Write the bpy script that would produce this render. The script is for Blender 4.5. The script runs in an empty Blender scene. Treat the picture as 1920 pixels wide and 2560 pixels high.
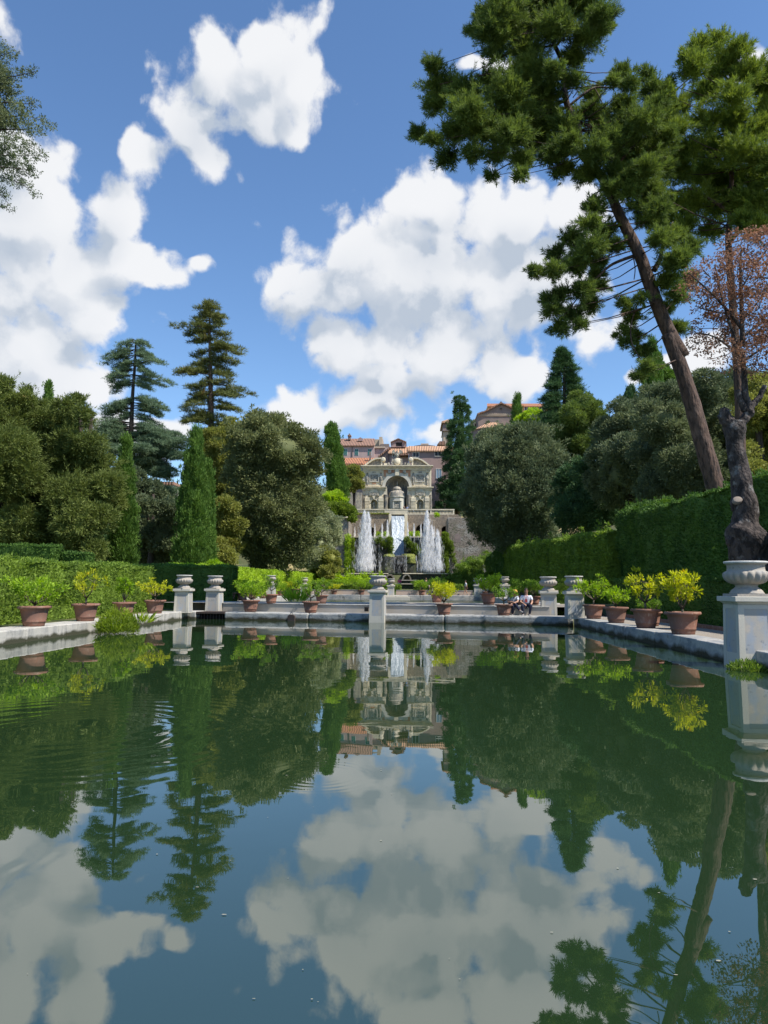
import bpy, bmesh, math, random
import numpy as np
from mathutils import Vector, Matrix, noise as mn
R_ = math.radians
rng = np.random.default_rng(7)
random.seed(7)
scene = bpy.context.scene
COL = scene.collection
# ------------------------------------------------------------------ camera
CAM = Vector((0, 0, 1.55)); FPX = 1775.0
PIT = math.atan((1467 - 1280) / FPX); YAW = -math.atan((1024 - 960) / FPX); ROL = R_(0.35)
fw = Vector((math.sin(YAW) * math.cos(PIT), math.cos(YAW) * math.cos(PIT), math.sin(PIT)))
r0 = Vector((math.cos(YAW), -math.sin(YAW), 0)); u0 = r0.cross(fw)
rt = r0 * math.cos(ROL) + u0 * math.sin(ROL); up = u0 * math.cos(ROL) - r0 * math.sin(ROL)
cd = bpy.data.cameras.new('camera'); cam = bpy.data.objects.new('camera', cd); COL.objects.link(cam)
cam.matrix_world = Matrix(((rt.x, up.x, -fw.x, CAM.x), (rt.y, up.y, -fw.y, CAM.y), (rt.z, up.z, -fw.z, CAM.z), (0, 0, 0, 1)))
cd.sensor_fit = 'HORIZONTAL'; cd.sensor_width = 36; cd.lens = 36 * FPX / 1920; cd.clip_start = 0.1; cd.clip_end = 3000
scene.camera = cam
# regions of the photo in which positions were measured: origin x, y, scale
RG = {0: (0, 0, .8641), 1: (800, 960, 3.687), 2: (0, 1380, 2.592), 3: (500, 1380, 3.318), 4: (950, 1380, 3.318), 5: (1400, 1360, 3.19),
      6: (0, 720, 1.8433), 7: (1080, 820, 1.975), 8: (1000, 0, 1.8033), 9: (880, 1120, 7.541), 10: (850, 1280, 5.53),
      11: (1600, 1000, 4.425), 12: (1240, 1440, 13.825), 13: (0, 60, 3.95), 14: (0, 0, 1)}
def ray(r, x, y):
    ox, oy, s = RG[r]; X = ox + x / s; Y = oy + y / s
    return (fw * FPX + rt * (X - 960) + up * (1280 - Y)) / FPX
def W(r, x, y, Y):
    d = ray(r, x, y); return CAM + d * (Y / d.y)
def G(r, x, y, z):
    d = ray(r, x, y); return CAM + d * ((z - CAM.z) / d.z)
def mp(r, Y): return Y / FPX / RG[r][2]
# ------------------------------------------------------------------ tags
def tag(o, label=None, cat=None, group=None, kind=None):
    if label: o['label'] = label
    if cat: o['category'] = cat
    if group: o['group'] = group
    if kind: o['kind'] = kind
    return o
def thing(name, label, cat, loc=(0, 0, 0), rz=0, group=None):
    o = bpy.data.objects.new(name, None); COL.objects.link(o); o.location = loc; o.rotation_euler = (0, 0, rz)
    o.empty_display_size = .2
    return tag(o, label, cat, group)
def link(name, me, parent=None, world=False):
    o = bpy.data.objects.new(name, me); COL.objects.link(o)
    if parent is not None:
        o.parent = parent
        if world: o.matrix_parent_inverse = Matrix.LocRotScale(parent.location, parent.rotation_euler, parent.scale).inverted()
    return o
def copy_tree(o, parent=None):
    c = o.copy(); COL.objects.link(c)
    if parent is not None: c.parent = parent
    for ch in list(o.children): copy_tree(ch, c)
    return c
# ------------------------------------------------------------------ mesh builder
class MB:
    def __init__(s): s.v = []; s.f = []; s.sm = []
    def add(s, vs, fs, smooth=False):
        n = len(s.v); s.v += [tuple(v) for v in vs]; s.f += [tuple(i + n for i in f) for f in fs]; s.sm += [smooth] * len(fs)
        return s
    def box(s, x0, y0, z0, x1, y1, z1, M=None):
        vs = [Vector((x, y, z)) for z in (z0, z1) for (x, y) in ((x0, y0), (x1, y0), (x1, y1), (x0, y1))]
        if M is not None: vs = [M @ v for v in vs]
        return s.add(vs, [(3, 2, 1, 0), (4, 5, 6, 7), (0, 1, 5, 4), (1, 2, 6, 5), (2, 3, 7, 6), (3, 0, 4, 7)])
    def seg(s, p, q, w0, w1, z0, z1):
        """wall along p->q, from w0 to w1 to its left side"""
        p = Vector((p[0], p[1], 0)); q = Vector((q[0], q[1], 0)); d = (q - p); L = d.length; d.normalize(); n = Vector((-d.y, d.x, 0))
        M = Matrix(((d.x, n.x, 0, p.x), (d.y, n.y, 0, p.y), (0, 0, 1, 0), (0, 0, 0, 1)))
        return s.box(0, w0, z0, L, w1, z1, M)
    def prism(s, pts, y0, y1):
        """polygon of (x,z) extruded along y"""
        n = len(pts); vs = [(x, y0, z) for x, z in pts] + [(x, y1, z) for x, z in pts]
        fs = [tuple(range(n)), tuple(range(2 * n - 1, n - 1, -1))] + [(i + n, (i + 1) % n + n, (i + 1) % n, i) for i in range(n)]
        return s.add(vs, fs)
    def lathe(s, prof, c=(0, 0, 0), n=24, amp=None, a0=0, a1=2 * math.pi, smooth=True, nf=0, sx=1, sy=1):
        full = abs(a1 - a0 - 2 * math.pi) < 1e-6; m = n if full else n + 1; vs = []; fs = []
        for k, (r, z) in enumerate(prof):
            am = amp[k] if amp else 0
            for i in range(m):
                t = a0 + (a1 - a0) * i / n; rr = r * (1 + am * (abs(math.cos(nf * t / 2)) - .5))
                vs.append((c[0] + rr * math.cos(t) * sx, c[1] + rr * math.sin(t) * sy, c[2] + z))
        for k in range(len(prof) - 1):
            for i in range(n):
                j = (i + 1) % m
                fs.append((k * m + i, k * m + j, (k + 1) * m + j, (k + 1) * m + i))
        return s.add(vs, fs, smooth)
    def tube(s, pts, rad, n=8, rough=0.0, cap=True, smooth=True, seed=0):
        pts = [Vector(p) for p in pts]; k0 = len(s.v); vs = []; fs = []
        prev = None
        for i, p in enumerate(pts):
            t = (pts[min(i + 1, len(pts) - 1)] - pts[max(i - 1, 0)])
            t = t.normalized() if t.length > 1e-9 else Vector((0, 0, 1))
            if prev is None: prev = t.orthogonal().normalized()
            a = (prev - t * prev.dot(t)).normalized(); b = t.cross(a); prev = a
            for j in range(n):
                th = 2 * math.pi * j / n; r = rad[i]
                d = a * math.cos(th) + b * math.sin(th)
                if rough: r *= 1 + rough * mn.noise((p + d * r) * (1.5 / max(rad[0], .05)) + Vector((seed, 0, 0)))
                vs.append(p + d * r)
        for i in range(len(pts) - 1):
            for j in range(n):
                fs.append((i * n + j, i * n + (j + 1) % n, (i + 1) * n + (j + 1) % n, (i + 1) * n + j))
        if cap: fs += [tuple(range(n - 1, -1, -1)), tuple((len(pts) - 1) * n + j for j in range(n))]
        return s.add(vs, fs, smooth)
    def ball(s, c, r, n=10, m=7, sc=(1, 1, 1), smooth=True):
        prof = [(max(math.sin(math.pi * k / m), .001) * r, -math.cos(math.pi * k / m) * r * sc[2]) for k in range(m + 1)]
        return s.lathe(prof, c, n, sx=sc[0], sy=sc[1], smooth=smooth)
    def mesh(s, name, m):
        me = bpy.data.meshes.new(name); me.from_pydata(s.v, [], s.f)
        me.polygons.foreach_set('use_smooth', s.sm)
        if m is not None: me.materials.append(m)
        me.update(); return me
    def build(s, name, m, parent=None, world=False, bevel=0, label=None):
        o = link(name, s.mesh(name, m), parent, world)
        if bevel:
            b = o.modifiers.new('bevel', 'BEVEL'); b.width = bevel; b.segments = 2; b.limit_method = 'ANGLE'; b.angle_limit = R_(40)
        if label: o['label'] = label
        return o
# ------------------------------------------------------------------ materials
def nd(nt, t, **kw):
    n = nt.nodes.new(t)
    for k, v in kw.items():
        if k in n.inputs.keys() if isinstance(k, str) else False: n.inputs[k].default_value = v
        else: setattr(n, k, v)
    return n
def newmat(name):
    m = bpy.data.materials.new(name); m.use_nodes = True; nt = m.node_tree
    return m, nt, nt.nodes['Principled BSDF'], nt.nodes['Material Output']
def posmap(nt, scale):
    g = nt.nodes.new('ShaderNodeNewGeometry'); mpn = nt.nodes.new('ShaderNodeMapping'); mpn.inputs['Scale'].default_value = scale
    nt.links.new(g.outputs['Position'], mpn.inputs['Vector']); return mpn.outputs[0]
def noise_fac(nt, scale, lo, hi, detail=5, rough=.6):
    n = nt.nodes.new('ShaderNodeTexNoise'); n.inputs['Scale'].default_value = 1; n.inputs['Detail'].default_value = detail; n.inputs['Roughness'].default_value = rough
    sc = scale if isinstance(scale, tuple) else (scale,) * 3
    nt.links.new(posmap(nt, sc), n.inputs['Vector'])
    r = nt.nodes.new('ShaderNodeMapRange'); r.inputs[1].default_value = lo; r.inputs[2].default_value = hi
    nt.links.new(n.outputs[0], r.inputs[0]); return r.outputs[0]
def mixc(nt, fac, a, b):
    m = nt.nodes.new('ShaderNodeMix'); m.data_type = 'RGBA'
    if hasattr(fac, 'links') or hasattr(fac, 'is_linked'): nt.links.new(fac, m.inputs[0])
    else: m.inputs[0].default_value = fac
    for v, i in ((a, 6), (b, 7)):
        if hasattr(v, 'is_linked'): nt.links.new(v, m.inputs[i])
        else: m.inputs[i].default_value = (*v, 1)
    return m.outputs[2]
def bumpn(nt, p, fac_scale, strength, dist=.02, detail=6):
    n = nt.nodes.new('ShaderNodeTexNoise'); n.inputs['Scale'].default_value = 1; n.inputs['Detail'].default_value = detail
    sc = fac_scale if isinstance(fac_scale, tuple) else (fac_scale,) * 3
    nt.links.new(posmap(nt, sc), n.inputs['Vector'])
    b = nt.nodes.new('ShaderNodeBump'); b.inputs['Strength'].default_value = strength; b.inputs['Distance'].default_value = dist
    nt.links.new(n.outputs[0], b.inputs['Height']); nt.links.new(b.outputs[0], p.inputs['Normal'])
def stone(name, col, layers=(), rough=.85, bump=(20, .4, .02), wet=None, zwet=None):
    m, nt, p, out = newmat(name); c = col
    for (sc, c2, lo, hi) in layers: c = mixc(nt, noise_fac(nt, sc, lo, hi), c, c2)
    if zwet:  # algae and damp stain band just above the waterline z = zwet
        g = nt.nodes.new('ShaderNodeNewGeometry'); s = nt.nodes.new('ShaderNodeSeparateXYZ'); nt.links.new(g.outputs['Position'], s.inputs[0])
        r = nt.nodes.new('ShaderNodeMapRange'); r.inputs[1].default_value = zwet[0]; r.inputs[2].default_value = zwet[1]; r.inputs[3].default_value = 1; r.inputs[4].default_value = 0
        nf = noise_fac(nt, (1.5, 1.5, 1.5), .3, .7); a = nt.nodes.new('ShaderNodeMath'); a.operation = 'MULTIPLY_ADD'
        nt.links.new(nf, a.inputs[0]); a.inputs[1].default_value = -.16; nt.links.new(s.outputs[2], a.inputs[2]); nt.links.new(a.outputs[0], r.inputs[0])
        c = mixc(nt, r.outputs[0], c, zwet[2])
    if isinstance(c, tuple): p.inputs['Base Color'].default_value = (*c, 1)
    else: nt.links.new(c, p.inputs['Base Color'])
    p.inputs['Roughness'].default_value = rough; p.inputs['Specular IOR Level'].default_value = .3
    if bump: bumpn(nt, p, *bump)
    return m
def leafmat(name, dark, light, trans=.3, nscale=.5, old=None, oldlim=.62):
    m, nt, p, out = newmat(name)
    g = nt.nodes.new('ShaderNodeNewGeometry')
    f = noise_fac(nt, nscale, .35, .65, 3)
    a = nt.nodes.new('ShaderNodeMath'); a.operation = 'MULTIPLY_ADD'; nt.links.new(g.outputs['Random Per Island'], a.inputs[0]); a.inputs[1].default_value = .55
    h = nt.nodes.new('ShaderNodeMath'); h.operation = 'MULTIPLY'; nt.links.new(f, h.inputs[0]); h.inputs[1].default_value = .5
    nt.links.new(h.outputs[0], a.inputs[2])
    c = mixc(nt, a.outputs[0], dark, light)
    if old: c = mixc(nt, noise_fac(nt, nscale * 1.7, oldlim, oldlim + .08, 4), c, old)
    nt.links.new(c, p.inputs['Base Color']); p.inputs['Roughness'].default_value = .65; p.inputs['Specular IOR Level'].default_value = .2
    tr = nt.nodes.new('ShaderNodeBsdfTranslucent'); mx = nt.nodes.new('ShaderNodeMixShader')
    hs = nt.nodes.new('ShaderNodeHueSaturation'); hs.inputs['Value'].default_value = 1.5; hs.inputs['Saturation'].default_value = 1.1; nt.links.new(c, hs.inputs['Color'])
    nt.links.new(hs.outputs[0], tr.inputs[0]); mx.inputs[0].default_value = trans
    nt.links.new(p.outputs[0], mx.inputs[1]); nt.links.new(tr.outputs[0], mx.inputs[2]); nt.links.new(mx.outputs[0], out.inputs[0])
    return m
def lin(r, g, b):
    f = lambda c: ((c / 255 + .055) / 1.055) ** 2.4 if c > 10 else c / 255 / 12.92
    return (f(r), f(g), f(b))
M = {}
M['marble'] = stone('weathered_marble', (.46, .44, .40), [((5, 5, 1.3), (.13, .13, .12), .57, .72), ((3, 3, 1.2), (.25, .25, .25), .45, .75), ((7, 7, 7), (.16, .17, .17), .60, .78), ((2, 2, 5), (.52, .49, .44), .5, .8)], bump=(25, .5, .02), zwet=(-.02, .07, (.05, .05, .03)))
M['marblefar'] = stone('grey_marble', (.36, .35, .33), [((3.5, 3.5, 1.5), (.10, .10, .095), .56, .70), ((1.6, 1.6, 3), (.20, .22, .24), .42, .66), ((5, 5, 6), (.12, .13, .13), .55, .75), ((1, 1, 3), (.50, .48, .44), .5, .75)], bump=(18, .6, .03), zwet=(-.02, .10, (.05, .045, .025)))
M['cream'] = stone('cream_stone', (.52, .49, .42), [((4, 4, 1.2), (.22, .21, .18), .62, .76), ((3, 3, 1), (.45, .43, .38), .45, .8), ((12, 12, 4), (.30, .28, .24), .62, .8)], bump=(30, .3, .01))
M['panel'] = stone('veined_marble_panel', (.40, .375, .34), [((5, 5, 2.5), (.33, .36, .40), .45, .62), ((9, 9, 9), (.22, .24, .26), .62, .72), ((2.2, 2.2, 2.2), (.52, .44, .35), .58, .72)], bump=(30, .2, .01))
M['urn'] = stone('urn_stone', (.36, .32, .27), [((6, 6, 6), (.27, .27, .27), .45, .7), ((20, 20, 20), (.13, .13, .13), .6, .75)], bump=(40, .5, .01))
M['bench'] = stone('bench_plaster', (.42, .37, .31), [((2, 2, .6), (.40, .37, .34), .45, .7), ((8, 8, 2), (.30, .28, .26), .6, .8)], bump=(20, .3, .01))
M['pinkwall'] = stone('pink_plaster', (.44, .34, .27), [((1, 1, .6), (.42, .34, .30), .4, .7), ((8, 8, 2), (.32, .27, .24), .6, .8)], bump=(20, .3, .01))
M['terra'] = stone('terracotta', (.26, .125, .085), [((4, 4, 4), (.20, .095, .068), .4, .7), ((9, 9, 5), (.38, .28, .22), .54, .74), ((1.1, 1.1, 1.1), (.17, .10, .08), .45, .7)], rough=.8, bump=(30, .25, .01))
M['soil'] = stone('soil', (.06, .04, .028), [((20, 20, 20), (.10, .07, .05), .4, .7)], bump=(40, .8, .02))
M['gravel'] = stone('gravel', (.34, .30, .25), [((60, 60, 60), (.20, .18, .16), .4, .6), ((1.2, 1.2, 1.2), (.42, .38, .32), .5, .8)], bump=(80, .6, .02))
M['earth'] = stone('ground', (.085, .085, .035), [((.3, .3, .3), (.05, .075, .022), .4, .6), ((.12, .12, .12), (.30, .24, .11), .55, .66), ((4, 4, 4), (.04, .05, .02), .5, .7)], bump=(6, .8, .08))
M['bark'] = stone('pine_bark', (.105, .066, .050), [((9, 9, 2), (.04, .028, .024), .45, .6), ((2, 2, 1), (.15, .10, .08), .55, .7)], bump=((10, 10, 3), 1, .12))
M['barkgrey'] = stone('gnarled_bark', (.080, .064, .058), [((7, 7, 3), (.026, .021, .02), .42, .58), ((3, 3, 3), (.20, .19, .185), .58, .70)], bump=((14, 14, 8), 1, .08))
M['barkdark'] = stone('dark_bark', (.055, .042, .034), [((6, 6, 2), (.03, .022, .018), .45, .6)], bump=((10, 10, 3), 1, .05))
M['wood'] = stone('sawn_wood', (.24, .20, .17), [((20, 20, 20), (.16, .13, .11), .5, .7)], bump=(30, .3, .01))
M['stem'] = stone('grey_stem', (.16, .13, .09), [((20, 20, 20), (.08, .07, .05), .45, .65)], bump=None)
M['trav'] = stone('travertine', (.66, .58, .43), [((.8, .8, .5), (.48, .43, .34), .45, .68), ((3, 3, 1), (.28, .25, .20), .60, .78)], bump=(4, .6, .06))
M['travd'] = stone('weathered_travertine', (.42, .37, .29), [((1.2, 1.2, .7), (.20, .19, .18), .42, .62), ((4, 4, 1.2), (.12, .115, .11), .54, .72)], bump=(4, .8, .08))
M['travg'] = stone('grey_relief_stone', (.40, .36, .29), [((2.2, 2.2, 2.2), (.15, .15, .14), .46, .6), ((5, 5, 5), (.46, .43, .37), .55, .7)], bump=(4, 1, .25))
M['mosaic'] = stone('orange_mosaic', (.50, .24, .13), [((3, 3, 3), (.36, .27, .2), .5, .65)], bump=(6, .5, .05))
M['pinkhouse'] = stone('pink_render', (.36, .255, .235), [((.35, .35, .25), (.29, .21, .20), .4, .65), ((2, 2, .6), (.22, .17, .16), .58, .75)], bump=(3, .3, .03))
M['pinkhouse2'] = stone('faded_pink_render', (.45, .33, .31), [((.3, .3, .2), (.38, .29, .27), .4, .65), ((2, 2, .6), (.30, .23, .22), .58, .75)], bump=(3, .3, .03))
M['beige'] = stone('beige_render', (.50, .40, .30), [((.4, .4, .2), (.42, .34, .27), .4, .65)], bump=(3, .3, .03))
M['ochre'] = stone('ochre_render', (.62, .36, .13), [((.4, .4, .2), (.52, .30, .13), .4, .65)], bump=(3, .3, .03))
M['church'] = stone('church_brick', (.24, .185, .165), [((.5, .5, .9), (.19, .15, .14), .4, .6), ((3, 3, 6), (.30, .24, .21), .55, .7)], bump=(6, .6, .05))
M['tile'] = None
def tile(name, ca, cb):
    m, nt, p, out = newmat(name)
    g = nt.nodes.new('ShaderNodeNewGeometry'); s = nt.nodes.new('ShaderNodeSeparateXYZ'); nt.links.new(g.outputs['Position'], s.inputs[0])
    w = nt.nodes.new('ShaderNodeMath'); w.operation = 'MULTIPLY'; w.inputs[1].default_value = 2 * math.pi / .42; nt.links.new(s.outputs[0], w.inputs[0])
    sn = nt.nodes.new('ShaderNodeMath'); sn.operation = 'SINE'; nt.links.new(w.outputs[0], sn.inputs[0])
    b = nt.nodes.new('ShaderNodeBump'); b.inputs['Distance'].default_value = .12; b.inputs['Strength'].default_value = 1; nt.links.new(sn.outputs[0], b.inputs['Height']); nt.links.new(b.outputs[0], p.inputs['Normal'])
    c = mixc(nt, noise_fac(nt, (2, 2, 2), .4, .65), ca, cb); nt.links.new(c, p.inputs['Base Color']); p.inputs['Roughness'].default_value = .85
    return m
M['tile'] = tile('roof_tile', (.52, .22, .11), (.36, .16, .09)); M['tiledull'] = tile('old_roof_tile', (.36, .20, .14), (.24, .14, .10)); M['tilelight'] = tile('pale_roof_tile', (.60, .36, .22), (.46, .26, .16))
M['rubble'] = stone('rubble_wall', (.30, .235, .17), [((.5, .5, .5), (.20, .165, .13), .4, .6), ((3, 3, 4), (.11, .095, .08), .52, .66), ((1.1, 1.1, 1.1), (.42, .35, .26), .58, .72)], bump=(5, 1, .12))
M['rubbleg'] = stone('grey_rubble_wall', (.23, .195, .16), [((.4, .4, .6), (.30, .28, .25), .5, .6), ((3, 3, 3), (.08, .075, .06), .5, .64), ((.6, .6, .3), (.10, .11, .06), .55, .7)], bump=(5, 1, .12))
M['moss'] = stone('mossy_wall', (.045, .05, .028), [((1.5, 1.5, .3), (.02, .02, .017), .42, .6), ((2, 2, 1), (.075, .10, .025), .55, .7), ((5, 5, .35), (.16, .16, .14), .62, .74)], rough=.5, bump=(5, 1, .15))
M['mosslime'] = stone('lime_moss', (.20, .22, .045), [((3, 3, 3), (.08, .10, .025), .42, .6), ((5, 5, 5), (.30, .24, .07), .55, .7)], bump=(8, 1, .12))
M['dark'] = stone('recess_shade', (.02, .018, .018), bump=None)  # flat near-black stands in for the shade inside openings
M['iron'] = stone('old_iron', (.05, .04, .038), [((20, 20, 20), (.12, .07, .045), .5, .7)], rough=.6, bump=(30, .4, .01))
M['shutter'] = stone('teal_shutter', (.05, .15, .14), bump=None); M['glass'] = stone('window_glass', (.03, .035, .045), rough=.45, bump=None)
M['blueglass'] = stone('sky_tinted_glass', (.22, .32, .42), rough=.15, bump=None)  # pale blue sky reflection put into the base colour
M['white'] = stone('white_paint', (.68, .66, .62), bump=None)
M['lemonfruit'] = stone('lemon_fruit', (.75, .60, .06), rough=.45, bump=None)
L = {}
L['pine'] = leafmat('pine_needles', (0.036, 0.072, 0.024), (0.198, 0.258, 0.054), .32, .5)
L['pinelit'] = leafmat('bright_sunlit_pine_needles', (0.066, 0.114, 0.026), (0.258, 0.318, 0.054), .34, .5)  # brighter copy of the pine needles, sunlight put into the colour
L['yew'] = leafmat('yew_leaves', (.060, .088, .022), (.185, .225, .056), .25, .28, old=(.22, .17, .06), oldlim=.68)
L['cypress'] = leafmat('cypress_leaves', (0.050, 0.114, 0.024), (0.158, 0.262, 0.050), .25, .6)
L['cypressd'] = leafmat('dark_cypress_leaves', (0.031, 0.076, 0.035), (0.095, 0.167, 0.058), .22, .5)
L['oak'] = leafmat('holm_oak_leaves', (0.064, 0.089, 0.038), (0.229, 0.246, 0.098), .25, .35)
L['oakd'] = leafmat('shaded_oak_leaves', (0.060, 0.092, 0.054), (0.198, 0.229, 0.110), .25, .3)  # greyer, darker copy of the oak leaves with shade put into the colour
L['cedar'] = leafmat('cedar_needles', (0.064, 0.104, 0.064), (0.198, 0.277, 0.155), .25, .4)
L['redwood'] = leafmat('redwood_needles', (.065, .092, .030), (.195, .205, .062), .26, .3, old=(.24, .15, .055), oldlim=.66)
L['olive'] = leafmat('olive_leaves', (0.190, 0.222, 0.127), (0.444, 0.475, 0.269), .28, .5)
L['yellowoak'] = leafmat('yellow_green_leaves', (0.127, 0.143, 0.031), (0.332, 0.341, 0.088), .33, .3)
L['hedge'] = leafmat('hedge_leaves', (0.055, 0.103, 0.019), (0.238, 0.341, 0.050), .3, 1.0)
L['hedged'] = leafmat('dark_shaded_hedge_leaves', (0.031, 0.076, 0.019), (0.110, 0.198, 0.035), .25, .8)  # darker hedge copy: the shade on hedge faces is in the leaf colour
L['hedgelit'] = leafmat('bright_sunlit_hedge_leaves', (0.158, 0.246, 0.024), (0.475, 0.634, 0.064), .4, .8)  # lighter hedge copy: sun on the leaves is painted into their colour
L['lemon'] = leafmat('lemon_leaves', (0.088, 0.190, 0.019), (0.380, 0.539, 0.048), .42, 2.5)
L['lemony'] = leafmat('yellowing_lemon_leaves', (0.190, 0.253, 0.019), (0.665, 0.665, 0.055), .42, 2.5, old=(0.761, 0.539, 0.048), oldlim=.64)
L['lemong'] = leafmat('deep_green_lemon_leaves', (0.055, 0.127, 0.019), (0.222, 0.348, 0.040), .38, 2.5)
L['ivy'] = leafmat('ivy_leaves', (0.055, 0.098, 0.016), (0.238, 0.317, 0.044), .3, .8)
L['dead'] = leafmat('dead_leaves', (0.134, 0.071, 0.048), (0.365, 0.206, 0.134), .3, .8)
L['weed'] = leafmat('weed_leaves', (0.079, 0.134, 0.016), (0.317, 0.412, 0.040), .35, 2)
SKYSAT, SKYSTR, CLOUDSTR, SUNSTR, EXPO = 1.06, .108, .57, 4.0, .80
# ------------------------------------------------------------------ foliage
def unit(v): return v / np.maximum(np.linalg.norm(v, axis=1, keepdims=True), 1e-9)
def leaf_arrays(P, D, Ln, Wd, diamond=True):
    n = len(P); S = unit(np.cross(D, rng.normal(size=(n, 3)))); Ln = Ln * rng.uniform(.65, 1.25, (n, 1)); Wd = Wd * rng.uniform(.7, 1.2, (n, 1))
    if diamond:
        bend = rng.normal(size=(n, 3)) * .12 * Ln
        V = np.stack([P, P + D * Ln * .5 + S * Wd * .5, P + D * Ln + bend, P + D * Ln * .5 - S * Wd * .5], 1); k = 4
    else:
        V = np.stack([P - S * Wd * .5, P + S * Wd * .5, P + D * Ln], 1); k = 3
    return V.reshape(-1, 3), k
def np_mesh(name, parts, mats):
    """parts: list of (verts, k, material index) with faces of k consecutive verts, or (verts, faces array, mi)"""
    vs = []; loops = []; starts = []; tot = 0; nl = 0; mi = []; 
    for V, F, m in parts:
        V = np.asarray(V, dtype=np.float32)
        if isinstance(F, int):
            n = len(V) // F; idx = np.arange(len(V), dtype=np.int32) + tot; st = np.arange(n, dtype=np.int32) * F + nl; 
        else:
            F = np.asarray(F, dtype=np.int32); n = len(F); idx = F.ravel() + tot; st = np.arange(n, dtype=np.int32) * F.shape[1] + nl
        vs.append(V); loops.append(idx); starts.append(st); tot += len(V); nl += len(idx); mi.append(np.full(n, m, dtype=np.int32))
    vs = np.concatenate(vs); loops = np.concatenate(loops); starts = np.concatenate(starts); mi = np.concatenate(mi)
    me = bpy.data.meshes.new(name); me.vertices.add(len(vs)); me.vertices.foreach_set('co', vs.ravel())
    me.loops.add(len(loops)); me.loops.foreach_set('vertex_index', loops)
    me.polygons.add(len(starts)); me.polygons.foreach_set('loop_start', starts)
    for m in mats: me.materials.append(m)
    if len(mats) > 1: me.polygons.foreach_set('material_index', mi)
    me.update(calc_edges=True); me.validate(); return me
def lump(p, f, seed=0.0): return mn.noise(Vector((p[0] * f + seed, p[1] * f - seed, p[2] * f)))
def clump_leaves(C, N, cr, per, Ln, Wd, flat=.75, upb=.35, out=.8, diamond=True, spread=.55):
    """C clump centres, N clump outward normals, cr radii"""
    C = np.asarray(C); N = np.asarray(N); cr = np.asarray(cr).reshape(-1, 1)
    idx = np.repeat(np.arange(len(C)), per); n = len(idx)
    o = unit(rng.normal(size=(n, 3))); o = unit(o + N[idx] * .6) * rng.uniform(0, 1, (n, 1)) ** (.45)
    o[:, 2] *= flat
    P = C[idx] + o * cr[idx]
    D = unit(unit(o) * out + N[idx] * .3 + np.array([0, 0, upb]) + rng.normal(size=(n, 3)) * spread)
    return leaf_arrays(P, D, Ln, Wd, diamond)
ICO = None
def ico():
    global ICO
    if ICO is None:
        bm = bmesh.new(); bmesh.ops.create_icosphere(bm, subdivisions=2, radius=1)
        ICO = (np.array([v.co[:] for v in bm.verts]), np.array([[v.index for v in f.verts] for f in bm.faces])); bm.free()
    return ICO
def core_blob(c, r, sc=1.0, amp=.25, f=1.0):
    V, F = ico(); P = V * np.array(r) * sc
    k = np.array([1 + amp * lump(v + np.array(c) * .37, 1.7 * f) for v in V]).reshape(-1, 1)
    return P * k + np.array(c), F
def crown_lobes(lobes, dens=1.0, cr=.5, per=40, Ln=.2, Wd=.06, core=.62, flat=.75, upb=.35, diamond=True, hide=.62, spread=.55, front=True, out=.8, inner=.72):
    """lobes: list (centre Vector, (rx,ry,rz))"""
    parts = []; Cs = []; Ns = []; Rs = []
    Cn = np.array([l[0][:] for l in lobes]); Rn = np.array([l[1] for l in lobes])
    for i in range(len(lobes)):
        a = (Rn[i][0] * Rn[i][2] + Rn[i][0] * Rn[i][1]) * 6.3; k = max(3, int(dens * a / (cr * cr)))
        u = unit(rng.normal(size=(k, 3))); p = Cn[i] + u * Rn[i] * rng.uniform(inner, 1.0, (k, 1))
        q = np.linalg.norm((p[:, None, :] - Cn[None]) / Rn[None], axis=2); q[:, i] = 9; keep = q.min(1) > hide if len(lobes) > 1 else np.ones(k, bool)
        if front: keep &= (u[:, 1] < .35) | (rng.uniform(size=k) < .3)
        Cs.append(p[keep]); Ns.append(unit(u / Rn[i])[keep]); Rs.append(np.full(keep.sum(), cr) * rng.uniform(.7, 1.25, keep.sum()))
        if core: V, F = core_blob(Cn[i], Rn[i], core); parts.append((V, F, 0))
    C = np.concatenate(Cs); N = np.concatenate(Ns); Rr = np.concatenate(Rs)
    V, k = clump_leaves(C, N, Rr, per, Ln, Wd, flat, upb, out, diamond, spread); parts.append((V, k, 0))
    return parts
def spray_crown(lobes, twigs=28, per=46, Ln=.16, Wd=.03, upb=.5, width=.075, lo=.45, hi=1.3, thick=1.0, fillw=0):
    """pine foliage: from each clump centre twigs run outward, each carrying a brush of needles"""
    ctr = np.mean([l[0][:] for l in lobes], axis=0); P = []; D = []
    for c, r_ in lobes:
        r0_ = r_[0]; k = max(8, int(twigs * (r0_ / .6) ** 1.6)); c = np.array(c[:])
        u = unit(rng.normal(size=(k, 3)) * np.array([1, 1, .55]) + np.array([0, 0, upb]) + unit((c - ctr)[None])[0] * .25)
        a = c + rng.normal(size=(k, 3)) * r0_ * .30 * np.array([1, 1, .7]); ln = r0_ * rng.uniform(lo, hi, (k, 1)); e = a + u * ln; e[:, 2] -= .10 * ln[:, 0] * (u[:, 2] < .2)
        idx = np.repeat(np.arange(k), per); t = rng.uniform(.15, 1.0, (len(idx), 1)) ** .8; q = unit(rng.normal(size=(len(idx), 3)))
        p = a[idx] * (1 - t) + e[idx] * t + q * width * rng.uniform(0, 1, (len(idx), 1)) * (1.3 - t * .7)
        P.append(p); D.append(unit(u[idx] * .9 + q * .75 + np.array([0, 0, .15])))
    V, k = leaf_arrays(np.concatenate(P), np.concatenate(D), Ln, Wd, False); return [(V, k, 0)]
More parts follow.
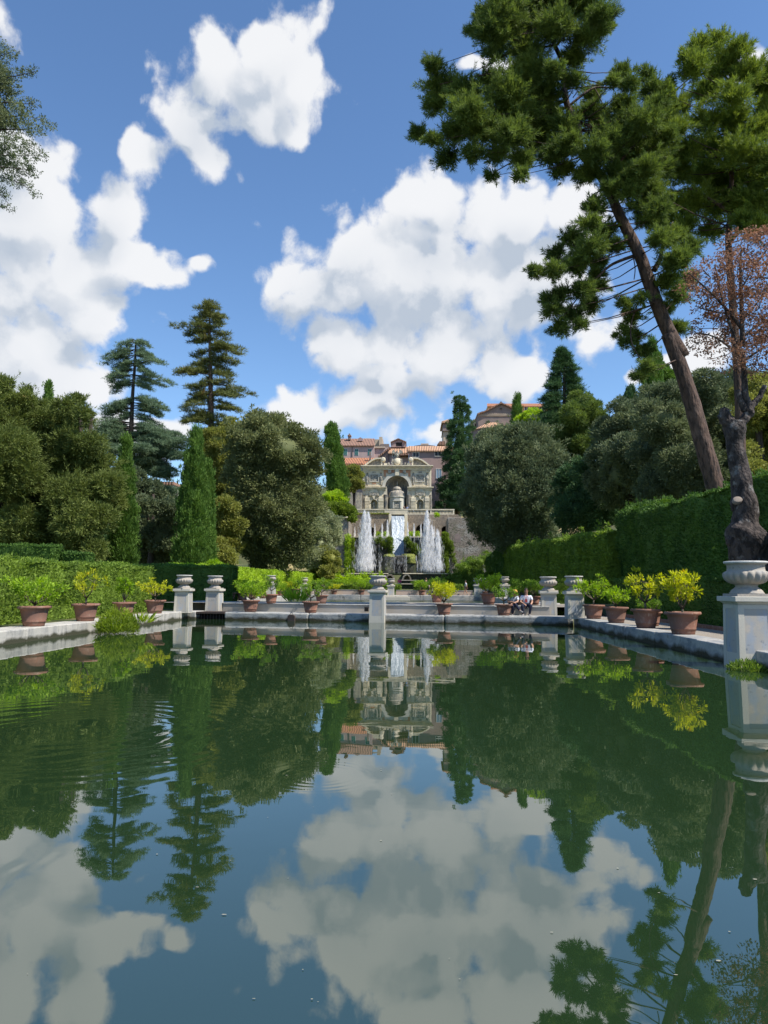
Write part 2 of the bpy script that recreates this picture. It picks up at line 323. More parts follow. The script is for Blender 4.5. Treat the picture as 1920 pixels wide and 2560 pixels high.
def profile_crown(rows, r, Y, depth=.9, lumpf=.35, amp=.16, n=300, cr=.6, per=60, Ln=.25, Wd=.09, core=.84, flat=.8, upb=.3, diamond=True, spread=.55, out=.8, front=True, zst=1.0):
    """rows: (y, xl, xr) in region r pixels, top to bottom: a crown round a bending axis"""
    A = []
    for (y, xl, xr) in rows:
        c = W(r, (xl + xr) / 2, y, Y); A.append((c.z, c.x, (xr - xl) / 2 * mp(r, Y)))
    A.sort(); Z = np.array([a[0] for a in A]); X = np.array([a[1] for a in A]); Rr = np.array([a[2] for a in A]); Rr = np.maximum(Rr - cr * .32, Rr * .55)
    # weights by radius
    zz = np.linspace(Z[0], Z[-1], 400); rr = np.interp(zz, Z, Rr); w = rr + Rr.max() * .08; w /= w.sum()
    z = rng.choice(zz, n, p=w) + rng.normal(size=n) * (Z[-1] - Z[0]) / 800; z = np.minimum(z, Z[-1] - cr * .75)
    th = rng.uniform(0, 2 * math.pi, n)
    if front: m = (np.sin(th) < .3) | (rng.uniform(size=n) < .35); z = z[m]; th = th[m]; n = len(z)
    R0 = np.interp(z, Z, Rr); X0 = np.interp(z, Z, X); sl = np.interp(z + .5, Z, Rr) - np.interp(z - .5, Z, Rr)
    dirs = np.stack([np.cos(th), np.sin(th) * depth, z * 0], 1)
    P = np.stack([X0, z * 0 + Y, z], 1) + dirs * R0[:, None]
    zs_ = np.array([1, 1, zst])
    lf = np.array([1 + amp * 1.6 * lump(p * zs_, lumpf) for p in P])[:, None]; small = np.array([lump(p * zs_, lumpf * 3.3, 9.0) for p in P])[:, None]
    P = np.stack([X0, z * 0 + Y, z], 1) + dirs * np.maximum(R0[:, None] * lf - cr * .7 + small * cr * 1.1, cr * .1)
    N = unit(np.stack([np.cos(th), np.sin(th), -sl], 1))
    V, k = clump_leaves(P, N, np.full(n, cr) * rng.uniform(.7, 1.3, n), per, Ln, Wd, flat, upb, out, diamond, spread)
    parts = [(V, k, 0)]
    # small outlying tufts and shoots that break up the outline
    sel = rng.integers(0, n, int(n * .9)); off = rng.uniform(.3, 1.05, (len(sel), 1)) * cr; Pe = P[sel] + N[sel] * off + rng.normal(size=(len(sel), 3)) * cr * .5
    Ve, ke = clump_leaves(Pe, N[sel], np.full(len(sel), cr * .34) * rng.uniform(.6, 1.4, len(sel)), max(8, per // 7), Ln, Wd, flat * 1.2, upb + .4, out, diamond, spread); parts.append((Ve, ke, 0))
    if core:
        m, q = 20, 18; zs = np.linspace(Z[0], Z[-1] - (Z[-1] - Z[0]) * .02, m); Vc = []; Fc = []
        for i, zc in enumerate(zs):
            for j in range(q):
                t = 2 * math.pi * j / q; r_ = max(np.interp(zc, Z, Rr), .02); p0 = np.array([np.interp(zc, Z, X) + math.cos(t) * r_, Y + math.sin(t) * r_ * depth, zc])
                s_ = (1 + amp * 1.6 * lump(p0 * np.array([1, 1, zst]), lumpf)) * core * r_ ; s_ = max(s_ - cr * .8, .02)
                Vc.append((np.interp(zc, Z, X) + math.cos(t) * s_, Y + math.sin(t) * s_ * depth, zc))
        for i in range(m - 1):
            for j in range(q): Fc.append((i * q + j, i * q + (j + 1) % q, (i + 1) * q + (j + 1) % q, (i + 1) * q + j))
        parts.append((np.array(Vc), np.array(Fc), 0))
    return parts
def mk_tree(name, label, cat, base, crown_parts, leaf, trunk=None, bark='barkdark', group=None, extra=None, crown_name='crown'):
    t = thing(name, label, cat, tuple(base), 0, group)
    o = link(crown_name, np_mesh(crown_name, crown_parts, [leaf]), t, True)
    if trunk is not None: trunk.build('trunk', M[bark], t, True)
    return t
def straight_trunk(x, y, z0, z1, r0_, r1_, n=8, seed=0):
    pts = []; rad = []
    for i in range(n):
        t = i / (n - 1); pts.append((x + .15 * mn.noise(Vector((t * 3, seed, 0))), y, z0 + (z1 - z0) * t)); rad.append(r0_ + (r1_ - r0_) * t)
    return MB().tube(pts, rad, 10, .15, seed=seed)
# ---- hedges: clipped box with a leafy skin
def hedge(name, label, leaf, p, q, w, z0, zt0, zt1, Ln=.09, Wd=.05, dens=220, wob=.10, shoots=0, group=None, cat='hedge', ends=True, back=False, cellf=1.0):
    """front bottom edge p->q; depth w to the left of the direction p->q"""
    if w < 0: p, q, zt0, zt1, w = q, p, zt1, zt0, -w
    p = np.array([p[0], p[1]]); q = np.array([q[0], q[1]]); d = q - p; Lg = np.linalg.norm(d); d = d / Lg; nrm = np.array([-d[1], d[0]])
    def world(s, t, h):  # s along, t across, h 0..1
        top = zt0 + (zt1 - zt0) * s / Lg; z = z0 + (top - z0) * h
        return np.array([p[0] + d[0] * s + nrm[0] * t, p[1] + d[1] * s + nrm[1] * t, z])
    parts = []
    ns = max(2, int(Lg / (.6 * cellf))); nh = max(2, int((max(zt0, zt1) - z0) / (.6 * cellf))); nw = max(2, int(w / (.6 * cellf)))
    Vs = []; Fs = []
    def grid(fn, a, b, nn):
        k = len(Vs)
        for i in range(a + 1):
            for j in range(b + 1):
                P = fn(i / a, j / b); dd = lump(P, .9) * wob * 1.6 - .05
                Vs.append(P + nn * dd)
        for i in range(a):
            for j in range(b): Fs.append((k + i * (b + 1) + j, k + (i + 1) * (b + 1) + j, k + (i + 1) * (b + 1) + j + 1, k + i * (b + 1) + j + 1))
    n3 = np.array([nrm[0], nrm[1], 0]); d3 = np.array([d[0], d[1], 0]); Z3 = np.array([0, 0, 1.])
    grid(lambda u, v: world(u * Lg, 0, v), ns, nh, -n3)
    grid(lambda u, v: world(u * Lg, w, v), ns, nh, n3)
    grid(lambda u, v: world(u * Lg, v * w, 1), ns, nw, Z3)
    grid(lambda u, v: world(0, u * w, v), nw, nh, -d3); grid(lambda u, v: world(Lg, u * w, v), nw, nh, d3)
    parts.append((np.array(Vs), np.array(Fs), 0))
    def leaves(fn, area, nn, bias):
        k = int(area * dens)
        if k < 1: return
        P = np.array([fn(a, b) for a, b in rng.uniform(size=(k, 2))]); lf = np.array([lump(x, .9) * wob * 1.6 for x in P])[:, None]
        P = P + nn * (lf + rng.uniform(-.10, .03, (k, 1)))
        D = unit(nn * .7 + Z3 * bias + rng.normal(size=(k, 3)) * .6); V, c = leaf_arrays(P, D, Ln, Wd); parts.append((V, c, 0))
    H = (zt0 + zt1) / 2 - z0
    leaves(lambda a, b: world(a * Lg, 0, b), Lg * H, -n3, .3)
    leaves(lambda a, b: world(a * Lg, b * w, 1), Lg * w, Z3, .4)
    if ends: leaves(lambda a, b: world(0, a * w, b), w * H, -d3, .3); leaves(lambda a, b: world(Lg, a * w, b), w * H, d3, .3)
    if back: leaves(lambda a, b: world(a * Lg, w, b), Lg * H * .5, n3, .3)
    for i in range(shoots):
        b = world(rng.uniform(0, Lg), rng.uniform(.1, w * .6), 1); h = rng.uniform(.15, .6) * cellf
        k = 26; P = b + np.stack([rng.normal(size=k) * .05 * cellf, rng.normal(size=k) * .05 * cellf, rng.uniform(0, h, k)], 1)
        V, c = leaf_arrays(P, unit(rng.normal(size=(k, 3)) * .6 + Z3), Ln * 1.2, Wd); parts.append((V, c, 0))
    o = link(name, np_mesh(name, parts, [leaf])); tag(o, label, cat, group); return o
# ---- potted citrus
POT_PROF = [(.25, 0), (.262, .0), (.268, .04), (.285, .11), (.298, .12), (.300, .145), (.295, .155), (.345, .40), (.36, .455), (.385, .47), (.425, .48), (.432, .50), (.428, .53), (.415, .545), (.385, .545), (.37, .52), (.365, .47)]
def pot_mesh():
    return MB().lathe([(.001, .0)] + POT_PROF, n=36).mesh('pot', M['terra'])
POT = pot_mesh()
SOIL = MB().lathe([(.001, .485), (.2, .49), (.375, .47)], n=20).mesh('soil', M['soil'])
def citrus(seed, h, wd, nleaf, kind):
    """stems and foliage, root at the soil"""
    rs = np.random.default_rng(seed); st = MB(); tips = []
    ns = {'bush': 7, 'sparse': 5, 'tall': 4, 'ball': 5}[kind]
    fork = .12 if kind != 'sparse' else .22
    st.tube([(0, 0, .45), (.01, 0, .47 + fork)], [.035, .028], 7)
    for i in range(ns):
        a = 2 * math.pi * (i + rs.uniform(-.25, .25)) / ns; ro = wd * rs.uniform(.5, .95); hh = h * rs.uniform(.65, 1.0)
        p0 = Vector((.01, 0, .46 + fork)); p3 = Vector((math.cos(a) * ro, math.sin(a) * ro, .47 + hh)); p1 = p0.lerp(p3, .35) + Vector((math.cos(a) * ro * .2, math.sin(a) * ro * .2, -.02)); p2 = p0.lerp(p3, .7) + Vector((math.cos(a) * .04, math.sin(a) * .04, -.03))
        st.tube([p0, p1, p2, p3], [.022, .015, .01, .004], 6)
        tips.append((p1.lerp(p2, .6), .6)); tips.append((p2, .8)); tips.append((p3, 1.0))
        for k in range(3):
            b = p1.lerp(p3, rs.uniform(.2, .9)); e = b + Vector((rs.normal() * .16 * wd / .4, rs.normal() * .16 * wd / .4, abs(rs.normal()) * .15)); st.tube([b, e], [.008, .003], 4); tips.append((e, .9))
    C = np.array([t[0][:] for t in tips]); w = np.array([t[1] for t in tips]); cr = (.17 if kind == 'bush' else .13 if kind in ('ball', 'tall') else .10) * (wd / .45) ** .5
    per = max(6, int(nleaf / len(tips))); ctr = np.array([0, 0, .5 + h * .45]); N = unit(C - ctr)
    V, k = clump_leaves(C, N, cr * w, per, .105, .042, .9, .45, .8)
    return st, [(V, k, 0)]
VAR = {}
def variant(key, *a):
    if key not in VAR:
        st, fo = citrus(*a); VAR[key] = (st.mesh('stem', M['stem']), fo)
    return VAR[key]
FOL = {}
def potted(pos, scale, key, leaf, label, rz=0.0, group='potted lemon trees', fs=(1, 1, 1), fruit=0):
    st, fo = variant(key, *CIT[key])
    fk = (key, leaf)
    if fk not in FOL: FOL[fk] = np_mesh('foliage', fo, [L[leaf]])
    t = thing('potted_lemon_tree', label, 'potted plant', tuple(pos), rz, group); t.rotation_euler.x = random.uniform(-.012, .012); t.rotation_euler.y = random.uniform(-.02, .02)
    t.scale = (scale,) * 3
    p_ = link('pot', POT, t); link('soil', SOIL, t)
    s = link('stem', st, t); f = link('foliage', FOL[fk], t)
    for o in (s, f): o.scale = fs; o.location.z = .47 * (1 - fs[2])
    return t
CIT = {'bush': (1, .72, .52, 1500, 'bush'), 'bush2': (2, .80, .45, 1300, 'bush'), 'sparse': (3, .80, .45, 420, 'sparse'), 'sparse2': (4, .72, .42, 600, 'sparse'),
       'tall': (5, .88, .22, 700, 'tall'), 'ball': (6, .80, .36, 1100, 'ball'), 'ball2': (8, .66, .36, 800, 'ball'), 'open': (9, .78, .50, 800, 'sparse')}
# ------------------------------------------------------------------ ground, pools and terraces
XL, XR = -10.4, 6.8
def yf(x): return 29.9 - .192 * (x - 6.8)
def sstep(a, b, x): t = min(max((x - a) / (b - a), 0), 1); return t * t * (3 - 2 * t)
def hgt(x, t):
    if -10.95 < x < 7.3 and -2.5 < t < 30.35: return -.8
    if t < 35.3: return .30 + .12 * sstep(13, 30, abs(x))
    if -10.6 < x < 7.2 and 37.2 < t < 69.3: return -.4
    if t < 71.5: return .70 + .6 * sstep(14, 40, abs(x))
    z = 1.0 + 2.6 * sstep(122, 124, t)
    side = sstep(14, 26, abs(x - 1))
    z += side * 5 * sstep(75, 135, t)
    z += (11.5 - 5 * side) * sstep(139, 149, t) if abs(x - 1) < 26 else 8.5 * sstep(125, 165, t)
    z += 16 * sstep(160, 230, t) + .10 * max(0, t - 230)
    z += 9 * sstep(25, 80, x) * sstep(60, 150, t)
    return z + .25 * mn.noise(Vector((x * .08, t * .08, 0))) * sstep(72, 90, t)
xs = sorted(set([-420, -300, -220, -160, -120, -100, -85, -70, -60] + [float(v) for v in range(-52, -12, 3)] + [-12.4, -11.6, -11.05, -10.85, -10.65, -10.5, -9, -6, -3, 0, 3, 6, 7.1, 7.28, 7.4, 7.9, 9, 10.5, 12] + [float(v) for v in range(14, 60, 3)] + [60, 70, 85, 100, 120, 160, 220, 300, 420]))
ts = sorted(set([-120, -60, -30, -12, -4, -2.7, -2.3, 2, 8, 14, 20, 26, 29, 30.2, 30.5, 31, 33, 35, 35.5, 36.5, 37.0, 37.4, 40, 46, 52, 58, 64, 68, 69.1, 69.4, 70.5, 71.2, 71.8] + [float(v) for v in range(74, 240, 3)] + [250, 270, 300, 350, 420, 520, 650]))
V = []; F = []
for t in ts:
    for x in xs:
        w = min(max(t / 28, 0), 1) if t < 36.5 else max(0, 1 - (t - 36.5) / 25)
        V.append((x, t + .192 * (6.8 - min(max(x, -12), 9)) * w - (0 if t < 36.5 else 0), hgt(x, t)))
nx = len(xs)
for i in range(len(ts) - 1):
    for j in range(nx - 1): F.append((i * nx + j, i * nx + j + 1, (i + 1) * nx + j + 1, (i + 1) * nx + j))
g = MB().add(V, F, True).build('ground', M['earth']); tag(g, kind='structure')
# water material
def watermat(name, body, ripple, rf=1.0, ior=2.75, rgh=.01):
    m, nt, p, out = newmat(name)
    p.inputs['Base Color'].default_value = (*body, 1); p.inputs['Roughness'].default_value = rgh; p.inputs['IOR'].default_value = ior
    pos = posmap(nt, (1, 1, 1)); ns = []
    def nz(sc, det=2, rough=.5):
        n = nt.nodes.new('ShaderNodeTexNoise'); n.inputs['Scale'].default_value = 1; n.inputs['Detail'].default_value = det; n.inputs['Roughness'].default_value = rough
        nt.links.new(posmap(nt, sc), n.inputs['Vector']); return n.outputs[0]
    def mth(op, a, b, c=None):
        n = nt.nodes.new('ShaderNodeMath'); n.operation = op
        for i, v in enumerate((a, b, c)):
            if v is None: continue
            if hasattr(v, 'is_linked'): nt.links.new(v, n.inputs[i])
            else: n.inputs[i].default_value = v
        return n.outputs[0]
    h = mth('MULTIPLY', nz((.7, 1.1, 1), 2), .0045 * rf)
    h = mth('MULTIPLY_ADD', nz((2.6, 3.9, 1), 2), .00045 * rf * rf, h)
    if ripple:
        wn = nt.nodes.new('ShaderNodeTexNoise'); wn.inputs['Scale'].default_value = .9; wn.inputs['Detail'].default_value = 2; nt.links.new(pos, wn.inputs['Vector'])
        wv = nt.nodes.new('ShaderNodeVectorMath'); wv.operation = 'MULTIPLY_ADD'; nt.links.new(wn.outputs['Color'], wv.inputs[0]); wv.inputs[1].default_value = (.8, .8, 0); nt.links.new(pos, wv.inputs[2]); warp = wv.outputs[0]
        def wavelets(cx, cy, rad, wl, amp, width):
            v = nt.nodes.new('ShaderNodeVectorMath'); v.operation = 'DISTANCE'; nt.links.new(warp if rad > 1 else pos, v.inputs[0]); v.inputs[1].default_value = (cx, cy, 0)
            d = v.outputs['Value']; ph = mth('MULTIPLY', d, 2 * math.pi / wl); sn = mth('SINE', ph, None)
            e = mth('SUBTRACT', d, rad); e = mth('DIVIDE', e, width); e = mth('MULTIPLY', e, e); e = mth('MULTIPLY', e, -1.0); e = mth('EXPONENT', e, None)
            return mth('MULTIPLY', mth('MULTIPLY', sn, e), amp)
        for q in ripple: h = mth('ADD', h, wavelets(*q))
    b = nt.nodes.new('ShaderNodeBump'); b.inputs['Distance'].default_value = 1.0; b.inputs['Strength'].default_value = .5
    nt.links.new(h, b.inputs['Height']); nt.links.new(b.outputs[0], p.inputs['Normal']); return m
rc = G(0, 690, 1675, 0); r2 = G(0, 260, 1640, 0); r3 = G(0, 1305, 1770, 0); r4 = G(0, 60, 1790, 0)
WM = watermat('pool_water', (.014, .032, .012), [(rc.x, rc.y, .36, .085, .00012, .13), (r2.x - .6, r2.y + 1.6, 1.5, .24, .0011, .8), (r4.x - 1, r4.y - .6, 1.4, .20, .0005, .6)])
w = MB().add([(XL - .3, -2.9, 0), (XR + .3, -2.9, 0), (XR + .3, yf(XR + .3) + .3, 0), (XL - .3, yf(XL - .3) + .3, 0)], [(0, 1, 2, 3)]).build('water', WM); tag(w, kind='structure')
WM2 = watermat('upper_pool_water', (.02, .036, .018), [], 7, 1.33, .2)
w = MB().add([(-10.8, 36.6, .30), (7.2, 36.6, .30), (7.2, 69.6, .30), (-10.8, 69.6, .30)], [(0, 1, 2, 3)]).build('water', WM2); tag(w, kind='structure')
# rims
def rim(name, p, q, depth, z0, z1, m, label, grp='stone pool edgings', bl=3.4, bev=.035, gap=.012, jit=.012):
    p = Vector((p[0], p[1], 0)); q = Vector((q[0], q[1], 0)); Lg = (q - p).length; n = max(1, int(Lg / bl)); d = (q - p) / Lg; b = MB(); s = 0
    rs = random.Random(hash(name + label) % 97 if False else len(label)); cuts = [0] + [Lg * (i + rs.uniform(-.25, .25)) / n for i in range(1, n)] + [Lg]
    for i in range(n):
        j = rs.uniform(-jit, jit)
        b.seg(p + d * (cuts[i] + gap / 2), p + d * (cuts[i + 1] - gap / 2), rs.uniform(-.01, .015), depth, z0, z1 + j)
    o = b.build(name, m, bevel=bev); tag(o, label, 'pool edge', grp); return o
rim('pool_edging', (XL, yf(XL)), (XL, -3), -.95, -.9, .36, M['marble'], 'sunlit white stone edging along the left side of the near pool')
bpy.data.objects['pool_edging'].modifiers['bevel'].width = .03
def rimR():
    b = MB(); rs = random.Random(5); y = -3.0
    while y < yf(XR) - .1:
        y2 = min(y + rs.uniform(2.4, 4.2), yf(XR)); b.box(XR + rs.uniform(-.012, .012), y + .006, -.9, XR + .62, y2 - .006, .36 + rs.uniform(-.01, .008)); y = y2
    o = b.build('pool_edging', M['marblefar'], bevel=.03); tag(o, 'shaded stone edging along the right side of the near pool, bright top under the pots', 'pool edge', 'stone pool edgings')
rimR()
gx0, gx1 = -9.95, -8.55   # sluice recess in the far rim
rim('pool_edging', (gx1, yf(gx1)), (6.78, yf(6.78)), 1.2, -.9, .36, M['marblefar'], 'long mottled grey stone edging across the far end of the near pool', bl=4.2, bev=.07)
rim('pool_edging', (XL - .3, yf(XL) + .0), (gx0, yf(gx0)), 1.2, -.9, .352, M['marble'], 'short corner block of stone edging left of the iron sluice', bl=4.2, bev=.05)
# sluice gate under a slab
t = thing('sluice_gate', 'dark barred sluice opening under a slab between the two left pedestals', 'sluice', (gx0, yf(gx0), 0))
b = MB(); b.seg((gx0, yf(gx0) + .02), (gx1, yf(gx1) + .02), 0, 1.2, .25, .345); b.build('slab', M['iron'], t, True, bevel=.01)
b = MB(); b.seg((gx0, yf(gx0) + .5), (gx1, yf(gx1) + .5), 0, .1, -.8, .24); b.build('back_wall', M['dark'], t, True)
for i in range(9):
    x = gx0 + .1 + i * .15
    MB().tube([(x, yf(x) + .08, -.2), (x, yf(x) + .08, .25)], [.014, .014], 6).build('bar', M['iron'], t, True)
# bench walls, second pool
def bench(p, q, off, thick, z0, z1, m, label):
    p = Vector((p[0], p[1])); q = Vector((q[0], q[1])); t = thing('bench_wall', label, 'low wall', (p.x, p.y, z0), 0, 'low bench walls behind the pool edges')
    b = MB(); b.seg(p, q, off + .03, off + thick, z0 - .3, z1 - .046); b.build('wall', m, t, True)
    b = MB(); b.seg(p, q, off, off + thick + .06, z1 - .045, z1); b.build('coping', M['marblefar'], t, True, bevel=.012)
bx0, bx1, bc = -9.1, 5.85, -1.38
bench((bx0, yf(bx0)), (bc, yf(bc)), 1.0, .5, .36, .74, M['bench'], 'low cream bench wall between the left pedestals and the centre pedestal')
bench((bc + .004, yf(bc + .004)), (bx1, yf(bx1)), 1.0, .5, .36, .74, M['bench'], 'low cream bench wall right of the centre pedestal, two people sit on it')
b = MB(); b.add([(-12.3, 35.2, .715), (9, 31.2, .715), (9, 37.2, .715), (-12.3, 37.2, .715)], [(0, 1, 2, 3)]); o = b.build('path', M['gravel']); tag(o, kind='structure')
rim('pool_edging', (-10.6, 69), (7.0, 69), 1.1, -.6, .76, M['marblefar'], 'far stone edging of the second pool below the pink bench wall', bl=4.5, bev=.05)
rim('pool_edging', (-10.35, 69), (-10.35, 36.8), -1.0, -.6, .76, M['marble'], 'stone edging along the left side of the second pool', bl=4.5, bev=.05)
rim('pool_edging', (6.75, 37), (6.75, 69), -1.0, -.6, .76, M['marble'], 'stone edging along the right side of the second pool', bl=4.5, bev=.05)
rim('pool_edging', (-11, 36.6), (7.4, 36.6), 1.2, -.6, .725, M['bench'], 'near stone edging of the second pool just beyond the first bench wall', bl=4.5, bev=.03)
bench((-9.8, 69), (-2.3, 69), 1.1, .5, .76, 1.24, M['pinkwall'], 'distant pinkish bench wall left of the second centre pedestal')
bench((-1.3, 69), (6.2, 69), 1.1, .5, .76, 1.24, M['pinkwall'], 'distant pinkish bench wall right of the second centre pedestal')
b = MB(); b.box(-2.75, 67.9, .2, .05, 68.9, .60); b.box(-2.6, 68.2, .603, -.1, 68.95, .72); o = b.build('stone_step', M['cream'], bevel=.02); tag(o, 'pale stone step block in front of the second centre pedestal', 'step')
# path along the right side
b = MB(); b.add([(XR + .6, -3, .345), (9.3, -3, .345), (9.3, 33, .345), (XR + .6, 33, .345)], [(0, 1, 2, 3)]); o = b.build('path', M['gravel']); tag(o, kind='structure')
b = MB(); b.add([(-12.3, -3, .33), (XL - .9, -3, .33), (XL - .9, 35, .33), (-12.3, 35, .33)], [(0, 1, 2, 3)]); o = b.build('path', M['earth']); tag(o, kind='structure')
b = MB(); y = 15.0; rs = random.Random(3)
while y < 31: b.box(9.0, y, .30, 9.12, y + 1.1, .47 + rs.uniform(-.01, .01)); y += 1.13
o = b.build('brick_kerb', M['terra'], bevel=.01); tag(o, 'low reddish brick kerb at the foot of the low right hedge', 'kerb')
# ------------------------------------------------------------------ pedestals and urns
def sq(b, prof, m=1.4142):
    """square section lathe"""
    b.lathe([(r * m, z) for r, z in prof], n=4, a0=math.pi / 4, a1=math.pi / 4 + 2 * math.pi, smooth=False)
def ped_meshes(ext):
    h = 1.04; z0 = -ext
    b = MB(); sq(b, [(.001, z0), (.335, z0), (.322, .02), (.306, .55), (.300, .885), (.001, .885)]); shaft = b.mesh('shaft', M['cream'])
    c = MB(); sq(c, [(.001, .887), (.318, .887), (.322, .90), (.345, .925), (.355, .935), (.392, .94), (.395, .95), (.395, 1.035), (.388, 1.042), (.001, 1.042)]); cap = c.mesh('cap', M['cream'])
    p = MB(); lo = .06 if ext < .1 else .03
    # frame strips proud of the panel
    f = MB()
    for k in range(4):
        Mx = Matrix.Rotation(k * math.pi / 2, 4, 'Z')
        def P(x, y, z): return Mx @ Vector((x, y, z))
        yb, yt = -.322, -.300
        for sx in (-1, 1):
            f.add([P(sx * .335 if z_ < 1 else 0, 0, 0) for z_ in ()], [])
            xo = .337 if sx > 0 else -.337; xi = .225 * sx
            vs = [P(xo, -.337, z0 + .002), P(xi, -.337, z0 + .002), P(xi * .93, -.314, .88), P(xo * .93, -.314, .88), P(xo, -.30, z0 + .002), P(xi, -.30, z0 + .002), P(xi * .93, -.28, .88), P(xo * .93, -.28, .88)]
            f.add(vs, [(0, 1, 2, 3), (5, 4, 7, 6), (0, 3, 7, 4), (1, 5, 6, 2), (3, 2, 6, 7), (0, 4, 5, 1)])
        vs = [P(x, y, z) for (y0, y1, z) in ((-.317, -.28, .80), (-.3141, -.28, .883)) for (x, y) in ((-.209, y0), (.209, y0), (.209, y1), (-.209, y1))]
        f.add(vs, [(0, 1, 5, 4), (1, 2, 6, 5), (2, 3, 7, 6), (3, 0, 4, 7), (4, 5, 6, 7), (3, 2, 1, 0)])
    frame = f.mesh('frame', M['cream'])
    pans = []
    for k in range(4):
        Mx = Matrix.Rotation(k * math.pi / 2, 4, 'Z')
        vs = [Mx @ Vector(v) for v in ((-.224, -.331, z0 + .01), (.224, -.331, z0 + .01), (.2088, -.3085, .799), (-.2088, -.3085, .799), (-.224, -.30, z0 + .01), (.224, -.30, z0 + .01), (.2088, -.28, .799), (-.2088, -.28, .799))]
        pans.append(MB().add(vs, [(0, 1, 2, 3), (5, 4, 7, 6), (0, 3, 7, 4), (1, 5, 6, 2), (3, 2, 6, 7), (0, 4, 5, 1)]).mesh('panel', M['panel']))
    return shaft, cap, frame, pans
PM = {0: ped_meshes(.05), 1: ped_meshes(.42)}
def pedestal(x, y, z, ext, label, rz=0, s=1.0):
    t = thing('stone_pedestal', label, 'pedestal', (x, y, z), rz, 'urn pedestals round the pools'); t.scale = (s, s, 1)
    sh, cap, fr, pans = PM[ext]; link('shaft', sh, t); link('frame', fr, t)
    o = link('cap', cap, t); b = o.modifiers.new('bevel', 'BEVEL'); b.width = .008; b.segments = 2
    for p in pans: link('panel', p, t)
def urn_meshes():
    b = MB(); sq(b, [(.001, .001), (.30, .001), (.30, .045), (.001, .045)]); plinth = b.mesh('plinth', M['urn'])
    prof = [(.285, .045), (.29, .06), (.275, .072), (.27, .08), (.262, .10), (.235, .125), (.205, .15), (.185, .17), (.18, .19), (.195, .20), (.19, .21)]
    foot = MB().lathe(prof, n=32).mesh('foot', M['urn'])
    bp = [(.18, .21), (.245, .225), (.305, .255), (.345, .30), (.366, .35), (.37, .385), (.362, .425), (.335, .45), (.318, .455), (.312, .50), (.314, .555), (.322, .57), (.345, .585)]
    am = [0, .05, .08, .10, .11, .11, .09, .03, 0, 0, 0, 0, 0]
    bowl = MB().lathe(bp, n=144, amp=am, nf=18).mesh('bowl', M['urn'])
    lip = MB().lathe([(.335, .582), (.362, .592), (.37, .608), (.362, .628), (.33, .632), (.31, .61), (.29, .5), (.001, .48)], n=40).mesh('lip', M['urnlip']); return plinth, foot, bowl, lip
M['urnlip'] = stone('urn_lip', (.56, .55, .52), [((6, 6, 6), (.40, .39, .38), .45, .7)], bump=(40, .5, .01))
UM = urn_meshes()
def urn(x, y, z, label, rz=0, s=1.0):
    t = thing('stone_urn', label, 'urn', (x, y, z), rz, 'stone urns on the pedestals'); t.scale = (s,) * 3
    for n, me in zip(('plinth', 'foot', 'bowl', 'lip'), UM): link(n, me, t)
PED = [(6.83, 14.72, .36, 1, 'largest and nearest pedestal, on the right edge'),
       (6.72, 29.4, .36, 0, 'corner pedestal just left of the four right-edge pots'),
       (6.12, 31.7, .36, 0, 'pedestal next to the seated man in sunglasses'),
       (-10.42, 32.7, .36, 0, 'corner pedestal left of the barred sluice'),
       (-9.47, 34.5, .36, 0, 'pedestal right of the barred sluice'),
       (-1.38, 31.42, .36, 1, 'centre pedestal standing in the water'),
       (-10.3, 69.6, .72, 0, 'distant pedestal at the far left corner of the second pool'),
       (-10.9, 56, .72, 0, 'distant pedestal halfway along the second pool left side'),
       (-1.78, 69.3, .66, 1, 'distant centre pedestal behind the pale step block'),
       (6.35, 66.8, .74, 0, 'distant pedestal nearest the boy in white'),
       (7.7, 58, .74, 0, 'distant pedestal half hidden by lemon leaves on the right'),
       (7.3, 69.8, .74, 0, 'distant pedestal just right of the one near the boy')]
for i, (x, y, z, e, lb) in enumerate(PED):
    pedestal(x, y, z, e, 'stone ' + lb, 0 if i not in (4, 5, 2) else R_(-6), 1.08 if i == 0 else 1.0); urn(x, y, z + 1.043, 'fluted grey urn on the ' + lb, i * .3, 1.12 if i == 0 else 1.0)
# ------------------------------------------------------------------ pots
def potpx(r, xl, xr, yb, z, key, leaf, label, fs=(1, 1, 1), Y=None, rz=0, gr='potted lemon trees', X=None):
    xc = (xl + xr) / 2
    if Y == 'f':
        Y0 = 31.0
        for _ in range(4): Y0 = yf(W(r, xc, yb, Y0).x) + .42
    elif X is not None: g0 = G(r, xc, yb, z); Y0 = g0.y * X / g0.x
    elif Y is None: g0 = G(r, xc, yb, z); Y0 = g0.y + .26
    else: Y0 = Y
    s = (xr - xl) * mp(r, Y0) / .864
    p = W(r, xc, yb, Y0); return potted((p.x, Y0, z), s, key, leaf, label, rz, gr, fs)
GL, GF, GR = 'potted lemon trees on the left pool edge', 'potted lemon trees on the far pool edge', 'potted lemon trees on the right pool edge'
potpx(2, 113, 323, 498, .36, 'bush', 'lemon', 'broad bushy lemon tree in the nearest, greyest pot on the left edge', (1.05, 1.05, 1.0), gr=GL, X=-10.76)
potpx(2, 463, 641, 460, .36, 'sparse', 'lemony', 'thin yellowing lemon tree in the second pot of the left edge', (1.0, 1.0, 1.15), rz=1, gr=GL, X=-10.76)
potpx(2, 725, 878, 418, .36, 'tall', 'lemon', 'tall narrow bright lemon tree in the pot behind the weed clump of the left edge', (1.1, 1.1, 1.1), rz=2, gr=GL, X=-10.76)
potpx(2, 932, 1072, 405, .36, 'open', 'lemony', 'open spreading lemon tree in the pot beside the far left pedestal', (1.05, 1.05, .95), rz=3, gr=GL, X=-10.76)
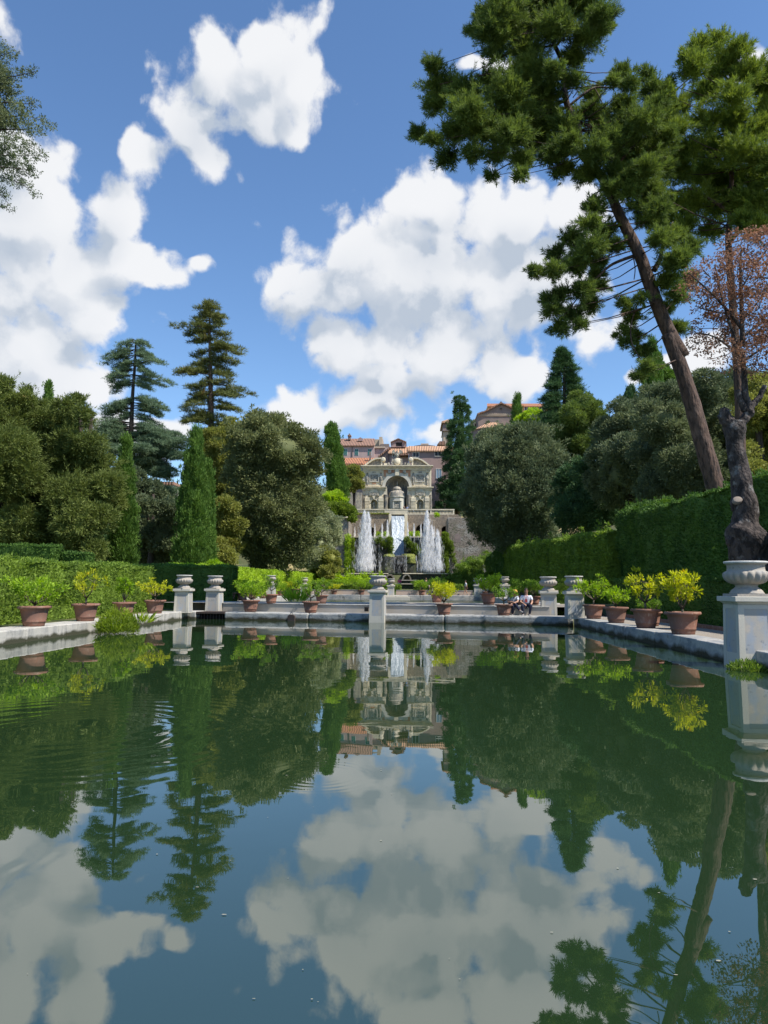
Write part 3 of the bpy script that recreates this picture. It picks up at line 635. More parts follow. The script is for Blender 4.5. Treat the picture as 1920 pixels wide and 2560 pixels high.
potpx(3, 342, 495, 492, .36, 'bush', 'lemon', 'dense lemon tree in the leftmost pot on the far edge', (1.0, 1.0, 1.1), rz=.5, gr=GF, Y='f')
potpx(3, 845, 992, 493, .36, 'sparse2', 'lemong', 'lemon tree with bare forked stems in the pot left of the centre pedestal', (1.25, 1.1, 1.1), rz=1.5, gr=GF, Y='f')
potpx(4, 460, 605, 497, .36, 'bush2', 'lemony', 'yellow-green lemon tree in the pot right of the centre pedestal', (1.15, 1.15, 1.25), rz=2.5, gr=GF, Y='f')
potpx(4, 955, 1100, 515, .36, 'open', 'lemong', 'leaning open lemon tree in the pot beside the seated person in the cap', (1.15, 1.15, 1.05), rz=4.2, gr=GF, Y='f')
potpx(5, 183, 355, 598, .36, 'open', 'lemon', 'lemon tree with airy crown in the farthest pot of the right edge', (1.2, 1.2, 1.25), rz=.8, gr=GR, X=7.22)
potpx(5, 353, 545, 630, .36, 'ball2', 'lemon', 'small twiggy lemon tree in the second farthest pot of the right edge', (.95, .95, 1.05), rz=2, gr=GR, X=7.22)
potpx(5, 572, 800, 670, .36, 'open', 'lemony', 'wide lemon tree in the chipped pot second nearest the large pedestal', (1.1, 1.1, 1.25), rz=3.4, gr=GR, X=7.22)
potpx(5, 848, 1122, 728, .36, 'ball', 'lemony', 'round yellow lemon tree in the nearest pot of the right edge', (.98, .98, 1.2), rz=5, gr=GR, X=7.20)
potpx(5, 640, 815, 605, .345, 'ball2', 'lemong', 'half hidden lemon tree on the path behind the chipped pot', (.9, .9, .8), Y=23.5, gr=GR)
GB = 'potted lemon trees round the second pool'
for (r, xl, xr, yb, z, key, leaf, lb, fs) in [
    (3, 193, 300, 405, .74, 'bush2', 'lemon', 'lemon pot beside the pedestal, first of the row along the second pool left side', (1.1, 1.1, 1.1)),
    (3, 300, 400, 404, .74, 'bush', 'lemon', 'lemon pot second in the row along the second pool left side', (1.1, 1.1, 1.2)),
    (3, 393, 478, 390, .74, 'tall', 'lemong', 'dark potted lemon just behind the leftmost far-edge lemon', (1.4, 1.4, 1.2)),
    (3, 478, 557, 386, .74, 'bush', 'lemon', 'small distant lemon pot left of the forked lemon tree on the bench', (1.1, 1.1, 1.2)),
    (3, 530, 650, 427, .74, 'sparse2', 'lemong', 'forked lemon tree in a pot standing above the bench wall on the left', (.9, .9, 1.3)),
    (3, 635, 702, 366, .74, 'bush', 'lemon', 'far small lemon pot left of the iris clump', (1.1, 1.1, 1.2)),
    (3, 690, 756, 362, .74, 'bush2', 'lemony', 'far small lemon pot directly above the iris clump', (1.2, 1.2, 1.2)),
    (3, 752, 838, 360, .76, 'bush', 'lemon', 'far small lemon pot right of the iris clump', (1.1, 1.1, 1.2)),
    (3, 950, 1065, 430, .74, 'open', 'lemong', 'lemon pot above the bench wall just left of the centre pedestal', (1.2, 1.2, 1.1)),
    (4, 415, 530, 420, .74, 'bush2', 'lemong', 'dark lemon pot above the bench wall right of the centre pedestal', (1.1, 1.1, 1.2)),
    (4, 830, 975, 436, .74, 'bush', 'lemon', 'widest lemon pot above the bench wall, left of the seated people', (1.1, 1.1, 1.15)),
    (4, 1115, 1235, 438, .74, 'bush', 'lemong', 'lemon pot behind the gap between the two seated people', (1.2, 1.2, 1.2)),
    (4, 1225, 1335, 438, .74, 'bush2', 'lemong', 'lemon pot behind the man in sunglasses, touching the pedestal', (1.2, 1.2, 1.2))]:
    potpx(r, xl, xr, yb, z, key, leaf, lb, fs, rz=xl % 6, gr=GB)
GD = 'small distant potted lemon trees'
for (r, xl, xr, yb, z, key, leaf, lb, fs, Y) in [
    (3, 1083, 1141, 356, .76, 'bush', 'lemony', 'distant yellow lemon tree on the second pool far edge, left of centre', (1.3, 1.3, 1.0), 69.4),
    (3, 1305, 1370, 357, .76, 'bush2', 'lemon', 'distant lemon tree on the second pool far edge just left of the centre urn', (1.3, 1.3, 1.2), 69.4),
    (4, 313, 380, 356, .76, 'bush2', 'lemon', 'distant lemon tree on the second pool far edge right of centre', (1.2, 1.2, 1.25), 69.4),
    (3, 1140, 1187, 320, 1.24, 'bush', 'lemon', 'distant lemon pot behind the pink wall left of the centre urn', (1.3, 1.3, 1.2), 82),
    (3, 1345, 1395, 318, 1.24, 'bush', 'lemon', 'distant lemon pot behind the pink wall touching the centre urn', (1.3, 1.3, 1.2), 82),
    (4, 545, 600, 345, .76, 'bush2', 'lemony', 'distant lemon pot behind the yellow-green lemon right of centre', (1.3, 1.3, 1.2), 69.4),
    (4, 715, 745, 322, 1.24, 'bush', 'lemon', 'distant lemon pot behind the boy in white', (1.3, 1.3, 1.2), 88),
    (3, 985, 1045, 308, 1.0, 'bush', 'lemon', 'distant lemon pot left of the yellow one behind the far edge', (1.3, 1.3, 1.2), 76),
    (4, 285, 330, 306, 1.24, 'bush', 'lemong', 'distant lemon pot just left behind the right of centre one', (1.3, 1.3, 1.2), 84),
    (4, 845, 905, 345, .76, 'bush2', 'lemon', 'distant lemon pot in the gap left of the half hidden pedestal', (1.3, 1.3, 1.2), 66)]:
    potpx(r, xl, xr, yb, z, key, leaf, lb, fs, Y, rz=xl % 6, gr=GD)
# ------------------------------------------------------------------ small things on the rims
def vent():
    p = W(3, 1380, 488, yf(-1.9) + .98); t = thing('wall_vent', 'small dark square vent in the bench wall beside the centre pedestal', 'vent', (p.x, p.y - .02, .40), R_(-11))
    MB().box(-.10, 0, .03, .10, .03, .23).build('plate', M['iron'], t, bevel=.01)
    for i in range(5): MB().box(-.08, -.012, .055 + i * .032, .08, -.001, .070 + i * .032).build('slat', M['dark'], t)
vent()
p = W(3, 756, 540, yf(-4.3)); yy = yf(p.x)
t = thing('overflow_valve', 'rusty dark valve box with a ring handle on the far pool edge', 'valve', (p.x, yy - .02, -.1), R_(-11))
MB().prism([(-.17, 0), (.17, 0), (.17, .30), (.11, .38), (-.11, .38), (-.17, .30)], -.10, .02).build('box', M['iron'], t, bevel=.015)
MB().tube([(.07 * math.cos(a) , -.05, .40 + .06 * math.sin(a)) for a in [math.pi * k / 6 for k in range(-1, 8)]], [.012] * 9, 6).build('ring', M['iron'], t)
def weed(name, label, cat, c, rad, h, n, leaf, Ln=.12, Wd=.03, blades=False, spread=.5):
    c = np.array(c); a = rng.uniform(0, 2 * math.pi, n); q = rad * np.sqrt(rng.uniform(0, 1, n)); z = (rng.uniform(0, 1, n) ** .8) * h * (1 - (q / rad) ** 2 * .7)
    if blades: z = z * .15
    P = c + np.stack([np.cos(a) * q, np.sin(a) * q, z], 1); D = unit(np.stack([np.cos(a) * .5, np.sin(a) * .5, np.full(n, .9)], 1) + rng.normal(size=(n, 3)) * spread)
    V, k = leaf_arrays(P, D, Ln, Wd); o = link(name, np_mesh(name, [(V, k, 0)], [L[leaf]])); tag(o, label, cat); return o
c = G(2, 800, 530, 0); weed('weed_clump', 'bushy green weed clump growing out of the water at the left edge', 'water weed', (c.x - .25, c.y + .1, -.02), .62, .85, 3600, 'weed', .16, .022)
weed('weed_clump', 'tall stalks with one yellow leaf rising from the water clump at the left edge', 'water weed', (c.x - .35, c.y + .1, .0), .3, .5, 60, 'lemon', .5, .05, True, .25)
weed('weed_clump', 'leafy shoots leaning over the left edge beside the water clump', 'water weed', (c.x + .35, c.y + .6, .30), .35, .3, 60, 'weed', .42, .06, True, .4)
weed('weed_clump', 'dark green weed at the foot of the largest pedestal on the right', 'water weed', (6.5, 14.15, -.03), .34, .20, 800, 'hedge', .09, .022)
c = G(4, 1472, 520, .36); weed('weed_tuft', 'small green tuft on the edging between the two right pedestals', 'weed', (c.x, c.y + .3, .36), .28, .16, 350, 'weed', .12, .03)
c = W(3, 803, 425, 37.2); weed('iris_clump', 'upright bright green iris leaves behind the bench wall on the left', 'plant', (c.x, 37.0, .72), .45, .4, 160, 'lemon', .85, .06, True, .18)
# floating specks
n = 60; px_ = rng.uniform(-60, 1700, n); py_ = 1420 + 780 * rng.uniform(0, 1, n) ** 1.0; P = np.array([G(0, a, b_, .004)[:] for a, b_ in zip(px_, py_)])
keep = (P[:, 0] > XL) & (P[:, 0] < XR - .1) & (P[:, 1] < 28); P = P[keep]; n = len(P); sz = .003 + .012 * rng.uniform(0, 1, n) ** 2.5; Vs = []
for p, s in zip(P, sz):
    a = rng.uniform(0, 6.28); k = rng.uniform(.25, .8)
    for j in range(5): th = a + j * 2 * math.pi / 5; Vs.append((p[0] + math.cos(th) * s, p[1] + math.sin(th) * s * k, p[2]))
M['speck'] = stone('floating_petal', (.26, .26, .20), bump=None)
o = link('floating_debris', np_mesh('floating_debris', [(np.array(Vs), 5, 0)], [M['speck']])); tag(o, kind='stuff')
o['label'] = 'tiny pale leaves and specks floating on the near pool'; o['category'] = 'debris'
def lobes_px(r, lst, Y, dy=1.5, fl=.85, seed=1, thick=1.0):
    rs = np.random.default_rng(seed); out = []
    for q in lst:
        x, y, rad = q[:3]; rz = q[3] if len(q) > 3 else rad * fl
        Yd = Y + rs.uniform(-dy, dy); c = W(r, x, y, Yd); m = mp(r, Yd); out.append((c, (rad * m, rad * m * thick, rz * m)))
    return out
def tube_px(b, r, pts, Y, w0, w1, n=9, rough=.12, seed=0, steps=4, ym=None):
    """pts in region px, widths in px; smooth path"""
    P = [W(r, p[0], p[1], Y + (p[2] if len(p) > 2 else 0)) for p in pts]; Q = []
    for i in range(len(P) - 1):
        a, b_, c, d = P[max(i - 1, 0)], P[i], P[i + 1], P[min(i + 2, len(P) - 1)]
        for k in range(steps):
            t = k / steps; Q.append(.5 * ((2 * b_) + (c - a) * t + (2 * a - 5 * b_ + 4 * c - d) * t * t + (3 * b_ - a - 3 * c + d) * t ** 3))
    Q.append(P[-1]); m = mp(r, Y); k = len(Q); b.tube(Q, [(w0 + (w1 - w0) * i / (k - 1)) * m / 2 for i in range(k)], n, rough, seed=seed); return Q
def base_of(x, y, z=None): return (x, y, z if z is not None else hgt(x, y) - .1)
# ---------------- big stone pine on the right (leaning)
YP = 31.0
P1 = [(480,60,110),(600,10,130),(780,20,140),(900,90,75),(420,150,95),(540,150,110),(700,130,100),(845,180,75),(430,245,55),(570,240,85),(780,270,60),(335,140,40),(680,-80,150),(500,-60,120),(860,-60,120),(940,130,30),(390,80,60),
 (150,300,48),(180,400,80),(290,410,75),(400,370,55),(480,420,100),(560,370,90),(650,430,85),(520,500,105),(640,540,105),(290,500,80),(160,480,55),(85,605,42),(150,640,42),(245,600,70),(380,600,90),(500,620,95),(620,640,95),(735,580,70),(765,660,65),(215,720,55),(325,690,52),(435,700,52),(420,795,32),(545,790,36),(560,720,55),(690,700,62),(740,770,50),(820,790,48),
 (1000,325,42),(1105,330,32),(1035,385,42),(960,370,35),
 (900,570,75),(1000,480,62),(985,600,95),(1100,560,90),(880,690,70),(1000,700,95),(1120,680,85),(860,780,50),(965,770,50),(1060,790,60),(1200,620,60),(1150,470,45),(1180,760,60),(870,500,40),
 (1030,870,50),(1070,930,45),(880,930,52),(850,1010,52),(930,1040,52),(775,1080,52),(870,1110,60),(700,1150,45),(615,1230,30),(590,1215,20),(690,1220,45),(790,1200,60),(890,1180,42),(960,1110,42),(890,1290,40),(820,1310,52),(720,1330,48),(690,1400,48),(780,1420,52),(860,1370,48),(720,1475,42),(815,1465,32),(660,1350,30),
 (1110,990,50),(1170,1080,55),(1230,1180,62),(1200,1270,52),(1250,1330,52),(1190,1390,42),(1250,1480,42),
 (1010,1370,35),(1040,1430,42),(1000,1500,30),(1055,1520,40),(1100,1580,40),(1080,1340,32),(1020,1540,25),(1120,1650,38),(1080,1690,30),(1130,410,62),(1180,540,75),(1165,660,70),(1100,765,70),(1040,560,85),(935,640,80),(870,430,45),(940,850,45),(1010,820,60),(600,330,90),(330,520,80),(450,560,90),(1120,860,60),(1165,945,60),(1235,1065,55),(1265,1160,50),(1295,1260,45),(1310,1110,50),(700,330,50),(790,370,45),(820,520,50),(880,1240,40),(820,1140,50)]
lob = lobes_px(8, P1, YP, 1.6, .8, 11)
parts = spray_crown(lob, 72, 50, .17, .031, .35, .11, .35, 1.35) + crown_lobes([(c, tuple(v * .85 for v in q)) for c, q in lob], dens=.9, cr=.24, per=40, Ln=.19, Wd=.038, core=0, inner=.1, flat=.8, upb=.5, diamond=False, hide=.40, spread=.5, out=.9)
tb = MB()
Q = tube_px(tb, 7, [(1480,1010),(1450,920),(1408,810),(1352,620),(1300,430),(1240,230),(1165,30)], YP, 98, 70, 12, .10, 1)
Q2 = tube_px(tb, 8, [(1275,1610),(1190,1450),(1130,1290),(1080,1150),(1030,1050),(985,960),(930,830),(870,750),(815,680),(800,560),(755,480),(740,380),(735,290),(690,190),(640,80),(620,-60)], YP, 64, 12, 10, .10, 2)
for pts, w in [([(760,480),(820,430),(880,395),(950,395),(1040,380),(1110,335)], 13), ([(755,380),(650,480),(500,560),(300,600),(100,620)], 14), ([(745,330),(600,330),(420,330),(180,380)], 14), ([(700,200),(640,210),(520,180),(440,120)], 13), ([(700,210),(780,130),(860,60)], 12),
               ([(1050,1155),(960,1190),(900,1240),(820,1320),(720,1450)], 16), ([(1050,1110),(960,1120),(850,1150),(640,1220)], 9), ([(990,960),(900,950),(850,1000)], 9), ([(1145,1220),(1175,1160),(1190,1080),(1230,1000)], 28), ([(930,830),(1000,720),(1100,620),(1200,590)], 20), ([(1100,1310),(1060,1400),(1040,1480),(1050,1560),(1100,1640)], 8), ([(1130,1290),(1200,1230),(1250,1180)], 10),
               ([(760,500),(830,560),(900,580),(990,580)], 12), ([(800,570),(700,640),(560,700),(420,780)], 11), ([(1180,1420),(1240,1350),(1260,1300)], 9), ([(940,850),(860,890),(870,1010)], 7), ([(780,440),(800,400),(760,350)], 5), ([(880,400),(900,440),(930,500)], 5), ([(1050,1150),(1060,1210),(1055,1260)], 5)]:
    tube_px(tb, 8, pts, YP, w, 4, 6, .1, len(pts) + int(w))
rs = np.random.default_rng(3)
for c, rr in lob:   # twigs to every clump
    j = min(Q2, key=lambda q: (q - c).length) if True else None
    tb.tube([j, j.lerp(c, .5) + Vector((0, 0, -.12)), c], [.035, .022, .008], 5)
t = mk_tree('pine_tree', 'tall leaning pine with a bare reddish trunk crossing the sky at upper right', 'tree', (Q[0].x, YP, hgt(Q[0].x, YP)), parts, L['pine'], tb, 'bark')
# ---------------- second pine, bright tufts, right edge
YP2 = 33.5
P2 = [(1350,215,50),(1420,200,55),(1530,235,55),(1320,320,75),(1450,310,85),(1560,340,75),(1630,400,65),(1200,430,45),(1250,490,62),(1380,420,72),(1500,440,75),(1650,500,55),(1250,590,55),(1380,560,72),(1500,560,85),(1620,600,75),(1290,700,75),(1400,680,85),(1520,700,95),(1640,720,75),(1240,780,62),(1360,800,85),(1480,820,95),(1600,820,85),(1150,870,42),(1200,930,70),(1320,930,85),(1440,930,85),(1560,920,85),(1640,930,75),(1180,1010,52),(1280,1030,62),(1400,1050,52),(1545,1000,55),(1605,1030,62),(1750,480,140),(1760,740,140),(1750,950,110),(1850,600,120),(1850,850,120),(1700,330,90),(1210,380,25),(1290,260,35)]
lob = lobes_px(8, P2, YP2, 2.0, .95, 12)
parts = spray_crown(lob, 56, 46, .20, .038, .8, .12, .4, 1.35) + crown_lobes([(c, tuple(v * .85 for v in q)) for c, q in lob], dens=.9, cr=.28, per=40, Ln=.22, Wd=.042, core=0, inner=.1, flat=.95, upb=.8, diamond=False, hide=.40, spread=.45, out=.8)
tb = MB(); q2 = tube_px(tb, 8, [(1560,2700),(1540,2300),(1530,1800),(1510,1500),(1480,1100),(1490,960),(1500,700),(1520,400)], YP2, 52, 12, 10, .1, 5)
for pts, w in [([(1480,1100),(1560,1010),(1640,960)], 24), ([(1490,960),(1400,900),(1300,850),(1220,880)], 18), ([(1500,800),(1420,700),(1300,640)], 14), ([(1500,700),(1600,600),(1750,500)], 14), ([(1515,500),(1440,400),(1350,330),(1230,420)], 10)]: tube_px(tb, 8, pts, YP2, w, 4, 6)
for c, rr in lob:
    j = min(q2, key=lambda q: (q - c).length); tb.tube([j, j.lerp(c, .5) + Vector((0, 0, -.15)), c], [.04, .025, .008], 5)
mk_tree('pine_tree', 'bright yellow-green bushy pine at the upper right edge behind the bare-branched brown tree', 'tree', (q2[0].x, YP2, hgt(q2[0].x, YP2)), parts, L['pinelit'], tb, 'bark')
# ---------------- dead-leaved tree with burrs
YD = 21.0
tb = MB()
def gnarl(r, pts, seed):
    P = [W(r, p[0], p[1], YD) for p in pts]; Q = []; RR = []
    for i in range(len(P) - 1):
        for k in range(6):
            t = k / 6; u = t * t * (3 - 2 * t); Q.append(P[i].lerp(P[i + 1], t)); RR.append((pts[i][2] + (pts[i + 1][2] - pts[i][2]) * u) * mp(r, YD) / 2)
    Q.append(P[-1]); RR.append(pts[-1][2] * mp(r, YD) / 2); tb.tube(Q, RR, 22, .30, seed=seed); return Q
qd = gnarl(11, [(1330,2250,520),(1290,2000,430),(1250,1800,360),(1200,1650,370),(1160,1480,400),(1170,1350,280),(1155,1150,250),(1120,950,215),(1080,700,185),(1050,500,190),(1040,330,225),(1050,240,200)], 3)
gnarl(11, [(1050,360,150),(980,260,150),(935,190,135),(935,130,115),(950,95,70)], 4)
gnarl(11, [(1060,330,130),(1150,220,95),(1210,130,110),(1190,40,80),(1160,-80,70),(1150,-300,60),(1137,-560,44)], 5)
gnarl(11, [(1170,120,90),(1110,0,60),(1080,-110,60)], 6)
gnarl(11, [(1200,120,90),(1260,40,70),(1330,-40,60),(1380,-160,50)], 7)
gnarl(11, [(1130,1560,200),(1040,1560,190),(985,1540,130),(960,1530,60)], 8)
gnarl(11, [(1120,1250,150),(1080,1180,140),(1078,1120,125),(1082,1092,118)], 9)
for pts, w0, w1 in [([(1545,1560),(1540,1400),(1535,1200),(1540,1120)], 26, 6), ([(1540,1480),(1460,1380),(1380,1300),(1300,1230)], 16, 4), ([(1535,1450),(1600,1380),(1680,1250)], 14, 4), ([(1525,1560),(1480,1440),(1440,1300),(1420,1190)], 16, 4), ([(1540,1300),(1600,1200),(1660,1120)], 10, 3), ([(1540,1520),(1640,1450),(1760,1400)], 14, 4), ([(1530,1600),(1420,1520),(1330,1500)], 12, 3), ([(1560,1620),(1650,1560),(1720,1520)], 12, 4), ([(1500,1420),(1400,1400),(1330,1380)], 8, 3)]:
    tube_px(tb, 8, pts, YD, w0, w1, 6, .1, 3)
DL = [(1540,1120,85),(1640,1100,75),(1400,1250,80),(1520,1250,85),(1620,1250,85),(1370,1370,65),(1490,1370,90),(1620,1390,85),(1410,1480,75),(1560,1500,90),(1650,1520,75),(1345,1550,50),(1470,1600,70),(1610,1610,85),(1750,1300,140),(1740,1130,85),(1740,1500,110),(1300,1300,30),(1320,1240,25),(1480,1130,40),(1450,1180,40)]
lob = lobes_px(8, DL, YD, 1.0, .9, 13)
parts = crown_lobes(lob, dens=1.15, cr=.24, per=17, Ln=.085, Wd=.05, core=0, upb=-.2, hide=.3, spread=.9)
twb = MB(); rs = np.random.default_rng(9)
for c, rr in lob:
    for k in range(6):
        e = c + Vector(rs.normal(size=3) * rr[0] * .55); tb.tube([c, c.lerp(e, .5) + Vector(rs.normal(size=3) * .04), e], [.012, .008, .003], 4)
    j = min((Vector(v) for v in tb.v[-6000::37]), key=lambda q: (q - c).length); tb.tube([j, c], [.018, .010], 4)
t = mk_tree('withered_tree', 'gnarled burred tree with rust-brown dead leaves at the right edge behind the largest urn', 'tree', (qd[0].x, YD, .3), parts, L['dead'], tb, 'barkgrey', crown_name='dead_foliage')
c = W(11, 1082, 1096, YD - .30); o = MB().lathe([(.001, 0), (.11, .0), (.135, -.012), (.14, -.12)], (0, 0, 0), 20, sx=1, sy=.8).build('sawn_limb_face', M['wood'], t)
o.location = (c.x - t.location.x, c.y - t.location.y, c.z - t.location.z); o.rotation_euler = (R_(55), R_(-12), 0)
# ---------------- tree edge upper left
YL = 20.0
BL = [(-60,900,150),(-120,500,200),(30,330,42),(110,280,45),(20,470,70),(150,500,48),(260,480,38),(330,470,30),(60,620,70),(130,640,50),(40,780,70),(150,800,50),(260,790,50),(340,780,25),(60,940,70),(180,900,55),(270,920,45),(380,930,24),(440,950,24),(480,985,30),(510,1000,16),(100,1050,70),(230,1030,45),(340,1060,48),(400,1080,20),(60,1180,75),(190,1180,50),(300,1190,40),(60,1320,70),(190,1320,50),(300,1310,45),(400,1300,38),(110,1440,60),(240,1440,50),(340,1450,42),(60,1540,45),(170,1560,45),(260,1590,30),(330,1640,26),(370,1690,20),(20,1650,40),(80,1680,25),(30,1770,30),(110,1810,18),(-150,1300,180),(-200,800,220),(10,240,30),(10,180,30)]
lob = lobes_px(13, BL, YL, .9, .85, 14)
parts = crown_lobes(lob, dens=1.6, cr=.14, per=15, Ln=.075, Wd=.032, core=0, upb=.0, hide=.2, spread=.8, front=False)
tb = MB(); q = tube_px(tb, 13, [(-700,5800),(-650,4000),(-560,2600),(-430,1500),(-300,900),(-200,300)], YL, 240, 40, 10, .1, 4)
for pts in [[(-400,1400),(-100,1300),(100,1300),(380,1300)], [(-350,1100),(-50,1050),(200,1040),(380,1070)], [(-320,1000),(0,930),(260,910),(480,980)], [(-300,900),(0,780),(200,790),(350,780)], [(-280,800),(0,560),(180,510),(350,470)], [(-420,1500),(-100,1500),(150,1550),(370,1690)], [(-420,1500),(-100,1620),(20,1700),(110,1810)], [(-250,600),(-50,350),(110,280)], [(-380,1300),(-50,1400),(200,1430),(340,1450)]]:
    tube_px(tb, 13, pts, YL, 22, 3, 5, .1, 1)
mk_tree('oak_tree', 'tree reaching in at the upper left edge with small sparse dark leaves against the sky', 'tree', (q[0].x, YL, .3), parts, L['oakd'], tb)
# ---------------- profile trees
def ptree(name, label, cat, rows, r, Y, leaf, group=None, trunk_r=.25, trunk_z=None, bark='barkdark', extra=None, **kw):
    parts = profile_crown(rows, r, Y, **kw)
    if extra: parts += extra
    xm = (rows[-1][1] + rows[-1][2]) / 2; b = W(r, xm, rows[-1][0], Y); tp = W(r, (rows[len(rows) // 2][1] + rows[len(rows) // 2][2]) / 2, rows[len(rows) // 2][0], Y)
    z0 = min(hgt(b.x, Y), b.z) - .2
    tb = MB().tube([Vector((b.x, Y, z0)), Vector((b.x, Y, (z0 + tp.z) / 2)), Vector((tp.x, Y, tp.z))], [trunk_r, trunk_r * .8, trunk_r * .5], 9, .1)
    return mk_tree(name, label, cat, (b.x, Y, z0), parts, leaf, tb, bark, group)
CY = dict(depth=1, lumpf=.8, zst=.35, amp=.16, flat=1.9, upb=1.3, spread=.35, out=.6, core=.92)
GC = 'slim green cypresses'
ptree('cypress_tree', 'slim cypress left of the redwood, standing alone behind the left hedge', 'tree', [(695,578,586),(740,565,600),(800,556,614),(900,545,624),(1000,530,628),(1100,518,632),(1200,512,636),(1300,512,636)], 6, 55, L['cypress'], GC, n=420, cr=0.34, per=120, Ln=.24, Wd=.06, **CY)
ptree('cypress_tree', 'broadest cypress of the left garden, dense and fluted, directly below the redwood', 'tree', [(650,903,912),(700,885,925),(780,865,940),(870,848,955),(950,838,962),(1050,824,965),(1180,818,968),(1310,818,966)], 6, 54, L['cypress'], GC, n=620, cr=0.36, per=120, Ln=.24, Wd=.06, **CY)
ptree('cypress_tree', 'second shorter stem of cypress hugging the right side of the broadest cypress', 'tree', [(800,958,964),(850,945,972),(950,935,982),(1080,930,992),(1200,930,996),(1310,935,994)], 6, 54.6, L['cypress'], GC, n=260, cr=0.34, per=110, Ln=.24, Wd=.06, **CY)
ptree('cypress_tree', 'far cypress just left of the red roofs and the fountain facade', 'tree', [(380,92,108),(420,62,140),(480,45,165),(560,38,185),(660,40,205),(760,50,228),(860,60,245),(960,75,255),(1060,90,250),(1120,100,240)], 1, 140, L['cypress'], GC, n=420, cr=0.62, per=130, Ln=.5, Wd=.13, **CY)
ptree('cypress_tree', 'tiny cypress tip poking above the dark yews at far left', 'tree', [(432,222,226),(460,213,237),(520,206,244),(640,200,250),(800,200,250)], 6, 90, L['cypress'], GC, n=300, cr=.4, per=50, Ln=.35, Wd=.09, **CY)
ptree('cypress_tree', 'narrow cypress in front of the church gable', 'tree', [(335,423,426),(360,408,436),(400,397,443),(450,394,444),(500,394,444),(600,394,444)], 7, 170, L['cypress'], GC, n=350, cr=.6, per=50, Ln=.55, Wd=.14, **CY)
ptree('cypress_tree', 'cypress left of the leaning pine trunk at the top of the right hill', 'tree', [(60,1085,1092),(110,1065,1112),(180,1050,1125),(250,1040,1133),(320,1035,1135),(450,1035,1135)], 7, 100, L['cypress'], GC, n=600, cr=.5, per=50, Ln=.45, Wd=.12, **CY)
ptree('cypress_tree', 'short dark cypress tips over the oaks on the right hill skyline', 'tree', [(300,972,984),(330,960,1002),(370,950,1018),(450,950,1018)], 7, 110, L['cypressd'], GC, n=250, cr=.5, per=50, Ln=.45, Wd=.12, **CY)
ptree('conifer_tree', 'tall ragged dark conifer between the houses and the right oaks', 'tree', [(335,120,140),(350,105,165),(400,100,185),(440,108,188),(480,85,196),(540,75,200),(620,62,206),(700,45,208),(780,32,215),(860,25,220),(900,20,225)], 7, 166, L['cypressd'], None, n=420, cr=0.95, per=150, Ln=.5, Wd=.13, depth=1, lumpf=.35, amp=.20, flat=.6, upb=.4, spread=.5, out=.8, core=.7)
OK_ = dict(depth=.9, flat=.8, upb=.4, spread=.6)
GO = 'rounded holm oaks'
ptree('holm_oak', 'huge rounded holm oak left of the fountain', 'tree', [(577,1205,1261),(602,1158,1326),(652,1121,1391),(700,1088,1456),(780,1075,1484),(860,1067,1488),(940,1075,1491),(1020,1084,1484),(1100,1102,1456),(1180,1121,1419),(1250,1140,1391),(1310,1158,1381)], 6, 72, L['oak'], GO, trunk_r=.5, n=620, cr=0.95, per=210, Ln=.30, Wd=.12, lumpf=.28, amp=.30, core=.93, **OK_)
ptree('holm_oak', 'large rounded holm oak in the middle right, in front of the church', 'tree', [(480,440,498),(500,364,556),(550,316,594),(610,277,623),(690,244,671),(760,224,680),(850,220,661),(930,234,632),(1000,268,613),(1080,335,594)], 7, 88, L['oakd'], GO, trunk_r=.5, n=560, cr=1.25, per=220, Ln=.34, Wd=.13, lumpf=.22, amp=.27, core=.93, **OK_)
ptree('holm_oak', 'holm oak on the left flank of the large right oak, above the stone wall', 'tree', [(495,308,330),(520,248,370),(580,208,380),(650,178,380),(740,153,380),(820,138,380),(900,133,380),(980,178,380),(1060,278,380)], 7, 100, L['oakd'], GO, trunk_r=.5, n=420, cr=1.2, per=190, Ln=.36, Wd=.14, lumpf=.22, amp=.27, core=.93, **OK_)
def ltree(name, label, cat, lst, r, Y, leaf, group=None, dy=3, seed=5, trunk_r=.4, bark='barkdark', fl=.85, base=None, limbs=True, spray=None, **kw):
    lob = lobes_px(r, lst, Y, dy, fl, seed); parts = crown_lobes(lob, **kw)
    if spray: parts += spray_crown(lob, *spray)
    xm = sum(l[0].x for l in lob) / len(lob); zt = max(l[0].z for l in lob); z0 = hgt(xm, Y) - .2 if base is None else base
    tb = straight_trunk(xm, Y, z0, zt * .9 + z0 * .1, trunk_r, trunk_r * .3, seed=seed)
    if limbs:
        for c, rr in lob[::2]: tb.tube([Vector((xm, Y, z0 + (c.z - z0) * .5)), (Vector((xm, Y, c.z)) + c) / 2, c], [trunk_r * .4, trunk_r * .25, .04], 5)
    return mk_tree(name, label, cat, (xm, Y, z0), parts, leaf, tb, bark, group)
DN = dict(per=120, core=.74, hide=.68, dens=.8)
ltree('holm_oak', 'grey-green holm oak filling the middle of the right hill, left of the pine trunk', 'tree', [(880,520,80),(960,470,70),(860,620,80),(960,600,100),(1060,560,90),(860,740,90),(960,720,110),(1060,700,110),(900,830,80),(1010,810,90),(1090,800,80),(930,400,45),(1000,420,60)], 7, 62, L['oakd'], GO, cr=.7, Ln=.28, Wd=.11, seed=21, **DN)
ltree('holm_oak', 'largest grey-green oak mass behind the leaning pine trunk on the right', 'tree', [(1090,360,70),(1180,330,80),(1120,450,110),(1250,400,110),(1200,520,130),(1330,470,120),(1400,370,110),(1120,620,120),(1250,640,140),(1390,600,130),(1180,750,120),(1320,760,120),(1110,800,80),(1420,740,100),(1500,480,120),(1500,300,100),(1350,300,90)], 7, 48, L['oakd'], GO, cr=.55, Ln=.22, Wd=.085, seed=22, **DN)
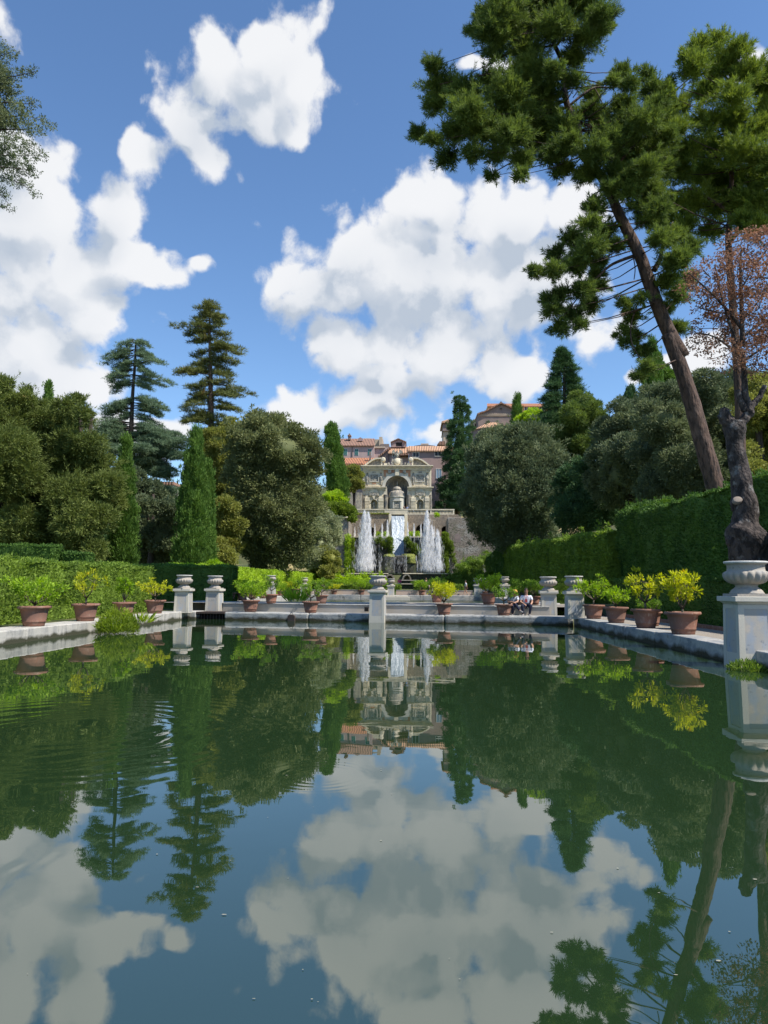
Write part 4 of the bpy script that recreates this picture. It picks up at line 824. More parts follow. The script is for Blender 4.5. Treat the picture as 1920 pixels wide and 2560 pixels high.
ltree('leafy_tree', 'yellow-green leafy tree behind the gnarled trunk at the right edge', 'tree', [(1600,620,90),(1660,720,90),(1560,700,60),(1620,820,80),(1700,560,110),(1640,480,80),(1720,850,100),(1540,620,50),(1620,330,110),(1700,400,110),(1580,420,80)], 7, 40, L['yellowoak'], None, cr=.45, Ln=.18, Wd=.075, seed=23, **DN)
ltree('leafy_tree', 'small round bright tree beside the hilltop cypress on the right', 'tree', [(1150,240,38),(1130,210,28),(1170,250,40),(1150,290,50)], 7, 105, L['cypress'], None, cr=.6, Ln=.35, Wd=.14, seed=24, **DN)
ltree('leafy_tree', 'bright yellow-green tree top between the church and the fir', 'tree', [(450,470,35),(500,450,45),(550,480,40),(480,500,45),(540,520,40)], 7, 120, L['hedgelit'], None, cr=.7, Ln=.4, Wd=.16, seed=25, trunk_r=.3, **DN)
ltree('pine_tree', 'dark domed pine beside the fir on the right skyline', 'tree', [(740,370,55),(790,410,50),(700,430,60),(780,470,55),(820,450,30),(720,520,70),(640,540,70),(760,580,60),(700,620,80),(800,540,40),(650,640,60)], 7, 92, L['pine'], None, cr=.7, Ln=.4, Wd=.09, seed=26, **DN)
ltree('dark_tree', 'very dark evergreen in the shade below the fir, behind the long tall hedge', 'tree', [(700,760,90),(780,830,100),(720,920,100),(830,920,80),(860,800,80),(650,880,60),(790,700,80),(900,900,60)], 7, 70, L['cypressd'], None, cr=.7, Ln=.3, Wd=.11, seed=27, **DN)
ltree('leafy_tree', 'small bright tree left of the fountain facade, above the ivy', 'tree', [(300,800,50),(340,850,45),(290,880,60),(340,920,50),(280,950,50),(320,780,30),(355,890,30)], 1, 150, L['yellowoak'], None, cr=.6, Ln=.4, Wd=.16, seed=28, dy=1, **DN)
ltree('leafy_bush', 'low yellow-green bush at the foot of the far cypress beside the facade', 'bush', [(90,1050,50),(150,1040,50),(190,1060,40),(110,1090,50)], 1, 134, L['hedgelit'], None, cr=.6, Ln=.4, Wd=.16, seed=29, dy=1, trunk_r=.15, **DN)
ltree('ivy_mound', 'light green ivy mound spilling over the wall left of the balustrade', 'bush', [(60,1170,60),(130,1150,60),(200,1155,60),(260,1160,50),(290,1175,35),(230,1200,60),(280,1230,35),(120,1200,60)], 1, 131, L['ivy'], None, cr=.55, Ln=.35, Wd=.18, seed=30, dy=1, trunk_r=.15, **DN)
# yew mass far left
GY = 'dark shaggy yews on the far left'
YW = dict(spray=(46, 40, .26, .055, .35, .20, .6, 1.25), per=60, core=.70, hide=.68, dens=1.0, cr=.55, Ln=.26, Wd=.07, flat=.75, upb=.25)
ltree('yew_tree', 'shaggy dark yew cut by the left edge of the photo', 'tree', [(-60,530,110),(0,460,50),(20,550,80),(-30,680,130),(60,630,80),(40,750,110),(-40,860,140),(80,860,110),(20,990,120),(90,1090,100),(-20,1140,120),(80,1190,90)], 6, 50, L['yew'], GY, seed=31, **YW)
ltree('yew_tree', 'shaggy dark yew in the middle of the far left mass with a rust-coloured twig', 'tree', [(110,520,45),(150,590,70),(200,630,80),(120,710,90),(210,750,110),(150,840,110),(250,870,110),(180,970,120),(270,1040,100),(180,1110,110),(250,1200,90),(130,480,20),(190,550,30)], 6, 53, L['yew'], GY, seed=32, **YW)
ltree('yew_tree', 'shaggy dark yew forming the right end of the far left mass', 'tree', [(300,550,45),(360,520,28),(330,620,70),(390,590,40),(310,730,90),(400,730,70),(350,830,100),(450,830,80),(330,960,110),(440,940,90),(500,910,60),(370,1080,100),(450,1060,70),(360,1200,90),(440,1210,45),(520,990,50)], 6, 51, L['yew'], GY, seed=33, **YW)
ltree('leafy_tree', 'mixed olive-brown tree behind the two left cypresses', 'tree', [(650,1010,50),(720,1040,70),(790,1020,60),(660,1120,70),(750,1140,80),(820,1100,50),(680,1220,70),(780,1230,70),(600,900,80),(700,940,50)], 6, 68, L['oakd'], None, cr=.6, Ln=.28, Wd=.11, seed=34, **DN)
ltree('leafy_tree', 'yellow-green oak between the broadest cypress and the huge holm oak', 'tree', [(1040,1010,50),(1060,1090,60),(1000,1120,60),(1060,1180,50),(1000,1200,50),(1040,1240,40),(1000,1040,50)], 6, 66, L['yellowoak'], None, cr=.5, Ln=.26, Wd=.11, seed=35, **DN)
ltree('leafy_tree', 'tall olive-green tree behind the redwood trunk', 'tree', [(1000,700,60),(1060,720,60),(960,760,60),(1040,800,80),(980,850,70),(1050,900,80),(990,950,80),(1080,640,40),(1110,960,60)], 6, 84, L['yellowoak'], None, cr=.7, Ln=.32, Wd=.13, seed=36, **DN)
ltree('olive_tree', 'pale grey-green olive tree in front of the huge holm oak beside the fountain', 'tree', [(1480,1060,45),(1530,1090,40),(1440,1110,55),(1510,1140,55),(1400,1170,45),(1470,1180,60),(1540,1160,30),(1430,1240,50),(1500,1230,45),(1390,1250,35)], 6, 96, L['olive'], None, cr=.6, Ln=.32, Wd=.10, seed=37, **{**DN, 'core': .55})
ltree('leafy_bush', 'yellowish shrub at the foot of the stone pier beside the fountain', 'bush', [(1500,1220,30),(1530,1250,35),(1490,1270,35),(1540,1290,30),(1470,1300,30),(1510,1310,30)], 6, 94, L['yellowoak'], None, cr=.5, Ln=.3, Wd=.13, seed=38, trunk_r=.1, **DN)
ltree('leafy_bush', 'fresh green shrub below the broadest cypress, over the hedge', 'bush', [(940,1290,25),(990,1270,22),(1020,1295,28),(970,1310,25),(1060,1305,18)], 6, 48, L['lemon'], None, cr=.3, Ln=.16, Wd=.07, seed=39, dy=.6, trunk_r=.08, **DN)
ltree('leafy_tree', 'dense tree closing the gap between the yews and the slim cypress', 'tree', [(480,1110,50),(470,1220,45),(500,1020,50),(510,1180,40)], 6, 60, L['cypressd'], None, cr=.5, Ln=.26, Wd=.10, seed=40, dy=1, **DN)
# ---------------- conifers with tiers: branches and pads
def tiered(name, label, trunk_pts, wt, r, Y, branches, leaf, bark, pad, seed, Ln, Wd, cr, per, droop=.12, trunkY0=None, upb=.1, padw=.5, extra=None):
    """branches: (x0,y0,x1,y1) px from trunk to tip; foliage pads lie along them"""
    rs = np.random.default_rng(seed); tb = MB(); q = tube_px(tb, r, trunk_pts, Y, wt[0], wt[1], 10, .08, seed); C = []; N = []; Rr = []
    m = mp(r, Y)
    for (x0, y0, x1, y1) in branches:
        ln = math.hypot(x1 - x0, y1 - y0); dep = rs.uniform(-.6, .6) * ln * m
        A = W(r, x0, y0, Y); B = W(r, x1, y1, Y); B = Vector((B.x, Y + dep, B.z)); mid = A.lerp(B, .5) + Vector((0, 0, ln * m * droop)); P = [A, A.lerp(mid, .6), mid, mid.lerp(B, .55) + Vector((0, 0, .02 * ln * m)), B]
        tb.tube(P, [max(.05, ln * m * .022), max(.04, ln * m * .017), .04, .03, .015], 5)
        k = max(4, int(ln * m / (cr * padw)))
        for i in range(k):
            t = .22 + .80 * (i + rs.uniform()) / k; seg_ = min(t, .999) * 4; a = int(seg_); p = P[a].lerp(P[a + 1], seg_ - a); sp = ln * m * pad * (1.0 - abs(t - .55) * .9); lift = rs.normal() * cr * .3
            for s_ in range(2):
                C.append((p.x + rs.normal() * sp * .25, p.y + rs.uniform(-1, 1) * sp, p.z + rs.normal() * cr * .25)); N.append((0, 0, 1)); Rr.append(cr * rs.uniform(.6, 1.2))
    N = np.array(N, float); C = np.array(C)
    V, k = clump_leaves(C, N, Rr, per, Ln, Wd, .38, upb, .9, False, .55); parts = [(V, k, 0)]
    if extra: parts += extra
    b = q[0]; return mk_tree(name, label, 'tree', (b.x, Y, min(b.z, hgt(b.x, Y))), parts, leaf, tb, bark)
rs = np.random.default_rng(44); br = []
# redwood, right of cedar
env = [(95,35,30),(130,60,60),(165,95,75),(215,165,85),(265,105,150),(320,100,115),(370,125,120),(420,150,135),(470,140,175),(520,150,120),(570,150,150),(620,130,150),(670,110,110)]
for (y, l, rr_) in env:
    for k in range(3):
        yy = y + rs.uniform(-30, 30); br.append((970, yy - 12, 970 - l * rs.uniform(.55, 1.12), yy + rs.uniform(-22, 30))); yy = y + rs.uniform(-30, 30); br.append((970, yy - 12, 970 + rr_ * rs.uniform(.55, 1.12), yy + rs.uniform(-22, 30)))
    for k in range(5): yy = y + rs.uniform(-28, 28); br.append((970, yy - 10, 970 + rs.uniform(-.5, .5) * (l + rr_) * .7, yy + rs.uniform(-8, 26)))
tiered('redwood_tree', 'tallest conifer on the left, brownish-green redwood with a straight trunk', [(985,1300),(980,1000),(975,800),(972,600),(970,400),(966,200),(964,80)], (50, 4), 6, 88, br, L['redwood'], 'bark', .18, 45, .48, .08, .50, 20, .05, padw=.55)
br = []
for (y, l, rr_) in [(262,70,70),(300,140,90),(330,125,100),(380,110,150),(425,120,165),(455,100,80),(545,150,150),(575,155,185),(605,100,110),(530,60,120),(350,60,60)]:
    for k in range(3):
        yy = y + rs.uniform(-14, 14); br.append((615, yy - 14, 615 - l * rs.uniform(.55, 1.1), yy + 14 + rs.uniform(-16, 22))); yy = y + rs.uniform(-14, 14); br.append((615, yy - 14, 615 + rr_ * rs.uniform(.55, 1.1), yy + 14 + rs.uniform(-16, 22)))
for (y, l, rr_) in [(675,215,60),(700,220,190),(730,200,230),(770,120,250),(810,60,220),(850,20,200),(650,190,170),(960,60,190),(1010,60,180)]:
    for k in range(6):
        yy = y + rs.uniform(-22, 22); br.append((610, yy - 14, 610 - l * rs.uniform(.5, 1.0), yy + 14 + rs.uniform(-8, 14))); br.append((615, yy - 14, 615 + rr_ * rs.uniform(.45, 1.0), yy + 14 + rs.uniform(-8, 14)))
lowc = lobes_px(6, [(450,690,60,13),(520,668,60,13),(690,690,80,16),(775,680,70,15),(830,712,50,13),(640,742,80,17),(740,765,90,20),(825,775,45,16),(700,830,75,16),(480,730,60,14),(430,745,40,12),(760,850,60,18),(660,800,70,16),(790,940,50,20),(700,1000,90,26),(790,1030,50,24)], 78, 3, .3, 71)
cedx = crown_lobes(lowc, dens=1.1, cr=.55, per=60, Ln=.34, Wd=.06, core=.5, hide=.45, flat=.35, upb=.1, diamond=False, spread=.5)
tiered('cedar_tree', 'blue-green cedar with flat tiers and a bare dark trunk, left of the redwood', [(622,1300),(625,1000),(618,850),(605,700),(607,600),(612,480),(622,350),(625,255)], (36, 8), 6, 78, br, L['cedar'], 'barkdark', .26, 46, .34, .055, .34, 20, .10, upb=0, padw=.42, extra=cedx)
# fir on the right skyline
br = []
for y in range(110, 360, 12):
    hw = 12 + (y - 90) * .36
    for k in range(4): br.append((652 + rs.uniform(-2, 2), y - 6, 652 + rs.choice([-1, 1]) * hw * rs.uniform(.7, 1.15), y + rs.uniform(-4, 10)))
for y in range(360, 720, 16):
    hw = 100 + (y - 360) * .12
    for k in range(7): br.append((650, y - 10, 650 + rs.choice([-1, 1]) * hw * rs.uniform(.6, 1.0), y + rs.uniform(0, 18)))
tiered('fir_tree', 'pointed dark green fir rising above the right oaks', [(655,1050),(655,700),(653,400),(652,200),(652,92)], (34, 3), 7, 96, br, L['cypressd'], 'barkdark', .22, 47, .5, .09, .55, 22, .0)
# rust twig
# ---------------- hedges
def hedge2(label, leaf, p, q, w, z0, zt0, zt1, **kw): return hedge('clipped_hedge', label, L[leaf], p, q, w, z0, zt0, zt1, group='clipped hedges', **kw)
# depth goes to the left of p->q, so faces toward the camera are on the right hand side
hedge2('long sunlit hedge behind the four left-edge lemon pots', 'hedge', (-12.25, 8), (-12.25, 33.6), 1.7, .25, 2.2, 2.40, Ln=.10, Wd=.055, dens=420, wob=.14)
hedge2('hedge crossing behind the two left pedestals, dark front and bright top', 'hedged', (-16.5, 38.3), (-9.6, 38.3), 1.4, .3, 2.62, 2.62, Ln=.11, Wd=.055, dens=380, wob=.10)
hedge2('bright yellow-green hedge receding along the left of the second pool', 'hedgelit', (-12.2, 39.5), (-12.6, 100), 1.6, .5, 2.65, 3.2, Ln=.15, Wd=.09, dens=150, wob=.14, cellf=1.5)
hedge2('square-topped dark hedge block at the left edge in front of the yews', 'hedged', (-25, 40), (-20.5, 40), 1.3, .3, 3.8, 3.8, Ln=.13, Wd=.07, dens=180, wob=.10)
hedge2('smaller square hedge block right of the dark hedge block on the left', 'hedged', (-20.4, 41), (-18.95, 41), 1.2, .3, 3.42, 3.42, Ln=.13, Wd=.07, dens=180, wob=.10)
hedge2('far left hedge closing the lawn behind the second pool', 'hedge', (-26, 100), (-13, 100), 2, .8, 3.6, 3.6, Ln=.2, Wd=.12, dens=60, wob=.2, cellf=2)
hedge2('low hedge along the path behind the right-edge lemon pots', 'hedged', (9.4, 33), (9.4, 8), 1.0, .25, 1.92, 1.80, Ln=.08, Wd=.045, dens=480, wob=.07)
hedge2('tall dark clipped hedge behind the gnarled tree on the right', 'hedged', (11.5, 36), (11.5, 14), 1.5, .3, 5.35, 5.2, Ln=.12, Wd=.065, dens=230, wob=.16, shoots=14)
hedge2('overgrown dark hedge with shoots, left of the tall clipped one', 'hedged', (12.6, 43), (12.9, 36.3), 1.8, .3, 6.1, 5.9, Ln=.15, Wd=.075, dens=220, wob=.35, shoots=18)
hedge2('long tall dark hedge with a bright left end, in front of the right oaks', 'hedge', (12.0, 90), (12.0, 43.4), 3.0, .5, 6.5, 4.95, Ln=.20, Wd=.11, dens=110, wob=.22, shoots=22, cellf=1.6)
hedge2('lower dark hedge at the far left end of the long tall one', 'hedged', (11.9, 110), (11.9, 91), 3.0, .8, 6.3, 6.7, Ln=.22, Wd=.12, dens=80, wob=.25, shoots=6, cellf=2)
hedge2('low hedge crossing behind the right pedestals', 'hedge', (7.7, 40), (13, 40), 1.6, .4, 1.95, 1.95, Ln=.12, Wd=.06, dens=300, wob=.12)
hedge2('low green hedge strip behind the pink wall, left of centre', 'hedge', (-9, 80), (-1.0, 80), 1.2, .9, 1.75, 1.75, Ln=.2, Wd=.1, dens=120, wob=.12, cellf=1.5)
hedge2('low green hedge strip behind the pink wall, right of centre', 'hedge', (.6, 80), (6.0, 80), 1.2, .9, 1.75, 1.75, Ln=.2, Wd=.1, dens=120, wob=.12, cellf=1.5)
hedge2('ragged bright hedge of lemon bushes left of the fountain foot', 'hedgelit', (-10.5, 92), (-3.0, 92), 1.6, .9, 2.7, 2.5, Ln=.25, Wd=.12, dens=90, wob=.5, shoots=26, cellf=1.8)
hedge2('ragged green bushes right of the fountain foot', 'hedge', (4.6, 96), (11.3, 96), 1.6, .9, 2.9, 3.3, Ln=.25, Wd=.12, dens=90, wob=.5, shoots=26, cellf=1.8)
# ------------------------------------------------------------------ buildings
def fb(b, r, x0, y0, x1, y1, Y, dep, off=0.0):
    """box whose front face covers the region rect at distance Y, depth dep behind it"""
    a = W(r, x0, y1, Y); c = W(r, x1, y0, Y); b.box(min(a.x, c.x), Y - off, min(a.z, c.z), max(a.x, c.x), Y + dep, max(a.z, c.z)); return b
def fpoly(b, r, pts, Y, dep, off=0.0):
    P = [W(r, x, y, Y) for x, y in pts]; b.prism([(p.x, p.z) for p in P], Y - off, Y + dep); return b
class House:
    def __init__(s, label, r, Y, cx, cy, name='house', cat='house', group=None):
        s.r = r; s.Y = Y; p = W(r, cx, cy, Y); s.t = thing(name, label, cat, (p.x, Y, p.z), 0, group)
    def box(s, name, m, x0, y0, x1, y1, dep=8, off=0, dy=0, parent=None, bevel=0, label=None):
        o = fb(MB(), s.r, x0, y0, x1, y1, s.Y + dy, dep, off).build(name, M[m] if isinstance(m, str) else m, parent or s.t, parent is None, bevel, label)
        return o
    def poly(s, name, m, pts, dep=8, off=0, dy=0, bevel=0): return fpoly(MB(), s.r, pts, s.Y + dy, dep, off).build(name, M[m], s.t, True, bevel)
    def roof(s, x0, x1, ye, yr, m='tile', back=6, over=.5, thick=.25, dy=0, x0r=None, x1r=None):
        """sloping tiled roof from the eave (front) to the ridge"""
        Y = s.Y + dy; a = W(s.r, x0, ye, Y - over); b_ = W(s.r, x1, ye, Y - over); c = W(s.r, x0r if x0r is not None else x0, yr, Y + back); d = W(s.r, x1r if x1r is not None else x1, yr, Y + back)
        dn = Vector((0, 0, -thick)); b = MB().add([a, b_, d, c, a + dn, b_ + dn, d + dn, c + dn], [(0, 1, 2, 3), (7, 6, 5, 4), (0, 4, 5, 1), (1, 5, 6, 2), (2, 6, 7, 3), (3, 7, 4, 0)]); return b.build('roof', M[m], s.t, True)
    def window(s, x0, y0, x1, y1, m='glass', frame='white', fw=4, dy=0, mull=True):
        f = MB(); Y = s.Y + dy
        fb(f, s.r, x0 - fw, y0 - fw, x0, y1 + fw, Y, .1, .10); fb(f, s.r, x1, y0 - fw, x1 + fw, y1 + fw, Y, .1, .10); fb(f, s.r, x0, y0 - fw, x1, y0, Y, .1, .10); fb(f, s.r, x0 - fw, y1, x1 + fw, y1 + fw, Y, .1, .16)
        if mull: fb(f, s.r, (x0 + x1) / 2 - fw * .4, y0, (x0 + x1) / 2 + fw * .4, y1, Y, .1, .08)
        w = f.build('window', M[frame], s.t, True); o = fb(MB(), s.r, x0, y0, x1, y1, Y, .05, .03).build('pane', M[m], w); return w
    def shut(s, x0, y0, x1, y1, dy=0):
        f = fb(MB(), s.r, x0 - 3, y0 - 3, x1 + 3, y1 + 3, s.Y + dy, .1, .04).build('window', M['white'], s.t, True)
        b = MB(); mid = (x0 + x1) / 2; fb(b, s.r, x0, y0, mid - .8, y1, s.Y + dy, .05, .09); fb(b, s.r, mid + .8, y0, x1, y1, s.Y + dy, .05, .09); o = b.build('shutter', M['shutter'], f)
GH = 'old houses above the fountain'
h = House('faded pink house with teal shutters above the red tiled roof on the left', 1, 188, 340, 900, group=GH)
h.box('wall', 'pinkhouse2', 185, 562, 500, 990, 10); h.roof(178, 505, 564, 503, 'tiledull', 7)
for x in (220, 322, 443): h.shut(x, 600, x + 31, 656)
h.box('chimney', 'church', 258, 478, 282, 512, 1.5, dy=4); h.box('chimney_cap', 'tiledull', 254, 468, 286, 479, 1.8, dy=3.8); h.box('chimney_pot', 'church', 264, 456, 276, 468, 1, dy=4)
h.poly('dormer', 'pinkhouse', [(350, 525), (350, 503), (372, 490), (393, 503), (393, 525)], 3, dy=3)
h.box('annex_wall', 'pinkhouse2', 500, 585, 640, 990, 8, dy=2); h.box('parapet', 'beige', 490, 575, 600, 590, 6, dy=1.5); h.box('drainpipe', 'iron', 294, 565, 299, 700, .2, .2)
h = House('low wing with a bright orange tiled roof left of the facade', 1, 176, 340, 990, group=GH)
h.box('wall', 'pinkhouse', 225, 738, 545, 1100, 8); h.roof(222, 545, 740, 680, 'tile', 8, x1r=545); h.shut(350, 772, 382, 818); h.box('eave_beam', 'barkdark', 224, 736, 400, 744, .5, .45)
h.box('chimney', 'church', 455, 625, 470, 700, 1.2, dy=3)
h = House('pale distant block with a terrace on the skyline left of the dormer', 1, 225, 500, 620, group=GH)
h.box('wall', 'beige', 400, 510, 582, 640, 10); h.box('parapet', 'white', 405, 500, 470, 512, 6); h.box('stair_turret', 'beige', 548, 505, 578, 585, 4, 3); h.box('setback', 'church', 560, 575, 640, 640, 6, 4)
h = House('large pink-grey house with orange roof right behind the facade', 1, 172, 860, 1150, group=GH)
h.box('wall', 'pinkhouse', 818, 612, 1300, 1170, 12); h.box('side_wall', 'pinkhouse', 632, 630, 817, 1170, 12, dy=.6)
h.roof(815, 1300, 612, 572, 'tilelight', 5); h.roof(628, 830, 632, 578, 'tilelight', 6, dy=.3, x0r=650)
h.poly('gable_wall', 'pinkhouse', [(540, 672), (640, 590), (640, 1000), (540, 1000)], 8, dy=1.4); 
b = MB(); fpoly(b, 1, [(533, 668), (645, 578), (650, 590), (540, 680)], 173.0, 9, .3); b.build('verge_roof', M['tiledull'], h.t, True)
for a in ((858, 632, 910, 674), (1060, 622, 1114, 664)): h.window(*a, m='glass')
h.window(1072, 785, 1118, 868, m='blueglass'); h.window(672, 648, 700, 672, dy=.6)
h.box('drainpipe', 'iron', 632, 632, 638, 745, .2, .2, dy=.5)
h.poly('dormer', 'pinkhouse', [(657, 582), (657, 530), (722, 508), (790, 530), (790, 582)], 5, dy=4); h.box('dormer_opening', 'dark', 700, 538, 757, 574, .1, .02, dy=4)
b = MB(); fpoly(b, 1, [(650, 535), (722, 502), (722, 509), (652, 541)], 176, 5.4, .4); fpoly(b, 1, [(722, 502), (797, 533), (794, 540), (722, 509)], 176, 5.4, .4); b.build('dormer_roof', M['tiledull'], h.t, True)
h.poly('lower_roof', 'tiledull', [(735, 655), (818, 655), (818, 665), (735, 668)], 2, 1.6)
h = House('small pale roof blocks on the skyline between dormer and bell tower', 1, 205, 960, 600, group=GH)
h.box('wall', 'beige', 930, 548, 1000, 620, 6); h.poly('gable', 'church', [(870, 575), (960, 562), (1060, 575), (1060, 620), (870, 620)], 6, 1); h.poly('roof', 'tiledull', [(1078, 570), (1100, 540), (1150, 540), (1150, 575)], 8, 2)
h = House('bell tower with an arched opening behind the ragged conifer', 1, 215, 1165, 620, 'bell_tower', 'tower')
h.box('shaft', 'beige', 1138, 434, 1215, 640, 9); h.box('belfry', 'church', 1134, 368, 1218, 430, 9, .3); h.box('string_course', 'church', 1130, 429, 1222, 436, 9.5, .6)
fpoly(MB(), 1, [(1170, 432), (1170, 390)] + [(1183 - 13 * math.cos(a), 388 - 16 * math.sin(a)) for a in np.linspace(.2, math.pi - .2, 6)] + [(1196, 390), (1196, 432)], 215, .2, .4).build('arch_opening', M['dark'], h.t, True)
a = W(1, 1120, 350, 215); c = W(1, 1232, 350, 215); e = W(1, 1178, 325, 220)
MB().add([(a.x, 214.2, a.z), (c.x, 214.2, a.z), (c.x, 226, a.z), (a.x, 226, a.z), (e.x, 220, e.z), (a.x, 214.2, a.z - .5), (c.x, 214.2, a.z - .5), (c.x, 226, a.z - .5), (a.x, 226, a.z - .5)], [(0, 1, 4), (1, 2, 4), (2, 3, 4), (3, 0, 4), (5, 6, 1, 0), (6, 7, 2, 1), (8, 5, 0, 3), (8, 7, 6, 5)]).build('roof', M['tilelight'], h.t, True)
# church (coordinates of region 14b: 1080..1300 x 980..1160)
RG[15] = (1080, 980, 7.541)
h = House('brick church with a low gable and a slit window on the hill to the right', 15, 200, 1180, 760, 'church', 'church')
h.poly('wall', 'church', [(862, 430), (965, 395), (1300, 222), (1500, 300), (1700, 390), (1700, 760), (882, 760)], 30)
h.poly('side_wall', 'beige', [(735, 560), (858, 470), (884, 760), (780, 790), (735, 790)], 2, dy=6)
b = MB(); fpoly(b, 15, [(945, 385), (1300, 205), (1300, 228), (955, 405)], 200, 30, .8); fpoly(b, 15, [(1300, 205), (1720, 385), (1715, 405), (1300, 228)], 200, 30, .8); fpoly(b, 15, [(850, 412), (950, 372), (960, 395), (855, 435)], 200, 30, .8); b.build('roof', M['tiledull'], h.t, True)
h.box('finial', 'church', 1285, 186, 1315, 212, 1, .4)
b = MB()
for i in range(30): fb(b, 15, 875 + i * 21, 405 + (8 if i % 2 else 0), 886 + i * 21, 445, 200, .3, .25)
fb(b, 15, 868, 446, 1500, 458, 200, .3, .2); b.build('corbel_table', M['beige'], h.t, True)
fpoly(MB(), 15, [(1042, 610), (1042, 560), (1050, 540), (1058, 535), (1068, 542), (1076, 560), (1076, 610)], 200, .2, .15).build('slit_window', M['dark'], h.t, True)
MB().lathe([(.3, 0), (.3, .2), (.001, .2)], tuple(W(15, 1298, 325, 199.9)), 10).build('round_vent', M['dark'], h.t, True)
for (x0, y0, x1, y1) in ((812, 600, 828, 665), (770, 630, 784, 690)): h.box('side_window', 'dark', x0, y0, x1, y1, .1, .1, dy=6)
cA = W(15, 1180, 690, 196); m15 = mp(15, 196)
MB().lathe([(410 * m15, -4), (410 * m15, 0)], (cA.x, 200, cA.z), 28, a0=math.pi, a1=2 * math.pi).build('apse_wall', M['church'], h.t, True)
MB().lathe([(430 * m15, -.2), (430 * m15, 0), (150 * m15, 2.2)], (cA.x, 200, cA.z), 28, a0=math.pi, a1=2 * math.pi, smooth=False).build('apse_roof', M['tilelight'], h.t, True)
h = House('ochre building with three windows behind the church', 7, 235, 430, 520, group=GH)
h.box('wall', 'ochre', 276, 384, 600, 520, 12); h.roof(272, 604, 385, 373, 'tile', 5); h.box('lower_wall', 'beige', 455, 425, 600, 520, 4, 3); h.roof(452, 600, 428, 416, 'tile', 4, dy=-3)
for x in (458, 494, 531): h.window(x, 390, x + 22, 413, fw=2)
h = House('small pale building with a pink roof on the right skyline', 7, 190, 860, 560, group=GH)
h.box('wall', 'beige', 815, 474, 930, 560, 8); h.roof(812, 932, 474, 457, 'tilelight', 4)
h = House('low white garden building glimpsed behind the cedar trunk', 6, 100, 715, 990, 'garden_building')
h.box('wall', 'white', 650, 905, 800, 1000, 5); h.box('roof', 'tiledull', 645, 895, 806, 908, 6, .5); h.box('door_opening', 'dark', 690, 940, 715, 985, .1, .03)
# ------------------------------------------------------------------ organ fountain facade
YF = 158.0
F_ = House('baroque travertine fountain facade with a great central arch at the end of the garden', 9, YF, 850, 1155, 'fountain_facade', 'monument')
T = F_.t
def part(name, fn, m, **kw): b = MB(); fn(b); return b.build(name, M[m], T, True, **kw)
def archpts(cx, cy, rx, ry, n=12, a0=0.0, a1=math.pi): return [(cx - rx * math.cos(a0 + (a1 - a0) * i / n), cy - ry * math.sin(a0 + (a1 - a0) * i / n)) for i in range(n + 1)]
# body with arched hole
def body(b):
    for s in (1, -1):
        X = lambda x: 850 + s * (x - 850)
        # lower wall with niche arch
        fpoly(b, 9, [(X(200), 1150), (X(200), 750), (X(355), 750), (X(355), 1150)], YF, 1.6); fpoly(b, 9, [(X(475), 1150), (X(475), 750), (X(660), 750), (X(660), 1150)], YF, 1.6)
        ap = archpts(415, 1035, 60, 60); fpoly(b, 9, [(X(x), y) for x, y in [(355, 750)] + [(355, 1035)] + ap[1:-1] + [(475, 1035), (475, 750)]], YF, 1.6)
        fb(b, 9, min(X(355), X(475)), 950, max(X(355), X(475)), 1150, YF + 1.0, .6)
        fpoly(b, 9, [(X(205), 760), (X(205), 400), (X(590), 400), (X(590), 760)], YF + .15, 1.6)
    ap = archpts(850, 735, 228, 212, 20); fpoly(b, 9, [(591, 735), (591, 400), (1109, 400), (1109, 735)] + [(x, y) for x, y in ap[::-1]], YF + .15, 1.6)
part('wall', body, 'trav')
# archivolt ring
def ringf(b):
    o_ = archpts(850, 735, 280, 268, 22); i_ = archpts(850, 735, 226, 210, 22)
    for k in range(22): fpoly(b, 9, [o_[k], o_[k + 1], i_[k + 1], i_[k]], YF, .5, .15)
part('archivolt', ringf, 'cream'); F_.box('keystone', 'trav', 815, 410, 885, 520, .5, .45)
# apse and its ribbed shell
pc = W(9, 850, 735, YF); ra = 228 * mp(9, YF); zb = W(9, 850, 1150, YF).z
MB().lathe([(ra, zb - pc.z), (ra, 0)], (pc.x, YF + .5, pc.z), 30, a0=0, a1=math.pi).build('niche_wall', M['travd'], T, True)
b = MB(); n = 90; K = 10; vs = []; fs = []
for k in range(K + 1):
    f = math.pi / 2 * k / K
    for i in range(n + 1):
        a = math.pi * i / n; rr = ra * math.cos(f) * (1 - .05 * (math.cos(a * 36) > 0)); vs.append((pc.x + rr * math.cos(a), YF + .5 + rr * math.sin(a), pc.z + ra * math.sin(f) * .94))
for k in range(K):
    for i in range(n): fs.append((k * (n + 1) + i, k * (n + 1) + i + 1, (k + 1) * (n + 1) + i + 1, (k + 1) * (n + 1) + i))
b.add(vs, fs); b.build('shell_vault', M['travd'], T, True)
